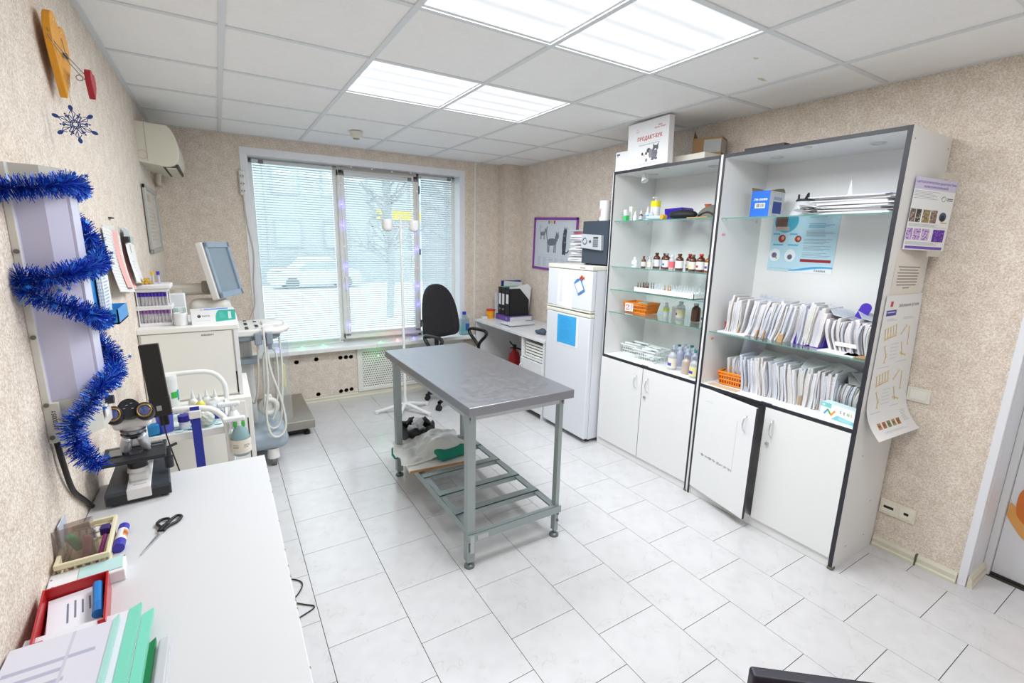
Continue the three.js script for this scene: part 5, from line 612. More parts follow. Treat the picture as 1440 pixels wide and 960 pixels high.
// papers on the cabinet end panel (faces the doorway)
{
  const zf = 3.8366;
  const p1 = paper(print(384, 512, (x, w, h) => { x.fillStyle = '#eef0f0'; x.fillRect(0, 0, w, h); x.fillStyle = '#d6d0e8'; x.fillRect(0, 0, w, 80); x.fillStyle = '#5a4a9c'; x.font = 'bold 22px sans-serif'; x.fillText('ЦИТОЛОГИЧЕСКАЯ ДИАГНОСТИКА', 12, 38); x.fillText('НОВООБРАЗОВАНИЙ', 80, 68); inkLines(x, 10, 92, 230, 60, 6, '#aab0b4', 3); x.strokeStyle = '#55585c'; x.lineWidth = 3; x.beginPath(); x.arc(286, 134, 18, 0, 7); x.moveTo(260, 134); x.lineTo(284, 120); x.stroke(); x.fillStyle = '#55585c'; x.fillRect(314, 126, 60, 6); x.fillRect(314, 138, 60, 6);
    [['#7a6a62', 0, 50], ['#4a4440', 56, 44], ['#9a8a5c', 116, 66], ['#8a7468', 190, 60]].forEach(([c, a, b]) => { x.fillStyle = c; x.fillRect(a + 4, 220, b, 92); for (let i = 0; i < 20; i++) { x.fillStyle = ['#b9a090', '#3a3430', '#c8c0b4'][i % 3]; x.fillRect(a + 4 + rr(0, b - 10), 220 + rr(0, 84), 9, 7); } }); x.fillStyle = '#4a5a6a'; x.beginPath(); x.arc(310, 262, 34, 0, 7); x.fill(); x.fillStyle = '#2a2c34'; x.beginPath(); x.arc(310, 270, 20, 0, 7); x.fill(); x.fillStyle = '#d8a84a'; x.fillRect(300, 300, 60, 8);
    [[4, 56], [68, 66], [144, 70]].forEach(([a, b]) => { x.fillStyle = '#cdb4dc'; x.fillRect(a, 356, b, 84); for (let i = 0; i < 40; i++) { x.fillStyle = ['#7a4aa8', '#a06ac0', '#e6dcee'][i % 3]; x.fillRect(a + rr(0, b - 8), 356 + rr(0, 76), 8, 8); } }); x.fillStyle = '#6a3aa8'; x.fillRect(250, 356, 110, 90); for (let i = 0; i < 60; i++) { x.fillStyle = ['#4a2a90', '#9a6ad0'][i % 2]; x.fillRect(250 + rr(0, 100), 356 + rr(0, 82), 9, 8); } inkLines(x, 10, 452, 350, 24, 4, '#b4b8bc', 3); inkLines(x, 10, 322, 350, 24, 4, '#b4b8bc', 3); x.fillStyle = '#7a5ab8'; x.fillRect(16, 484, 348, 20); }));
  const sheet = (name, label, tex, w, h, x, y, rz, dz = 0, cat = 'sheet') => tag(mesh(name, new THREE.BoxGeometry(w, h, 0.0012), tex, scene, [x, y, zf + 0.0008 + dz], [0, 0, rz]), label, cat);
  sheet('cytology_sheet', 'printed sheet with violet header and microscope pictures on the cabinet end', p1, 0.29, 0.31, 3.125, 1.755, -0.02, 0.035).rotation.y = -0.2;
  const ms = M('#dcd8c8', 0.4, { transmission: 0.2, thickness: 0 }); for (const [x, y, w, rz, n] of [[3.2, 1.925, 0.12, -0.02, 'upper tape strip over the microscope picture sheet'], [3.19, 1.585, 0.1, -0.02, 'lower tape strip under the microscope picture sheet']]) sheet('tape_strip', n, ms, w, 0.025, x, y, rz, 0.057, 'tape').rotation.y = -0.2;
  const p2 = paper(print(256, 384, (x, w, h) => { x.fillStyle = '#e9e2d8'; x.fillRect(0, 0, w, h); for (let i = 0; i < 8; i++) { x.fillStyle = '#8f8a84'; const q = i === 7 ? 60 : rr(170, 200); x.fillRect(128 - q / 2, 120 + i * 22, q, 8); } }));
  sheet('notice_sheet', 'yellowed notice with eight lines taped on the cabinet end', p2, 0.31, 0.24, 3.115, 1.48, -0.02);
  const p3 = print(384, 1024, (x, w, h) => { x.fillStyle = '#eff0f1'; x.fillRect(0, 0, w, h); x.fillStyle = '#c8364a'; x.fillRect(52, 40, 26, 36); x.fillStyle = '#3c3f9c'; x.fillRect(24, 100, 100, 38); x.fillStyle = '#e4e6f4'; x.fillRect(34, 112, 80, 6); x.fillStyle = '#55555c'; x.font = 'bold 30px sans-serif'; x.fillText('Заболевания суставов', 140, 84, 220); inkLines(x, 40, 160, 120, 20, 2, '#b9bcc0', 3); inkLines(x, 210, 160, 130, 20, 2, '#b9bcc0', 3);
    const bone = (cx, cy, r, l) => { x.save(); x.translate(cx, cy); x.rotate(r); x.fillStyle = '#dcc48c'; x.fillRect(-l / 2, -4, l, 8); x.fillStyle = '#e6d4a0'; for (const s of [-1, 1]) { x.beginPath(); x.arc(s * l / 2, -4, 7, 0, 7); x.arc(s * l / 2, 4, 7, 0, 7); x.fill(); } x.fillStyle = '#a98a50'; x.fillRect(-l / 2, 2, l, 2); x.fillRect(-l / 4, -3, l / 3, 2); x.restore(); };
    for (const y0 of [0, 330]) { for (let i = 0; i < 5; i++) { bone(52 + i * 26, 262 + y0 - i * 6, 1.4, 60); } bone(110, 292 + y0, -0.2, 110); bone(86, 392 + y0, 1.2, 86); bone(96, 440 + y0, 1.7, 60); bone(240, 250 + y0, -0.9, 70); bone(300, 300 + y0, 1.5, 130); bone(250, 390 + y0, 1.3, 96); bone(270, 430 + y0, 0.4, 60); for (let i = 0; i < 5; i++) inkLines(x, 130, 340 + y0 + i * 26, 90, 10, 2, '#c4c7cb', 2); inkLines(x, 30, 500 + y0, 140, 8, 1, '#b9bcc0', 3); inkLines(x, 210, 480 + y0, 140, 8, 1, '#b9bcc0', 3); }
    for (let i = 0; i < 5; i++) { x.fillStyle = ['#c88a4a', '#b86a3a', '#7a8a5a', '#b8905a', '#a8703a'][i]; x.fillRect(60 + i * 44, 910, 32, 46); x.fillStyle = '#6a5a4c'; x.fillRect(66 + i * 44, 926, 18, 14); } inkLines(x, 300, 860, 60, 90, 8, '#b4b8bc', 3); inkLines(x, 90, 980, 220, 16, 2, '#c4c7cb', 3); });
  const g = new THREE.PlaneGeometry(0.4, 0.7, 10, 40), p = g.attributes.position; for (let i = 0; i < p.count; i++) { const t = 0.35 - p.getY(i), c = Math.max(0, t - 0.5) / 0.2; p.setZ(i, 0.004 + 0.075 * c * c + 0.03 * t * (p.getX(i) / 0.4 + 0.5)); p.setY(i, p.getY(i) + 0.025 * c * c); } g.computeVertexNormals();
  tag(mesh('joint_poster', g, new THREE.MeshPhysicalMaterial({ map: p3, roughness: 0.5, side: THREE.DoubleSide }), scene, [3.125, 1.045, zf]), 'long curling poster of bones and joints on the cabinet end', 'poster');
}
// switch and sockets on the wall by the door
{
  const sw = thing('light_switch', 'white wall switch beside the doorway', 'switch', [W, 0.885, 3.905]); mesh('plate', B(-0.009, 0, -0.036, 0.036, -0.048, 0.048, 0.003), M('#ebe8da', 0.4), sw); mesh('rocker', B(-0.013, -0.008, -0.024, 0.024, -0.034, 0.034, 0.002), M('#f1efe6', 0.35), sw);
  const so = thing('wall_outlet', 'cream double data outlet low on the wall by the skirting', 'outlet', [W, 0.245, 3.918]); mesh('plate', B(-0.009, 0, -0.04, 0.04, -0.078, 0.078, 0.003), M('#e9e4d0', 0.4), so); for (const [z, w] of [[-0.037, 0.044], [0.04, 0.02]]) { const f = mesh('outlet_insert', B(-0.012, -0.008, -0.028, 0.028, z - 0.03, z + 0.03, 0.002), M('#ece8d6', 0.4), so); mesh('port', B(-0.0125, -0.0118, -0.006, 0.008, z - w / 2, z + w / 2), M('#1c1814', 0.7), f); }
}
// ================================================================ long wall: air conditioner, frames, decorations
{
  const a = thing('air_conditioner', 'cream wall air conditioner in the corner by the window', 'air conditioner', [0, 2.045, 0.17]);
  const pr = new THREE.Shape(); pr.moveTo(0, 0); pr.lineTo(0.13, -0.02); pr.quadraticCurveTo(0.2, -0.02, 0.21, 0.05); pr.quadraticCurveTo(0.215, 0.17, 0.165, 0.225); pr.lineTo(0, 0.235); pr.lineTo(0, 0);
  const m = M('#dfdbcb', 0.4); mesh('body', E(pr, 0.66, 0.004).translate(0, 0, 0), m, a); mesh('end_seam', [B(0.045, 0.048, 0.004, 0.23, 0.664, 0.6655)], M('#b4b0a0', 0.6), a); mesh('round_cover', new THREE.TorusGeometry(0.026, 0.0015, 6, 26).translate(0.022, 0.04, 0.6645), M('#c0bcac', 0.5), a);
  mesh('front_seam', T([[0.166, 0.226, 0.66], [0.168, 0.227, 0.3], [0.166, 0.226, 0.01]], 0.003, 6, 6), M('#c9c5b5', 0.5), a);
  mesh('outlet_flap', [B(0.135, 0.19, -0.03, -0.024, 0.03, 0.63, 0.002)], M('#d9d5c6', 0.4), a); mesh('outlet_slot', [B(0.12, 0.135, -0.026, -0.018, 0.03, 0.64), B(0.192, 0.203, -0.022, 0.0, 0.05, 0.62)], M('#4a4840', 0.7), a);
  mesh('drain_pipe', T([[0.05, 0.0, 0.05], [0.04, -0.045, 0.0], [0.035, -0.065, -0.05], [0.035, -0.07, -0.17]], 0.018, 14, 8), m, a);
  const f = thing('framed_notice', 'silver framed notice under the air conditioner', 'frame', [0.004, 1.685, 0.575]); const w = 0.7, h = 0.43, b = 0.028, fm = M('#b9bdbb', 0.35, { metalness: 0.4 });
  mesh('frame_bars', [B(0, 0.018, h / 2 - b, h / 2, -w / 2, w / 2, 0.004), B(0, 0.018, -h / 2, -h / 2 + b, -w / 2, w / 2, 0.004), B(0, 0.018, -h / 2, h / 2, -w / 2, -w / 2 + b, 0.004), B(0, 0.018, -h / 2, h / 2, w / 2 - b, w / 2, 0.004)], fm, f);
  mesh('notice', new THREE.BoxGeometry(w - 0.03, h - 0.03, 0.004).rotateY(Math.PI / 2).translate(0.006, 0, 0), paper(print(256, 160, (x, W2, H2) => { x.fillStyle = '#d3cdc4'; x.fillRect(0, 0, W2, H2); x.fillStyle = '#b5ac92'; x.fillRect(40, 14, 70, 20); inkLines(x, 30, 50, 190, 90, 9, '#bcb4ab', 4); x.fillStyle = '#c7b7a0'; x.fillRect(150, 60, 30, 26); }), 0.3), f);
}
{ // taped papers and brochure holder
  const sheet = (name, label, tex, w, h, z, y, rx, x = 0.008) => { const g = new THREE.PlaneGeometry(w, h, 6, 10).rotateY(Math.PI / 2), p = g.attributes.position; for (let i = 0; i < p.count; i++) { const t = 0.5 - p.getY(i) / h; p.setX(i, 0.03 * t * t + 0.006 * Math.sin(p.getZ(i) * 18)); } g.computeVertexNormals(); const o = tag(mesh(name, g, new THREE.MeshPhysicalMaterial({ map: tex, roughness: 0.75, side: THREE.DoubleSide }), scene, [x, y, z]), label, 'sheet'); o.rotation.x = rx; return o; };
  const a = print(192, 256, (x, w, h) => { x.fillStyle = '#e6e6e2'; x.fillRect(0, 0, w, h); x.strokeStyle = '#b4b8b8'; for (let i = 0; i < 18; i++) { x.strokeRect(8, 14 + i * 13, w - 16, 13); } x.strokeRect(60, 14, 40, 234); inkLines(x, 64, 18, 34, 230, 18, '#a9adac', 3); });
  const b = print(192, 256, (x, w, h) => { x.fillStyle = '#ecebea'; x.fillRect(0, 0, w, h); x.fillStyle = '#b9c2c2'; x.fillRect(0, 0, w, 40); x.fillStyle = '#8a5a34'; x.fillRect(60, 66, 44, 40); x.fillStyle = '#b98a54'; x.fillRect(70, 76, 24, 20); inkLines(x, 40, 150, 90, 60, 4, '#a9a9ac', 4); });
  sheet('table_sheet', 'gridded table sheet taped to the long wall', a, 0.36, 0.25, 2.19, 1.475, -0.1); const rd = sheet('pink_sheet', 'pink backing sheet beside the gridded table sheet', print(32, 32, (x) => { x.fillStyle = '#eeb4ae'; x.fillRect(0, 0, 32, 32); }), 0.3, 0.24, 2.03, 1.47, -0.12, 0.004);
  sheet('memo_sheet', 'memo with a small brown picture clipped to the wall', b, 0.31, 0.25, 1.8, 1.475, -0.16, 0.012); tag(mesh('binder_clip', [B(0, 0.02, -0.014, 0.014, -0.03, 0.03, 0.003)], mDark, scene, [0.012, 1.565, 1.93]), 'dark binder clip holding the memo', 'clip');
  for (const [z, n] of [[2.19, 'clear tape above the gridded table sheet'], [1.83, 'clear tape above the memo with the brown picture']]) tag(mesh('tape_strip', B(0, 0.0015, -0.014, 0.014, -0.12, 0.12), M('#efefec', 0.3), scene, [0.001, 1.61, z]), n, 'tape');
  const h = thing('brochure_holder', 'blue wall rack holding brochures next to the lamp', 'rack', [0, 1.29, 2.62]); mesh('back_plate', B(0.002, 0.008, 0, 0.27, -0.1, 0.09, 0.002), M('#1f84cc', 0.35), h); mesh('pocket', [B(0.008, 0.07, 0, 0.005, -0.1, 0.09), B(0.066, 0.07, 0, 0.05, -0.1, 0.09), B(0.008, 0.07, 0, 0.05, 0.086, 0.09), B(0.008, 0.07, 0, 0.05, -0.1, -0.096)], M('#2a8fd6', 0.35), h);
  const br = print(64, 128, (x, w, hh) => { x.fillStyle = '#e9eff4'; x.fillRect(0, 0, w, hh); x.fillStyle = '#b4cde2'; x.fillRect(0, 0, w, 22); inkLines(x, 8, 34, 46, 84, 12, '#a9b6c4', 3); });
  for (let k = 0; k < 3; k++) tag(mesh('brochure', B(0, 0.004, 0, 0.21, -0.055, 0.055), paper(br), scene, [0.014 + k * 0.0048, 1.2955, 2.585 - k * 0.006]), 'pale blue brochure in the blue wall rack', 'brochure', 'brochures in the wall rack');
  tag(mesh('wall_hook', B(0, 0.012, -0.003, 0.003, -0.025, 0.025), mDark, scene, [0, 1.655, 2.13]), 'tiny dark hook above the taped papers', 'hook');
}
{ // heart plaque, snowflake
  const heart = (s) => { const q = new THREE.Shape(); q.moveTo(0, -1 * s); q.bezierCurveTo(-0.35 * s, -0.55 * s, -0.85 * s, -0.1 * s, -0.8 * s, 0.4 * s); q.bezierCurveTo(-0.75 * s, 0.9 * s, -0.15 * s, 0.95 * s, 0, 0.5 * s); q.bezierCurveTo(0.15 * s, 0.95 * s, 0.75 * s, 0.9 * s, 0.8 * s, 0.4 * s); q.bezierCurveTo(0.85 * s, -0.1 * s, 0.35 * s, -0.55 * s, 0, -1 * s); return q; };
  const h = thing('heart_plaque', 'yellow wooden heart with a small red heart wired on', 'decoration', [0.02, 2.105, 2.735]); h.rotation.x = -0.12;
  mesh('yellow_heart', E(heart(0.118), 0.014, 0.002).rotateY(Math.PI / 2), M('#e8a024', 0.5), h); const ms = M('#f0d9a4', 0.6); mesh('painted_stitches', Array.from({ length: 22 }, (_, k) => { const p = heart(0.098).getPointAt(k / 22), q = heart(0.098).getPointAt(k / 22 + 0.012), a = Math.atan2(q.y - p.y, q.x - p.x); return new THREE.BoxGeometry(0.013, 0.004, 0.0008).rotateZ(a).translate(p.x, p.y, 0.0166).rotateY(Math.PI / 2); }), ms, h);
  mesh('red_heart', E(heart(0.042), 0.012, 0.002).rotateY(Math.PI / 2).translate(0.06, -0.055, -0.045), M('#a8202e', 0.45), h);
  const wm = M('#8d8a82', 0.4, { metalness: 0.7 }); mesh('wire', [T([[0.008, 0.03, 0.1], [0.02, 0.0, 0.07], [0.05, -0.03, 0.0], [0.066, -0.045, -0.03]], 0.0014, 20, 5), T([[0.008, 0.015, 0.1], [0.022, -0.015, 0.07], [0.052, -0.05, 0.005], [0.066, -0.06, -0.03]], 0.0014, 20, 5), T([[0.018, 0.05, 0.0], [0.024, 0.0, -0.01], [0.03, -0.02, -0.005]], 0.0012, 12, 5), new THREE.TorusGeometry(0.008, 0.0013, 5, 16).translate(0.05, -0.06, 0.01)], wm, h); mesh('knot', [B(0.018, 0.028, -0.004, 0.006, -0.012, 0.01, 0.002)], M('#5a5348', 0.6), h);
  const s = thing('paper_snowflake', 'dark blue lacy snowflake hanging below the hearts', 'decoration', [0.06, 1.897, 2.85], 0.12); s.scale.setScalar(0.84); const m = M('#1d3f86', 0.5), R = 0.06;
  for (let k = 0; k < 6; k++) { const a = mesh('snowflake_arm', [E(new THREE.Shape([...Array(20)].map((_, i) => { const t = i / 19 * 6.283; return new THREE.Vector2(Math.cos(t) * 0.006, R - 0.008 + Math.sin(t) * 0.009); })), 0.002), B(-0.0011, 0.0011, 0.008, R - 0.014, 0, 0.002), bar([0, 0.01, 0.001], [-0.009, 0.03, 0.001], 0.0014, 5), bar([0, 0.02, 0.001], [0.008, 0.034, 0.001], 0.0012, 5), bar([-0.008, 0.034, 0.001], [0, 0.046, 0.001], 0.0012, 5), bar([0.008, 0.034, 0.001], [0, 0.046, 0.001], 0.0012, 5), bar([0.0, 0.012, 0.001], [0.016, 0.028, 0.001], 0.0012, 5), bar([0.012, 0.03, 0.001], [0.018, 0.026, 0.001], 0.0018, 5)], m, s, undefined, [0, 0, k * Math.PI / 3 + 0.12]); }
  for (let k = 0; k < 6; k++) mesh('snowflake_twig', [bar([0, 0.008, 0.001], [0, 0.036, 0.001], 0.0012, 5), bar([0, 0.024, 0.001], [-0.006, 0.032, 0.001], 0.0014, 5), bar([0, 0.024, 0.001], [0.006, 0.032, 0.001], 0.0014, 5), new THREE.SphereGeometry(0.0028, 8, 6).translate(0, 0.038, 0.001)], m, s, undefined, [0, 0, (k + 0.5) * Math.PI / 3 + 0.12]);
  mesh('snowflake_centre', [new THREE.TorusGeometry(0.008, 0.002, 6, 20), new THREE.TorusGeometry(0.013, 0.0014, 6, 20)], m, s); mesh('thread', T([[0, 0.06, 0.001], [-0.004, 0.1, -0.02], [0.0, 0.15, -0.08], [-0.01, 0.19, -0.12]], 0.0007, 8, 4), M('#c9b27a', 0.5), s);
}
{ // wall lamp with tinsel
  const l = thing('sterilizer_lamp', 'tall lilac faceted wall lamp numbered M500051', 'lamp'); const prof = [[0, 3.31], [0.013, 3.31], [0.015, 3.3], [0.06, 3.288], [0.09, 3.25], [0.095, 3.17], [0.07, 3.12], [0, 3.11]];
  const col = (y0, y1, m, n) => { const g = E(prof.map(([a, b]) => [a, -b]), y1 - y0).rotateX(-Math.PI / 2).translate(0, y0, 0); return mesh(n, g, m, l); };
  const metal = M('#d3d1c8', 0.4), lil = M('#c9c6dc', 0.35); col(1.205, 1.69, lil, 'reflector_body'); col(1.105, 1.2045, metal, 'control_box'); col(1.6905, 1.735, metal, 'top_cap');
  mesh('mounting_flange', [B(0.0, 0.014, 1.105, 1.735, 3.3005, 3.313, 0.002)], M('#e2e0da', 0.4), l); mesh('control_plate', B(0.0, 0.028, 1.107, 1.203, 3.302, 3.3135, 0.002), M('#dad8d0', 0.4), l); mesh('flange_screw', [1.2, 1.36, 1.55, 1.12].map((y) => C(0.005, 0.005, 0.003, 10).rotateX(Math.PI / 2).translate(0.008, y, 3.314)), M('#6d6b66', 0.5), l);
  mesh('inner_panel', [B(0.0905, 0.0955, 1.21, 1.68, 3.18, 3.245)].map((g) => g), M('#dcdaec', 0.3), l); mesh('switch_knob', [C(0.011, 0.012, 0.016, 14).rotateZ(-Math.PI / 2).translate(0.093, 1.165, 3.2)], mDark, l); mesh('info_sticker', B(0.094, 0.0965, 1.13, 1.16, 3.2, 3.24), mPaper, l);
  const num = paper(print(256, 64, (x, w, h) => { x.fillStyle = '#d3d1c8'; x.fillRect(0, 0, w, h); x.fillStyle = '#2a2a2e'; x.font = 'italic bold 46px sans-serif'; x.fillText('М500051', 14, 48); }), 0.5);
  mesh('number_label', new THREE.PlaneGeometry(0.062, 0.016).rotateZ(Math.PI / 2).translate(0.018, 1.165, 3.3142), num, l);
  mesh('power_cable', T([[0.01, 1.11, 3.3], [0.012, 1.04, 3.29], [0.008, 0.95, 3.24], [0.008, 0.88, 3.16], [0.008, 0.83, 3.1]], 0.006, 24, 7), mBlack, l);
  const g = thing('tinsel_garland', 'shiny blue star tinsel wound around the lilac lamp', 'tinsel');
  const path = [[-0.0, 1.673, 3.345], [0.03, 1.681, 3.335], [0.071, 1.687, 3.325], [0.1, 1.7, 3.29], [0.105, 1.698, 3.2], [0.06, 1.685, 3.1], [0.03, 1.66, 3.09], [0.06, 1.625, 3.085], [0.095, 1.587, 3.12], [0.095, 1.549, 3.06], [0.115, 1.517, 3.162], [0.105, 1.508, 3.29], [0.075, 1.5, 3.33], [0.036, 1.492, 3.335], [0.008, 1.5, 3.34], [0.012, 1.474, 3.345], [0.03, 1.457, 3.34], [0.057, 1.44, 3.335], [0.096, 1.416, 3.31], [0.115, 1.385, 3.242], [0.06, 1.35, 3.095], [0.04, 1.33, 3.085], [0.09, 1.3, 3.12], [0.1, 1.269, 3.103], [0.115, 1.234, 3.164], [0.103, 1.223, 3.3], [0.075, 1.18, 3.33], [0.052, 1.154, 3.34], [0.054, 1.13, 3.345], [0.058, 1.08, 3.335], [0.085, 1.033, 3.32]];
  const cur = new THREE.CatmullRomCurve3(path.map((p) => V(...p))); mesh('core_cord', new THREE.TubeGeometry(cur, 160, 0.002, 5), M('#1a3c9c', 0.5), g);
  const P = [], N = [], Cc = [], push = (a, b, c, n, k) => { for (const q of [a, b, c]) { P.push(q.x, Math.max(q.y, 0.96), q.z); N.push(n.x, n.y, n.z); Cc.push(...k); } };
  const K = 12000; for (let i = 0; i < K; i++) { const t = rnd(), p = cur.getPointAt(t), d = V(rr(-1, 1), rr(-1, 1), rr(-1, 1)), tg = cur.getTangentAt(t); d.addScaledVector(tg, -d.dot(tg) * 0.75).normalize(); const len = rr(0.018, 0.032), w = V(rr(-1, 1), rr(-1, 1), rr(-1, 1)).cross(d).normalize().multiplyScalar(0.0008), e = p.clone().addScaledVector(d, len); if (e.x < 0.002) e.x = 0.002; const n = d.clone().cross(w).normalize(), b = rnd(), k = b < 0.12 ? [0.12, 0.42, 0.9] : b < 0.5 ? [0.02, 0.12, 0.72] : [0.008, 0.05, 0.46]; push(p.clone().add(w), p.clone().sub(w), e.clone().sub(w), n, k); push(p.clone().add(w), e.clone().sub(w), e.clone().add(w), n, k); }
  const tg = new THREE.BufferGeometry(); tg.setAttribute('position', new THREE.Float32BufferAttribute(P, 3)); tg.setAttribute('normal', new THREE.Float32BufferAttribute(N, 3)); tg.setAttribute('color', new THREE.Float32BufferAttribute(Cc, 3));
  const ti = mesh('foil_strands', tg, new THREE.MeshPhysicalMaterial({ vertexColors: true, metalness: 0.55, roughness: 0.25, side: THREE.DoubleSide }), g); ti.userData.kind = 'stuff';
  const star = E([...Array(12)].map((_, k) => { const a = k / 12 * 6.283, r = k % 2 ? 0.003 : 0.0066; return [Math.cos(a) * r, Math.sin(a) * r]; }), 0.0004), mst = M('#1466c8', 0.3, { metalness: 0.5 });
  for (let k = 0; k < 70; k++) { const p = cur.getPointAt((k + 0.5) / 70), d = V(rr(0, 1), rr(-1, 1), rr(-0.4, 1)).normalize().multiplyScalar(rr(0.024, 0.036)); mesh('star', star, mst, g, [Math.max(0.004, p.x + d.x), p.y + d.y, p.z + d.z], [rr(-0.7, 0.7), rr(-0.4, 1), rr(0, 3)]); }
}
// ================================================================ tall cabinet, racks of tubes
{
  const c = thing('storage_cabinet', 'tall cream white cabinet marked with an inventory number', 'cabinet'); const m = M('#eeede6', 0.4);
  mesh('upper_body', B(0.002, 0.425, 0.74, 1.105, 1.42, 1.86, 0.003), m, c); mesh('worktop', B(0, 0.436, 1.105, 1.13, 1.41, 1.873, 0.003), M('#f2f1ec', 0.35), c); mesh('front_panel', B(0.012, 0.4, 0.75, 1.1, 1.86, 1.868, 0.002), m, c); mesh('corner_post', B(0.408, 0.428, 0.74, 1.104, 1.86, 1.872, 0.002), mWhite, c); mesh('painted_dark_gap', B(0.401, 0.407, 0.75, 0.87, 1.86, 1.8625), M('#3c3a36', 0.7), c);  // dark strip painted for the shade between front panel and post
  mesh('lower_body', B(0.002, 0.46, 0, 0.738, 1.4, 1.93, 0.003), m, c); mesh('lower_door', B(0.012, 0.43, 0.06, 0.72, 1.93, 1.938, 0.002), m, c); mesh('painted_door_gap', B(0.432, 0.438, 0.1, 0.62, 1.93, 1.9325), M('#4a4740', 0.7), c);  // dark strip painted for the shade beside the lower door
  const t = paper(print(128, 32, (x, w, h) => { x.fillStyle = '#eeede6'; x.fillRect(0, 0, w, h); x.fillStyle = '#333338'; x.font = 'italic bold 23px sans-serif'; x.fillText('МБ00091', 6, 24); })); mesh('inventory_mark', new THREE.PlaneGeometry(0.075, 0.018).translate(0.295, 1.083, 1.8686), t, c);
  const y = 1.13; const lowTube = (x, yy, z, cap, label, group) => { const a = thing('blood_tube', label, 'tube', [x, yy, z], 0, group); mesh('glass', C(0.006, 0.006, 0.05, 10), M('#d9d6dc', 0.2, { transmission: 0.3, thickness: 0 }), a); mesh('stopper', C(0.0075, 0.0072, 0.018, 12).translate(0, 0.045, 0), M(cap, 0.5), a); };
  const r1 = thing('tube_rack', 'lower white foam rack of lilac capped tubes', 'rack', [0.07, y, 1.72]); mesh('base_plate', B(-0.065, 0.075, 0, 0.016, -0.06, 0.06, 0.003), mWhite, r1); mesh('upper_plate', B(-0.07, 0.078, 0.083, 0.104, -0.062, 0.062, 0.003), mWhite, r1); for (const [a, b] of [[-0.062, -0.055], [0.072, -0.055], [-0.062, 0.055], [0.072, 0.055]]) mesh('corner_pin', C(0.003, 0.003, 0.07, 6), mWhite, r1, [a, 0.015, b]);
  const r2 = thing('tube_rack', 'upper white foam rack of violet capped tubes', 'rack', [0.068, y + 0.1045, 1.715]); mesh('tray', [B(-0.068, 0.085, 0.086, 0.108, -0.07, 0.07, 0.006)], mWhite, r2); mesh('lower_lip', B(-0.065, 0.07, 0.07, 0.086, -0.06, 0.06, 0.003), M('#e6e4e8', 0.45), r2); for (const [a, b] of [[-0.06, -0.055], [0.065, -0.055], [-0.06, 0.055], [0.065, 0.055]]) mesh('corner_pin', C(0.003, 0.003, 0.07, 6), mWhite, r2, [a, 0, b]);
  for (let k = 0; k < 9; k++) for (const z of [1.775, 1.745]) { lowTube(0.014 + k * 0.0148 - (z < 1.76 ? 0.004 : 0), y + 0.0165, z - 0.02, '#9a6cb4', 'lilac capped blood tube in the lower foam rack', 'lilac capped tubes'); lowTube(0.012 + k * 0.0144 - (z < 1.76 ? 0.004 : 0), y + 0.105, z - 0.02, '#4a2fb4', 'violet capped blood tube in the upper foam rack', 'violet capped tubes'); }
  for (const [x, z, cap, l, h] of [[0.095, 1.74, '#e2b32a', 'yellow capped blood tube standing on the upper rack', 0], [0.118, 1.73, '#4a2fb4', 'violet capped blood tube standing on the upper rack', 0]]) lowTube(x - 0.015, y + 0.213, z, cap, l);
  for (let k = 0; k < 5; k++) { const a = thing('blood_tube', 'yellow capped blood tube lying on the upper rack', 'tube', [0.045 + (k % 3) * 0.012, y + 0.2215 + Math.floor(k / 3) * 0.016, 1.72 + rr(-0.006, 0.006)], rr(-0.2, 0.2), 'yellow capped lying tubes'); mesh('glass', C(0.006, 0.006, 0.05, 10).rotateX(Math.PI / 2).translate(0, -0.0005, -0.03), M('#d9d6dc', 0.2, { transmission: 0.3, thickness: 0 }), a); mesh('stopper', C(0.0075, 0.0072, 0.018, 12).rotateX(Math.PI / 2).translate(0, 0, 0.02), M('#d9a92a', 0.5), a); }
  tag(mesh('foam_block', B(0.13, 0.2, y, y + 0.15, 1.6, 1.66, 0.006), mWhite, scene), 'white foam block behind the tube racks', 'block');
  const tr = thing('paper_roll', 'white adhesive tape roll standing by the tube racks', 'roll', [0.18, y, 1.79]); mesh('roll', L([[0.012, 0], [0.029, 0], [0.03, 0.003], [0.03, 0.062], [0.029, 0.065], [0.012, 0.065], [0.012, 0]], 24), mWhite, tr);
  for (let k = 0; k < 6; k++) tag(mesh('test_cassette', B(-0.012, 0.012, 0, 0.085, -0.004, 0.004, 0.002), M(k % 2 ? '#cfe6dc' : '#dfeae8', 0.4), scene, [0.16 + (k % 3) * 0.016, y, 1.7 + Math.floor(k / 3) * 0.02], [0, rr(-0.3, 0.3), 0]), 'pale green test strip pack behind the tape roll', 'pack', 'test packs behind the tape roll');
  const bx = paper(print(384, 128, (x, w, h) => { x.fillStyle = '#eeeff0'; x.fillRect(0, 0, w, h); x.fillStyle = '#3fb8a8'; x.beginPath(); x.moveTo(w, 0); x.lineTo(238, 0); x.quadraticCurveTo(200, 30, 208, 110); x.lineTo(w, 100); x.fill(); x.fillStyle = '#33383a'; x.beginPath(); x.arc(66, 50, 15, 0, 7); x.fill(); x.fillStyle = '#d6dad8'; x.fillRect(60, 42, 10, 4); x.fillStyle = '#6a6e72'; x.font = 'bold 24px sans-serif'; x.fillText('Vetrix', 90, 58); x.fillStyle = '#dfe9e6'; x.fillRect(320, 16, 26, 70); inkLines(x, 240, 20, 60, 60, 6, '#7fd0c6', 3); x.fillStyle = '#c9ccd0'; x.fillRect(40, 92, 120, 3); }));
  tag(mesh('test_box', new THREE.BoxGeometry(0.2, 0.072, 0.1), [mWhite, mWhite, mWhite, mWhite, bx, mWhite], scene, [0.322, y + 0.0365, 1.76], [0, 0.08, 0]), 'white and teal test box on the cabinet', 'box');
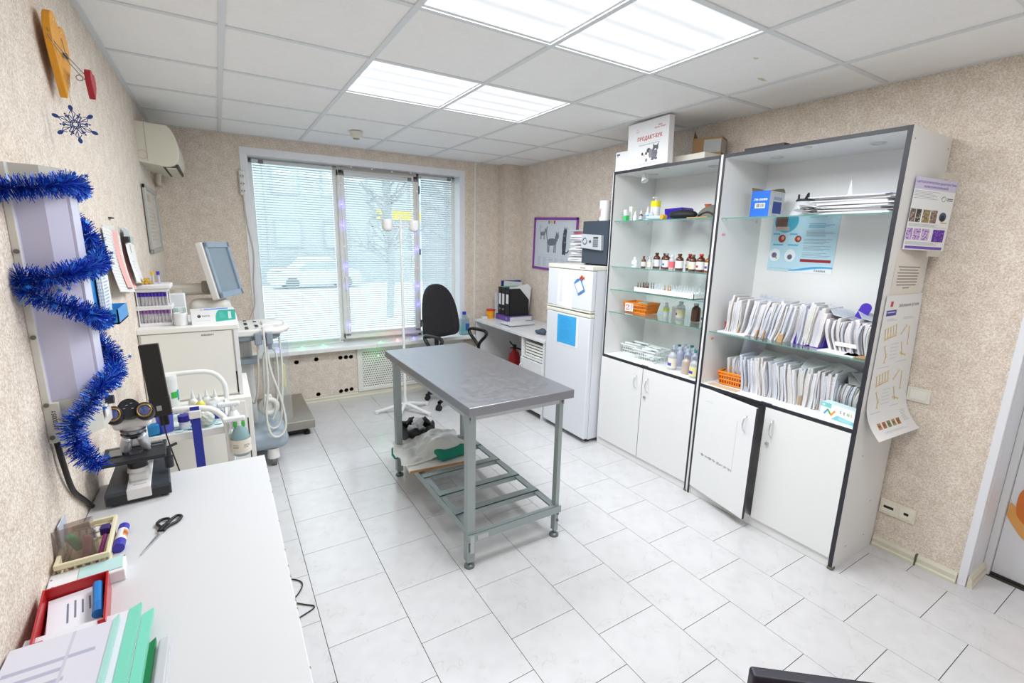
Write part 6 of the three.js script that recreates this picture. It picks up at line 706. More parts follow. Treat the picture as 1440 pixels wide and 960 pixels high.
  const pl = thing('plastic_sleeve', 'blue edged slip lying on the teal test box', 'slip', [0.33, y + 0.0728, 1.77], 0.2); mesh('slip', B(-0.06, 0.06, 0, 0.003, -0.03, 0.03, 0.001), M('#dfe6f2', 0.4), pl); mesh('blue_edge', B(-0.05, 0.06, 0.003, 0.006, 0.012, 0.03, 0.001), M('#3a7fd8', 0.4), pl);
}
// ================================================================ ultrasound machine
{
  const u = thing('ultrasound_machine', 'white and grey ultrasound cart with monitor and hanging probe cables', 'ultrasound'); const w = M('#ecebe7', 0.35), g = M('#8b95a0', 0.4), bg = M('#a3b0bc', 0.4);
  mesh('cart_base', [B(0.2, 0.69, 0.12, 0.26, 0.72, 1.28, 0.06)], bg, u);
  for (const [x, z] of [[0.585, 1.225], [0.62, 0.8], [0.28, 0.8], [0.28, 1.2]]) { const k = mesh('caster', [C(0.038, 0.042, 0.07, 18).translate(x, 0.055, z)], w, u); mesh('tyre', C(0.036, 0.036, 0.03, 20).rotateZ(Math.PI / 2).translate(x + 0.015, 0.036, z + 0.01), M('#6a6864', 0.6), k); }
  mesh('column', [B(0.34, 0.52, 0.24, 0.88, 0.86, 1.04, 0.03)], w, u); mesh('side_bracket', B(0.42, 0.56, 0.72, 0.76, 1.0, 1.12, 0.01), bg, u);
  const oval = (x0, x1, z0, z1, r) => { const s = new THREE.Shape(); s.moveTo(x0, z0); s.lineTo(x1 - r, z0); s.quadraticCurveTo(x1, z0, x1, (z0 + z1) / 2); s.quadraticCurveTo(x1, z1, x1 - r, z1); s.lineTo(x0, z1); s.lineTo(x0, z0); return s; };
  const flat = (s, d, b) => E(s, d, b).rotateX(Math.PI / 2);
  mesh('console_underside', flat(oval(0.34, 0.7, 0.8, 1.2, 0.1), 0.03, 0.008).translate(0, 0.94, 0), g, u); mesh('console_top', flat(oval(0.34, 0.66, 0.79, 1.21, 0.08), 0.025, 0.01).translate(0, 0.97, 0), w, u);
  mesh('console_handle', T([[0.58, 0.962, 1.2], [0.68, 0.962, 1.19], [0.735, 0.96, 1.1], [0.745, 0.958, 1.0], [0.735, 0.96, 0.9], [0.68, 0.962, 0.81], [0.58, 0.962, 0.8]], 0.024, 40, 10), w, u); mesh('trackball_pad', flat(oval(0.6, 0.72, 0.93, 1.07, 0.06), 0.02, 0.008).translate(0, 0.985, 0), w, u);
  for (let r = 0; r < 4; r++) for (let q = 0; q < 7; q++) if ((r * 7 + q) % 5 !== 3) mesh('key', C(0.011, 0.012, 0.008, 10).scale(1, 1, 0.75), (r + q) % 3 ? M('#3c3f44', 0.5) : M('#d9dbdd', 0.5), u, [0.37 + r * 0.062, 0.979, 0.83 + q * 0.058]);
  mesh('probe_holder', [B(0.53, 0.575, 0.88, 0.96, 1.22, 1.26, 0.008), B(0.6, 0.64, 0.88, 0.96, 1.22, 1.26, 0.008), B(0.6, 0.64, 0.82, 0.9, 1.1, 1.14, 0.01)], g, u);
  const cab = M('#d6d6cf', 0.45); const cable = (p, r = 0.008) => mesh('probe_cable', T(p, r, 60, 7), cab, u);
  cable([[0.585, 1.0, 1.245], [0.587, 0.9, 1.26], [0.585, 0.6, 1.26], [0.56, 0.4, 1.27], [0.575, 0.26, 1.3], [0.63, 0.23, 1.3], [0.675, 0.3, 1.28], [0.66, 0.48, 1.26], [0.61, 0.7, 1.24], [0.6, 0.86, 1.22]]); cable([[0.62, 0.85, 1.12], [0.58, 0.78, 1.16], [0.565, 0.6, 1.2], [0.555, 0.4, 1.22], [0.58, 0.29, 1.26], [0.64, 0.3, 1.24], [0.67, 0.45, 1.2], [0.69, 0.7, 1.16], [0.69, 0.9, 1.12]], 0.007); cable([[0.62, 0.84, 1.12], [0.66, 0.78, 1.14], [0.655, 0.55, 1.17], [0.62, 0.38, 1.2], [0.6, 0.33, 1.22]], 0.006); cable([[0.55, 0.88, 1.22], [0.53, 0.6, 1.2], [0.5, 0.45, 1.16], [0.47, 0.5, 1.1]], 0.007);
  mesh('cable_spool', [new THREE.TorusGeometry(0.05, 0.018, 10, 28).translate(0.585, 0.42, 1.18), B(0.56, 0.61, 0.33, 0.5, 1.14, 1.17, 0.01)], w, u);
  const film = (x0, x1, z, n) => { const q = new THREE.PlaneGeometry(x1 - x0, 0.6, 10, 12), p = q.attributes.position; for (let i = 0; i < p.count; i++) p.setZ(i, 0.012 * Math.sin(p.getX(i) * 70 + p.getY(i) * 5)); q.computeVertexNormals(); mesh(n, q.translate((x0 + x1) / 2, 0.58, z), M('#eef3f4', 0.18, { transmission: 0.85, thickness: 0, side: THREE.DoubleSide }), u); }; film(0.56, 0.74, 1.13, 'clear_cover');
  mesh('gel_bottle', [B(0.7, 0.72, 0.5, 0.68, 1.0, 1.04, 0.006)], M('#e6d37c', 0.4), u);
  mesh('arm_mount', [B(0.18, 0.42, 1.0, 1.17, 0.85, 1.05, 0.05)], M('#dcdad2', 0.4), u); mesh('monitor_arm', [B(0.06, 0.36, 1.2, 1.275, 0.92, 1.0, 0.03), C(0.05, 0.05, 0.07, 20).translate(0.12, 1.17, 0.96)], M('#c3bdb2', 0.45), u); mesh('arm_joint', [B(0.26, 0.35, 1.215, 1.29, 0.91, 1.01, 0.01), T([[0.3, 1.28, 0.99], [0.31, 1.34, 1.0], [0.34, 1.36, 0.99]], 0.007, 10, 6)], M('#8f8b84', 0.5), u);
  const mo = new THREE.Group(); mo.name = 'monitor'; mo.position.set(0.395, 1.365, 0.95); mo.rotation.set(0, 1.12, 0, 'YXZ'); mo.rotation.order = 'YXZ'; mo.rotation.x = -0.2; u.add(mo);
  mesh('monitor_case', B(-0.165, 0.165, -0.19, 0.19, -0.05, 0, 0.012), w, mo); mesh('bezel', [B(-0.16, 0.16, 0.15, 0.185, 0, 0.012, 0.003), B(-0.16, 0.16, -0.185, -0.145, 0, 0.012, 0.003), B(-0.16, -0.13, -0.185, 0.185, 0, 0.012, 0.003), B(0.13, 0.16, -0.185, 0.185, 0, 0.012, 0.003)], M('#8d9db0', 0.4), mo); mesh('screen', B(-0.132, 0.132, -0.147, 0.152, 0.0005, 0.003), M('#72828f', 0.25), mo);
}
// ================================================================ trolley with supplies
{
  const t = thing('supply_trolley', 'white tubular supply trolley between desk and tall cabinet', 'trolley'); const m = M('#f1f1ee', 0.35);
  mesh('front_hoop', T([[0.05, 0.05, 2.52], [0.05, 0.8, 2.52], [0.07, 0.885, 2.52], [0.14, 0.9, 2.52], [0.27, 0.893, 2.52], [0.325, 0.855, 2.52], [0.345, 0.78, 2.52], [0.345, 0.4, 2.52], [0.345, 0.05, 2.52]], 0.0125, 70, 9), m, t); mesh('back_hoop', T([[0.05, 0.05, 2.09], [0.05, 0.85, 2.09], [0.075, 0.935, 2.09], [0.15, 0.945, 2.09], [0.28, 0.94, 2.09], [0.33, 0.9, 2.09], [0.348, 0.82, 2.09], [0.348, 0.4, 2.09], [0.348, 0.05, 2.09]], 0.0115, 70, 9), m, t);
  for (const [n, y] of [['upper_tray', 0.785], ['lower_tray', 0.3]]) { const tr = mesh(n, [B(0.05, 0.345, y - 0.004, y, 2.1, 2.51), B(0.05, 0.345, y - 0.02, y + 0.012, 2.5, 2.512, 0.003), B(0.05, 0.345, y - 0.02, y + 0.012, 2.098, 2.11, 0.003), B(0.338, 0.348, y - 0.02, y + 0.012, 2.1, 2.51, 0.003), B(0.047, 0.057, y - 0.02, y + 0.012, 2.1, 2.51, 0.003)], m, t); if (y > 0.5) mesh('patterned_liner', B(0.06, 0.336, y, y + 0.0015, 2.12, 2.495), paper(print(128, 128, (x, w, h) => { x.fillStyle = '#d9e4e2'; x.fillRect(0, 0, w, h); for (let i = 0; i < 120; i++) { x.fillStyle = ['#2f8f94', '#4fb0b4', '#1f5f70'][i % 3]; x.fillRect(rr(0, 120), rr(0, 122), rr(4, 14), 4); } })), tr); }
  for (const x of [0.05, 0.346]) for (const z of [2.09, 2.52]) mesh('caster', C(0.025, 0.025, 0.02, 14).rotateZ(Math.PI / 2).translate(x + 0.01, 0.025, z), mDark, t);
  const y = 0.787;
  const cup = thing('instrument_cup', 'violet blue cup of clamps on the trolley', 'cup', [0.125, y, 2.43]); mesh('cup', L([[0.001, 0], [0.027, 0], [0.032, 0.095], [0.0335, 0.097], [0.0305, 0.097], [0.026, 0.006], [0.001, 0.006]], 22), M('#5f62cc', 0.45), cup);
  for (let k = 0; k < 3; k++) { const s = thing('surgical_clamp', 'steel clamp with ring handles in the violet cup', 'clamp', [0.125 + (k - 1) * 0.01, y + 0.008, 2.43 + (k - 1) * 0.008], k * 0.7, 'clamps in the violet cup'); mesh('shank', [bar([-0.004, 0, 0], [0.008, 0.1, 0], 0.002, 6), bar([0.004, 0, 0], [-0.008, 0.1, 0], 0.002, 6)], mDark, s); mesh('ring_handle', [new THREE.TorusGeometry(0.009, 0.0022, 6, 16).translate(0.012, 0.11, 0), new THREE.TorusGeometry(0.009, 0.0022, 6, 16).translate(-0.012, 0.11, 0)], mDark, s); }
  const jl = thing('blue_jar', 'deep blue round jar on the trolley liner', 'jar', [0.19, y, 2.42]); mesh('jar', C(0.02, 0.021, 0.03, 20), M('#e6e6ee', 0.4), jl); mesh('lid', C(0.0225, 0.0225, 0.026, 22).translate(0, 0.03, 0), M('#2d1f8c', 0.4), jl);
  const cj = thing('cotton_jar', 'clear jar filled with cotton wool on the trolley', 'jar', [0.27, y, 2.44]); mesh('jar', C(0.032, 0.03, 0.07, 22, true), M('#eef2f2', 0.1, { transmission: 0.8, thickness: 0, side: THREE.DoubleSide }), cj); { const q = new THREE.IcosahedronGeometry(0.028, 3), p = q.attributes.position; for (let i = 0; i < p.count; i++) { const k = 1 + 0.1 * Math.sin(p.getX(i) * 300 + p.getY(i) * 260); p.setXYZ(i, p.getX(i) * k, p.getY(i) * k * 1.15, p.getZ(i) * k); } q.computeVertexNormals(); mesh('cotton', q.translate(0, 0.034, 0), M('#eeece2', 0.95), cj); }
  tag(mesh('blue_sachet', new RoundedBoxGeometry(0.05, 0.05, 0.03, 3, 0.012).translate(0, 0.025, 0), M('#2f8fd0', 0.4), scene, [0.083, y, 2.46], [0, 0.3, 0]), 'bright blue sachet next to the violet cup', 'sachet');
  const dr = (x, z, liq, label, lab, h = 0.088) => { const b = thing('dropper_bottle', label, 'bottle', [x, y + 0.0, z]); mesh('body', L([[0.001, 0], [0.019, 0], [0.02, h * 0.45], [0.008, h * 0.62], [0.001, h * 0.62]], 16), M(liq, 0.3), b); mesh('nozzle', L([[0.009, h * 0.6], [0.007, h * 0.75], [0.002, h], [0.001, h]], 12), mWhite, b); if (lab) mesh('label', new THREE.CylinderGeometry(0.0206, 0.0206, 0.022, 16, 1, true).translate(0, 0.02, 0), M(lab, 0.5, { side: THREE.DoubleSide }), b); };
  dr(0.215, 2.2, '#eef0e6', 'dropper bottle with yellow label at the trolley back', '#e9df4a', 0.098); dr(0.245, 2.25, '#eee45a', 'dropper bottle full of yellow liquid on the trolley', null, 0.095); dr(0.268, 2.18, '#eceef0', 'plain white dropper bottle at the trolley back', null, 0.09); dr(0.303, 2.21, '#eef0f2', 'dropper bottle with blue label on the trolley', '#5fa4e0', 0.095);
  const pb = thing('wipes_canister', 'white canister with green and blue swirl on the trolley', 'canister', [0.13, y, 2.17]); mesh('canister', C(0.032, 0.032, 0.155, 24), mPlastic, pb); mesh('lid', C(0.031, 0.033, 0.02, 24).translate(0, 0.155, 0), mWhite, pb); mesh('label_swirl', [new THREE.CylinderGeometry(0.0326, 0.0326, 0.03, 12, 1, true, 0.2, 0.9).translate(0, 0.085, 0)], M('#3fb44a', 0.5, { side: THREE.DoubleSide }), pb); mesh('label_band', [new THREE.CylinderGeometry(0.0326, 0.0326, 0.05, 12, 1, true, 1.0, 0.6).translate(0, 0.08, 0)], M('#2fa0a8', 0.5, { side: THREE.DoubleSide }), pb);
  const bb = thing('iodine_bottle', 'amber bottle with violet band behind the black device', 'bottle', [0.035, 0.74, 2.0]); bb.position.set(0.082, y, 2.2); mesh('glass', L([[0.001, 0], [0.022, 0], [0.022, 0.09], [0.01, 0.11], [0.01, 0.13], [0.001, 0.13]], 16), M('#c79a4a', 0.25), bb); mesh('band', new THREE.CylinderGeometry(0.0225, 0.0225, 0.02, 16, 1, true).translate(0, 0.05, 0), M('#5a3fa8', 0.5, { side: THREE.DoubleSide }), bb); mesh('cap', C(0.012, 0.012, 0.02, 14).translate(0, 0.125, 0), mDark, bb);
  for (let k = 0; k < 9; k++) tag(mesh('small_vial', L([[0.001, 0], [0.009, 0], [0.009, 0.028], [0.005, 0.034], [0.006, 0.044], [0.001, 0.044]], 12), k % 3 === 1 ? M('#d8c4e0', 0.3) : mFrost, scene, [0.175 + (k % 3) * 0.02, y + 0.002, 2.27 + Math.floor(k / 3) * 0.022]), 'tiny clear vial grouped before the dropper bottles', 'vial', 'tiny vials on the trolley');
  tag(mesh('blue_case', B(0.205, 0.33, y + 0.0, y + 0.026, 2.33, 2.37, 0.003), M('#2a3f9c', 0.4), scene), 'flat dark blue case across the trolley tray', 'case');
  const bag = new RoundedBoxGeometry(0.06, 0.06, 0.08, 3, 0.02).translate(0, 0.03, 0); tag(mesh('glove_bag', bag, M('#eef0f2', 0.3, { transmission: 0.4, thickness: 0 }), scene, [0.3, y, 2.3], [0, 0.3, 0]), 'clear bag with white contents beside the blue case', 'bag');
  const th = thing('ear_thermometer', 'white ear thermometer behind the microscope', 'thermometer', [0.075, y + 0.0, 2.33], 0.4); mesh('body', [B(-0.014, 0.014, 0, 0.1, -0.012, 0.012, 0.009), T([[0, 0.09, 0], [-0.02, 0.1, 0], [-0.04, 0.096, 0]], 0.006, 10, 7)], mPlastic, th); mesh('display', B(-0.007, 0.007, 0.05, 0.075, 0.0122, 0.0132), M('#2a2f7c', 0.3), th);
  const sp = thing('spray_bottle', 'translucent spray bottle with green collar hanging on the trolley', 'bottle', [0.388, 0.675, 2.55]); mesh('body', L([[0.001, 0], [0.03, 0], [0.038, 0.02], [0.038, 0.07], [0.03, 0.1], [0.018, 0.125], [0.014, 0.135], [0.001, 0.135]], 22), M('#9fc0c4', 0.25, { transmission: 0.3, thickness: 0 }), sp); mesh('paper_label', new THREE.CylinderGeometry(0.0388, 0.0388, 0.06, 22, 1, true).translate(0, 0.045, 0), paper(print(256, 96, (x, w, h) => { x.fillStyle = '#e6dfd0'; x.fillRect(0, 0, w, h); for (let i = 0; i < 6; i++) inkLines(x, 10 + i * 42, 34, 32, 26, 3, '#6a655c', 3); })), sp); sp.children[1].material.side = THREE.DoubleSide; mesh('green_collar', B(-0.022, 0.022, 0.125, 0.15, -0.012, 0.012, 0.006), M('#3fb44a', 0.45), sp); mesh('trigger_head', [B(-0.06, 0.025, 0.15, 0.172, -0.013, 0.013, 0.008), C(0.013, 0.015, 0.03, 14).translate(0, 0.13, 0), T([[-0.02, 0.15, 0], [-0.032, 0.125, 0], [-0.04, 0.1, 0]], 0.005, 8, 6)], mWhite, sp); mesh('hang_loop', T([[0, 0.15, 0.0], [-0.02, 0.16, -0.025], [-0.043, 0.15, -0.04], [-0.043, 0.12, -0.036]], 0.004, 12, 6), M('#d9d3c2', 0.6), sp);
  const sp2 = thing('spray_bottle', 'white spray bottle lying behind the trolley rail', 'bottle', [0.37, 0.735, 2.38]); mesh('body', L([[0.001, 0], [0.028, 0], [0.028, 0.05], [0.014, 0.08], [0.001, 0.08]], 18), mPlastic, sp2); mesh('trigger_head', [B(-0.06, 0.03, 0.1, 0.122, -0.013, 0.013, 0.009), C(0.012, 0.013, 0.03, 14).translate(0, 0.075, 0)], mWhite, sp2); sp2.position.y = 0.74;
  const bs = thing('blue_strap', 'royal blue strap with white buckle hung on the trolley rail', 'strap', [0.238, 0, 2.538]); mesh('webbing', [B(-0.016, 0.016, 0.6, 0.91, 0, 0.004, 0.001)], M('#28329c', 0.6), bs); mesh('buckle', B(-0.021, 0.021, 0.862, 0.895, -0.001, 0.014, 0.004), mPlastic, bs);
  const co = thing('coiled_cable', 'coiled black cable behind the white desk', 'cable', [0.29, 0.3005, 2.42]); mesh('coil', [0, 1, 2, 3].map((k) => new THREE.TorusGeometry(0.05 - k * 0.004, 0.004, 6, 30).rotateX(Math.PI / 2 + 0.1 * k).translate(k * 0.003, 0.012 + 0.009 * k, 0)), mBlack, co);
  tag(mesh('paper_roll', C(0.028, 0.028, 0.16, 20).rotateX(Math.PI / 2).rotateY(0.5).translate(0, 0.028, -0.08), mPaper, scene, [0.17, 0.3005, 2.4]), 'rolled white paper on the lower trolley tray', 'roll');
}
// ================================================================ white desk with the microscope
{
  const d = thing('white_desk', 'long worn white desk along the wall', 'desk'); const y = 0.825;
  mesh('desk_top', B(0.002, 0.455, y - 0.026, y, 2.955, 5.3, 0.003), M('#d9dadc', 0.42), d); mesh('end_panel', B(0.01, 0.44, 0, y - 0.026, 2.965, 2.985), mLam, d); mesh('end_panel', B(0.01, 0.44, 0, y - 0.026, 5.26, 5.28), mLam, d); mesh('front_panel', B(0.42, 0.436, 0.08, y - 0.026, 2.985, 5.26), mLam, d);
  const ch = []; for (let k = 0; k < 16; k++) { const z = rr(2.96, 4.2); ch.push(B(0.4535, 0.4556, y - rr(0.004, 0.012), y + 0.0003, z, z + rr(0.002, 0.008))); } mesh('edge_chips', ch, M('#b5a58c', 0.9), d).userData.kind = 'stuff';
}
{
  const m = thing('microscope', 'black and white binocular microscope on the white desk', 'microscope', [0.111, 0.825, 3.005], 0.06); m.scale.set(1.05, 1.15, 1.05); const w = M('#ecebea', 0.35), k = M('#232529', 0.45), gr = M('#3a3f48', 0.45);
  mesh('foot_plate', [E([[-0.07, 0.115], [-0.062, -0.1], [0.062, -0.1], [0.07, 0.115]].map(([a, b]) => [a, -b]), 0.026, 0.003).rotateX(-Math.PI / 2).translate(0, 0.008, 0)], gr, m); mesh('base_skirt', [B(-0.072, 0.072, 0.006, 0.03, 0.1, 0.119, 0.004)], k, m);
  mesh('white_spine', [B(-0.026, 0.028, 0.03, 0.04, -0.1, 0.1165, 0.003), B(-0.026, 0.028, 0.012, 0.04, 0.112, 0.1215, 0.002)], w, m); mesh('rubber_foot', [[-0.055, 0.1], [0.055, 0.1], [-0.05, -0.08], [0.05, -0.08]].map(([a, b]) => C(0.009, 0.01, 0.008, 12).translate(a, 0, b)), mRubber, m);
  mesh('maker_mark', new THREE.PlaneGeometry(0.032, 0.008).rotateX(-Math.PI / 2).translate(0.002, 0.0403, 0.095), paper(print(64, 16, (x) => { x.fillStyle = '#ecebea'; x.fillRect(0, 0, 64, 16); x.fillStyle = '#55555c'; x.font = 'italic bold 12px sans-serif'; x.fillText('Микромед', 2, 12); })), m);
  mesh('illuminator', [B(-0.022, 0.024, 0.038, 0.062, 0.02, 0.075, 0.008), C(0.024, 0.026, 0.012, 24).translate(0, 0.06, 0.045)], w, m); mesh('condenser', [C(0.026, 0.022, 0.02, 24).translate(0, 0.073, 0.045), C(0.028, 0.028, 0.006, 24).translate(0, 0.09, 0.045), C(0.024, 0.024, 0.006, 24).translate(0, 0.082, 0.045)], k, m);
  mesh('arm', [B(-0.024, 0.024, 0.035, 0.165, -0.085, -0.045, 0.012), B(-0.024, 0.024, 0.15, 0.185, -0.085, 0.02, 0.012)], w, m);
  mesh('stage', [B(-0.075, 0.07, 0.098, 0.108, -0.03, 0.095, 0.003), B(-0.05, 0.05, 0.085, 0.098, -0.05, -0.02, 0.003)], k, m); mesh('painted_stage_opening', C(0.02, 0.02, 0.001, 24).scale(1.4, 1, 0.7).translate(0.0, 0.1082, 0.045), M('#2c3038', 0.1), m); mesh('slide_holder', [B(-0.062, -0.03, 0.108, 0.112, 0.0, 0.05, 0.002), B(0.035, 0.062, 0.108, 0.111, 0.01, 0.016), B(-0.065, 0.06, 0.108, 0.113, -0.012, -0.004, 0.002)], M('#9a9da2', 0.35, { metalness: 0.7 }), m); mesh('stage_knob', [C(0.011, 0.011, 0.03, 16).translate(0.072, 0.05, 0.04), C(0.008, 0.008, 0.03, 14).translate(0.072, 0.075, 0.04), bar([0.065, 0.1, 0.03], [0.095, 0.106, 0.02], 0.004)], k, m); mesh('focus_knob', [C(0.022, 0.022, 0.02, 20).rotateZ(Math.PI / 2).translate(0.05, 0.07, -0.06), C(0.022, 0.022, 0.02, 20).rotateZ(Math.PI / 2).translate(-0.03, 0.07, -0.06)], k, m);  // dark disc on the stage paints the shade of its opening, no lens
  mesh('nosepiece', [C(0.03, 0.026, 0.012, 24).translate(0, 0.158, 0.03), L([[0.001, -0.006], [0.026, 0], [0.03, 0.01]], 24).translate(0, 0.15, 0.03)], M('#8d9096', 0.25, { metalness: 0.9 }), m);
  for (let q = 0; q < 4; q++) { const a = q * 1.571 + 0.7; mesh('objective', L([[0.001, -0.05], [0.006, -0.05], [0.007, -0.043], [0.0115, -0.036], [0.0125, -0.014], [0.0105, -0.011], [0.0125, -0.006], [0.0125, 0.002], [0.001, 0.002]], 16), M('#d9dbe0', 0.3, { metalness: 0.6 }), m, [Math.cos(a) * 0.02, 0.154, 0.03 + Math.sin(a) * 0.02], [-Math.sin(a) * -0.35, 0, Math.cos(a) * 0.35]); }
  mesh('head', [B(-0.045, 0.045, 0.172, 0.205, -0.01, 0.045, 0.014), C(0.024, 0.026, 0.014, 24).translate(0, 0.166, 0.02)], w, m);
  mesh('hinge_disc', [C(0.025, 0.026, 0.03, 28).rotateX(1.15).translate(0, 0.222, 0.03)], k, m); mesh('scale_mark', [[-0.006, 0.006], [0.004, 0.01], [0.006, -0.004], [-0.012, -0.002]].map(([a, b]) => B(a, a + 0.005, 0, 0.0012, 0, 0.0005).rotateX(-0.42).translate(0, 0.2365 + b * 0.9, 0.0585 - b * 0.4)), M('#d9d9dc', 0.5), m);
  for (const s of [-1, 1]) { const g = new THREE.Group(); g.name = 'eyepiece'; g.position.set(s * 0.034, 0.205, 0.025); g.rotation.x = 1.12; m.add(g); mesh('barrel', L([[0.001, 0], [0.021, 0], [0.021, 0.028], [0.0225, 0.03], [0.0225, 0.046], [0.018, 0.05]], 26), k, g); mesh('gold_ring', new THREE.TorusGeometry(0.0155, 0.0017, 8, 28).rotateX(Math.PI / 2).translate(0, 0.0505, 0), M('#c89a4a', 0.3, { metalness: 0.7 }), g); mesh('lens', L([[0.001, 0.0525], [0.007, 0.052], [0.0142, 0.049]], 24), M('#4a5a92', 0.05, { clearcoat: 1 }), g); }
}
{ // flat black device behind the microscope, cable down
  const d = thing('black_device', 'upright black slab device with a grey button', 'device', [0.136, 0.872, 2.545]); d.rotation.z = 0.055; d.rotation.x = -0.05;
  mesh('slab', B(-0.031, 0.031, 0.03, 0.31, 0, 0.028, 0.004), M('#1a1816', 0.5), d); mesh('lower_shell', B(-0.0325, 0.0325, 0.025, 0.1, -0.001, 0.03, 0.004), M('#1d1b19', 0.45), d); mesh('button', B(-0.012, 0.004, 0.05, 0.07, 0.0315, 0.034, 0.001), M('#9a9894', 0.4), d); mesh('rail_clip', B(-0.015, 0.015, -0.02, 0.04, -0.02, 0.004, 0.004), mBlack, d);
  mesh('cable', T([[0.0, 0.025, 0.015], [0.0, -0.05, 0.02], [0.012, -0.15, 0.03], [0.035, -0.3, 0.05]], 0.0025, 24, 6), mBlack, d);
}
{ // small things on the desk
  const y = 0.825;
  const s = thing('scissors', 'black handled scissors lying on the white desk', 'scissors', [0.186, y, 3.335], 0); const dir = -0.36;
  s.rotation.y = dir; mesh('blade', E([[-0.004, 0], [0.005, 0.005], [0.0045, -0.03], [0.0, -0.098]].map(([a, b]) => [a, b]), 0.0022).rotateX(-Math.PI / 2).translate(0, 0.003, 0), mSteel, s); mesh('blade', E([[0.005, 0], [-0.004, 0.005], [-0.003, -0.03], [0.0012, -0.096]], 0.0022).rotateX(-Math.PI / 2).translate(0, 0.0008, 0), mSteel, s); mesh('pivot', C(0.003, 0.003, 0.002, 12).translate(0, 0.0052, 0.012), mChrome, s);
  const hm = M('#151517', 0.4); for (const q of [-1, 1]) { mesh('handle', [T(q < 0 ? [[-0.003, 0.006, -0.002], [-0.012, 0.006, -0.018], [-0.026, 0.006, -0.032], [-0.026, 0.006, -0.05], [-0.012, 0.006, -0.056], [-0.002, 0.006, -0.045], [-0.004, 0.006, -0.025]] : [[0.003, 0.006, -0.002], [0.008, 0.006, -0.02], [0.02, 0.006, -0.04], [0.02, 0.006, -0.062], [0.006, 0.006, -0.068], [0.0, 0.006, -0.05], [0.001, 0.006, -0.022]], 0.0038, 40, 8, true), B(q < 0 ? -0.009 : 0.0005, q < 0 ? -0.0005 : 0.009, 0.003, 0.0095, -0.026, 0.004, 0.002)], hm, s); }
  const gs = thing('glue_stick', 'violet and white glue stick lying by the cream basket', 'glue stick', [0.103, y + 0.0125, 3.29], 0); gs.rotation.y = 0.02; mesh('barrel', C(0.0118, 0.0118, 0.09, 20).rotateX(Math.PI / 2).translate(0, 0, -0.02), paper(print(64, 64, (x) => { x.fillStyle = '#ededf4'; x.fillRect(0, 0, 64, 64); x.fillStyle = '#d8a23a'; x.fillRect(6, 20, 22, 22); x.fillStyle = '#c4483a'; x.fillRect(14, 26, 14, 10); x.fillStyle = '#3b35b0'; x.fillRect(0, 46, 64, 18); }), 0.4), gs); mesh('cap', C(0.0125, 0.0125, 0.03, 20).rotateX(Math.PI / 2).translate(0, 0, 0.055), mBlueCap, gs); gs.position.z = 3.3;
  basket('cream_basket', 'cream plastic basket of small tools on the desk', 0.05, y, 3.37, 0.06, 0.088, 0.175, 0.05, M('#e9dfbe', 0.45), 0.014);
  const cu = thing('smoky_cup', 'smoky clear square cup tilted in the cream basket', 'cup', [0.038, y + 0.012, 3.4]); cu.rotation.set(-0.25, 0.1, 0.1); const sm = M('#ddd6d4', 0.06, { transmission: 0.9, thickness: 0 }); mesh('cup_walls', [B(-0.032, 0.032, 0, 0.09, 0.026, 0.028), B(-0.032, 0.032, 0, 0.09, -0.028, -0.026), B(-0.034, -0.032, 0, 0.09, -0.028, 0.028), B(0.032, 0.034, 0, 0.09, -0.028, 0.028), B(-0.032, 0.032, 0, 0.002, -0.028, 0.028)], sm, cu);
  tag(mesh('green_marker', new RoundedBoxGeometry(0.018, 0.05, 0.016, 3, 0.006), M('#4fd07a', 0.4), scene, [0.03, y + 0.055, 3.385], [0.2, 0.3, 0.3]), 'bright green marker inside the smoky cup', 'marker'); tag(mesh('pink_eraser', new RoundedBoxGeometry(0.016, 0.05, 0.018, 3, 0.006), M('#d99aa0', 0.5), scene, [0.052, y + 0.045, 3.395], [-0.2, 0.1, -0.1]), 'pink eraser inside the smoky cup', 'eraser');
  tag(mesh('wine_marker', C(0.005, 0.005, 0.11, 10).rotateX(Math.PI / 2).translate(0, 0, -0.05), M('#8a1f6a', 0.4), scene, [0.078, y + 0.03, 3.4], [0.15, 0, 0]), 'wine red marker along the cream basket edge', 'marker'); tag(mesh('violet_box', B(-0.009, 0.009, 0, 0.018, -0.012, 0.012, 0.002), M('#3a2470', 0.5), scene, [0.077, y + 0.036, 3.335]), 'tiny violet box in the cream basket', 'box');
  for (let k = 0; k < 3; k++) tag(mesh('cotton_swab', C(0.0035, 0.0035, 0.04, 8).rotateX(1.2), M('#f0eee8', 0.8), scene, [0.066 + k * 0.008, y + 0.03, 3.29]), 'white swab in the cream basket', 'swab', 'swabs in the cream basket');
  tag(mesh('wall_card', B(-0.002, 0.001, 0, 0.075, -0.03, 0.03), M('#cdd3e0', 0.4), scene, [0.006, y + 0.03, 3.36], [0, 0, -0.03]), 'pale grey card stuck between basket and wall', 'card');
  const wb = thing('white_carton', 'white perforated carton with pale teal flap', 'box', [0.062, y, 3.485], 0.1); mesh('carton', B(-0.06, 0.07, 0, 0.028, -0.032, 0.032, 0.003), M('#eeeef2', 0.5), wb); mesh('teal_flap', B(-0.01, 0.066, 0.028, 0.03, -0.026, 0.022, 0.0005), M('#bfe2e2', 0.5), wb); mesh('painted_punch_hole', [[-0.05, 0.02], [-0.03, 0.026], [-0.055, -0.01], [0.068, -0.026]].map(([a, b]) => C(0.002, 0.002, 0.0006, 8).translate(a, 0.028, b)), M('#6a6a72', 0.7), wb);  // holes are grey discs, their inner shade painted on the carton
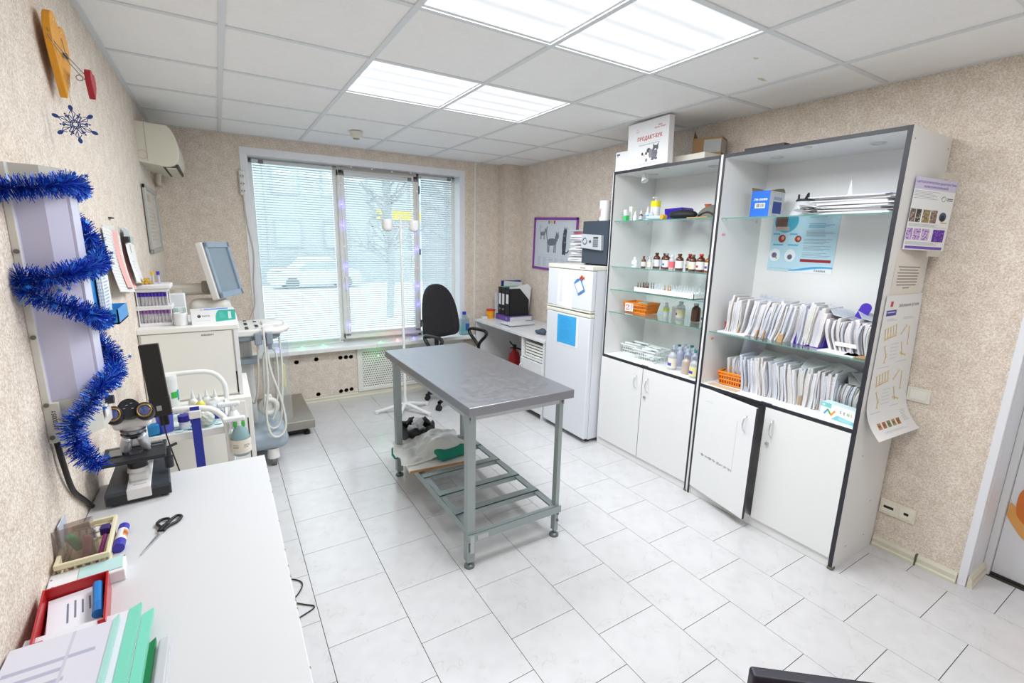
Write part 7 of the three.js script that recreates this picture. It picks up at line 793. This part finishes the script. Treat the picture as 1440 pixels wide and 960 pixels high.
  const rt = thing('red_tray', 'red plastic tray holding notes and a blue marker', 'tray', [0.07, y, 3.615], 0.12), rm = M('#c41f26', 0.3, { transmission: 0.12, thickness: 0 }); mesh('tray_shell', [B(-0.05, 0.05, 0, 0.003, -0.075, 0.09), B(-0.052, -0.048, 0, 0.048, -0.075, 0.09, 0.001), B(0.048, 0.052, 0, 0.048, -0.075, 0.09, 0.001), B(-0.052, 0.052, 0, 0.048, -0.078, -0.074, 0.001), B(-0.052, -0.034, 0, 0.048, 0.088, 0.092, 0.001), B(0.04, 0.052, 0, 0.048, 0.088, 0.092, 0.001)], rm, rt);
  const nt = paper(print(128, 192, (x, w, h) => { x.fillStyle = '#ececf4'; x.fillRect(0, 0, w, h); x.save(); x.translate(64, 96); x.rotate(Math.PI / 2); for (let i = 0; i < 4; i++) { x.fillStyle = '#7a7c90'; x.fillRect(-60 + rr(0, 30), -40 + i * 18, rr(50, 90), 5); } x.restore(); })); for (let k = 0; k < 4; k++) tag(mesh('note_card', B(-0.04, 0.04, 0, 0.005, -0.065, 0.075), k === 3 ? nt : k === 0 ? M('#4a2f96', 0.5) : mPaper, scene, [0.064 + k * 0.0015, y + 0.0035 + k * 0.0055, 3.61], [0, 0.12 + k * 0.02, 0]), k === 3 ? 'printed note card topmost in the red tray' : k === 0 ? 'violet card lowest in the red tray' : 'blank white card inside the red tray', 'card', k === 1 || k === 2 ? 'blank cards in the red tray' : undefined);
  const bm = thing('marker_pen', 'thick blue marker lying in the red tray', 'marker', [0.104, y + 0.036, 3.6], 0.16); mesh('barrel', C(0.0085, 0.0085, 0.1, 16).rotateX(Math.PI / 2).translate(0, 0, -0.045), M('#1f82d0', 0.35), bm); mesh('cap', C(0.0095, 0.009, 0.032, 16).rotateX(Math.PI / 2).translate(0, 0, 0.028), M('#1a74c0', 0.35), bm);
  // standing plastic folders
  const pf = paper(print(256, 192, (x, w, h) => { x.fillStyle = '#dcdce8'; x.fillRect(0, 0, w, h); inkLines(x, 10, 34, 220, 140, 10, '#b4b6cc', 5); x.fillStyle = '#c9cad8'; x.fillRect(150, 0, 8, h); }), 0.3);
  const fo = (yy, z0, x0, x1, sw, m, spine, label) => { const t = thing('clip_folder', label, 'folder', [0, y + yy, 0]); mesh('sheet_pack', B(x0, x1, 0, 0.011, z0 + 0.012, 4.05), m, t); mesh('clip_spine', E([[x1 - 0.002, -z0 - 0.012], [x1 + sw, -z0], [x1 + sw, -4.05], [x1 - 0.002, -4.05]], 0.0125).rotateX(-Math.PI / 2), M(spine, 0.4), t); };
  const pw = M('#e9e9f0', 0.35); fo(0, 3.752, 0.03, 0.203, 0.008, pw, '#0f7a44', 'clear folder with dark green spine lowest in the folder stack'); fo(0.0128, 3.677, 0.02, 0.187, 0.015, pw, '#84d8c2', 'clear folder with mint spine above the dark green one'); fo(0.0256, 3.666, 0.015, 0.167, 0.016, pw, '#80d6be', 'clear folder with mint spine second from the top'); fo(0.0384, 3.7, 0.006, 0.149, 0.005, pf, '#a9dad2', 'printed folder with pale teal edge topmost in the folder stack');
  tag(mesh('film_bag', new RoundedBoxGeometry(0.02, 0.014, 0.14, 3, 0.006).translate(0, 0.007, 0.04), M('#eef0f4', 0.2, { transmission: 0.5, thickness: 0 }), scene, [0.226, y, 3.79]), 'crinkled clear film beside the folder stack', 'film');
  tag(mesh('loose_wire', T([[0.457, 0.006, 2.55], [0.53, 0.005, 2.56], [0.575, 0.005, 2.62], [0.53, 0.005, 2.7], [0.47, 0.006, 2.68], [0.56, 0.005, 2.76], [0.6, 0.005, 2.8], [0.54, 0.005, 2.83], [0.46, 0.005, 2.86]], 0.003, 60, 6), mBlack, scene), 'thin black wire looped on the floor tiles', 'wire');
}
renderer.render(scene, camera);
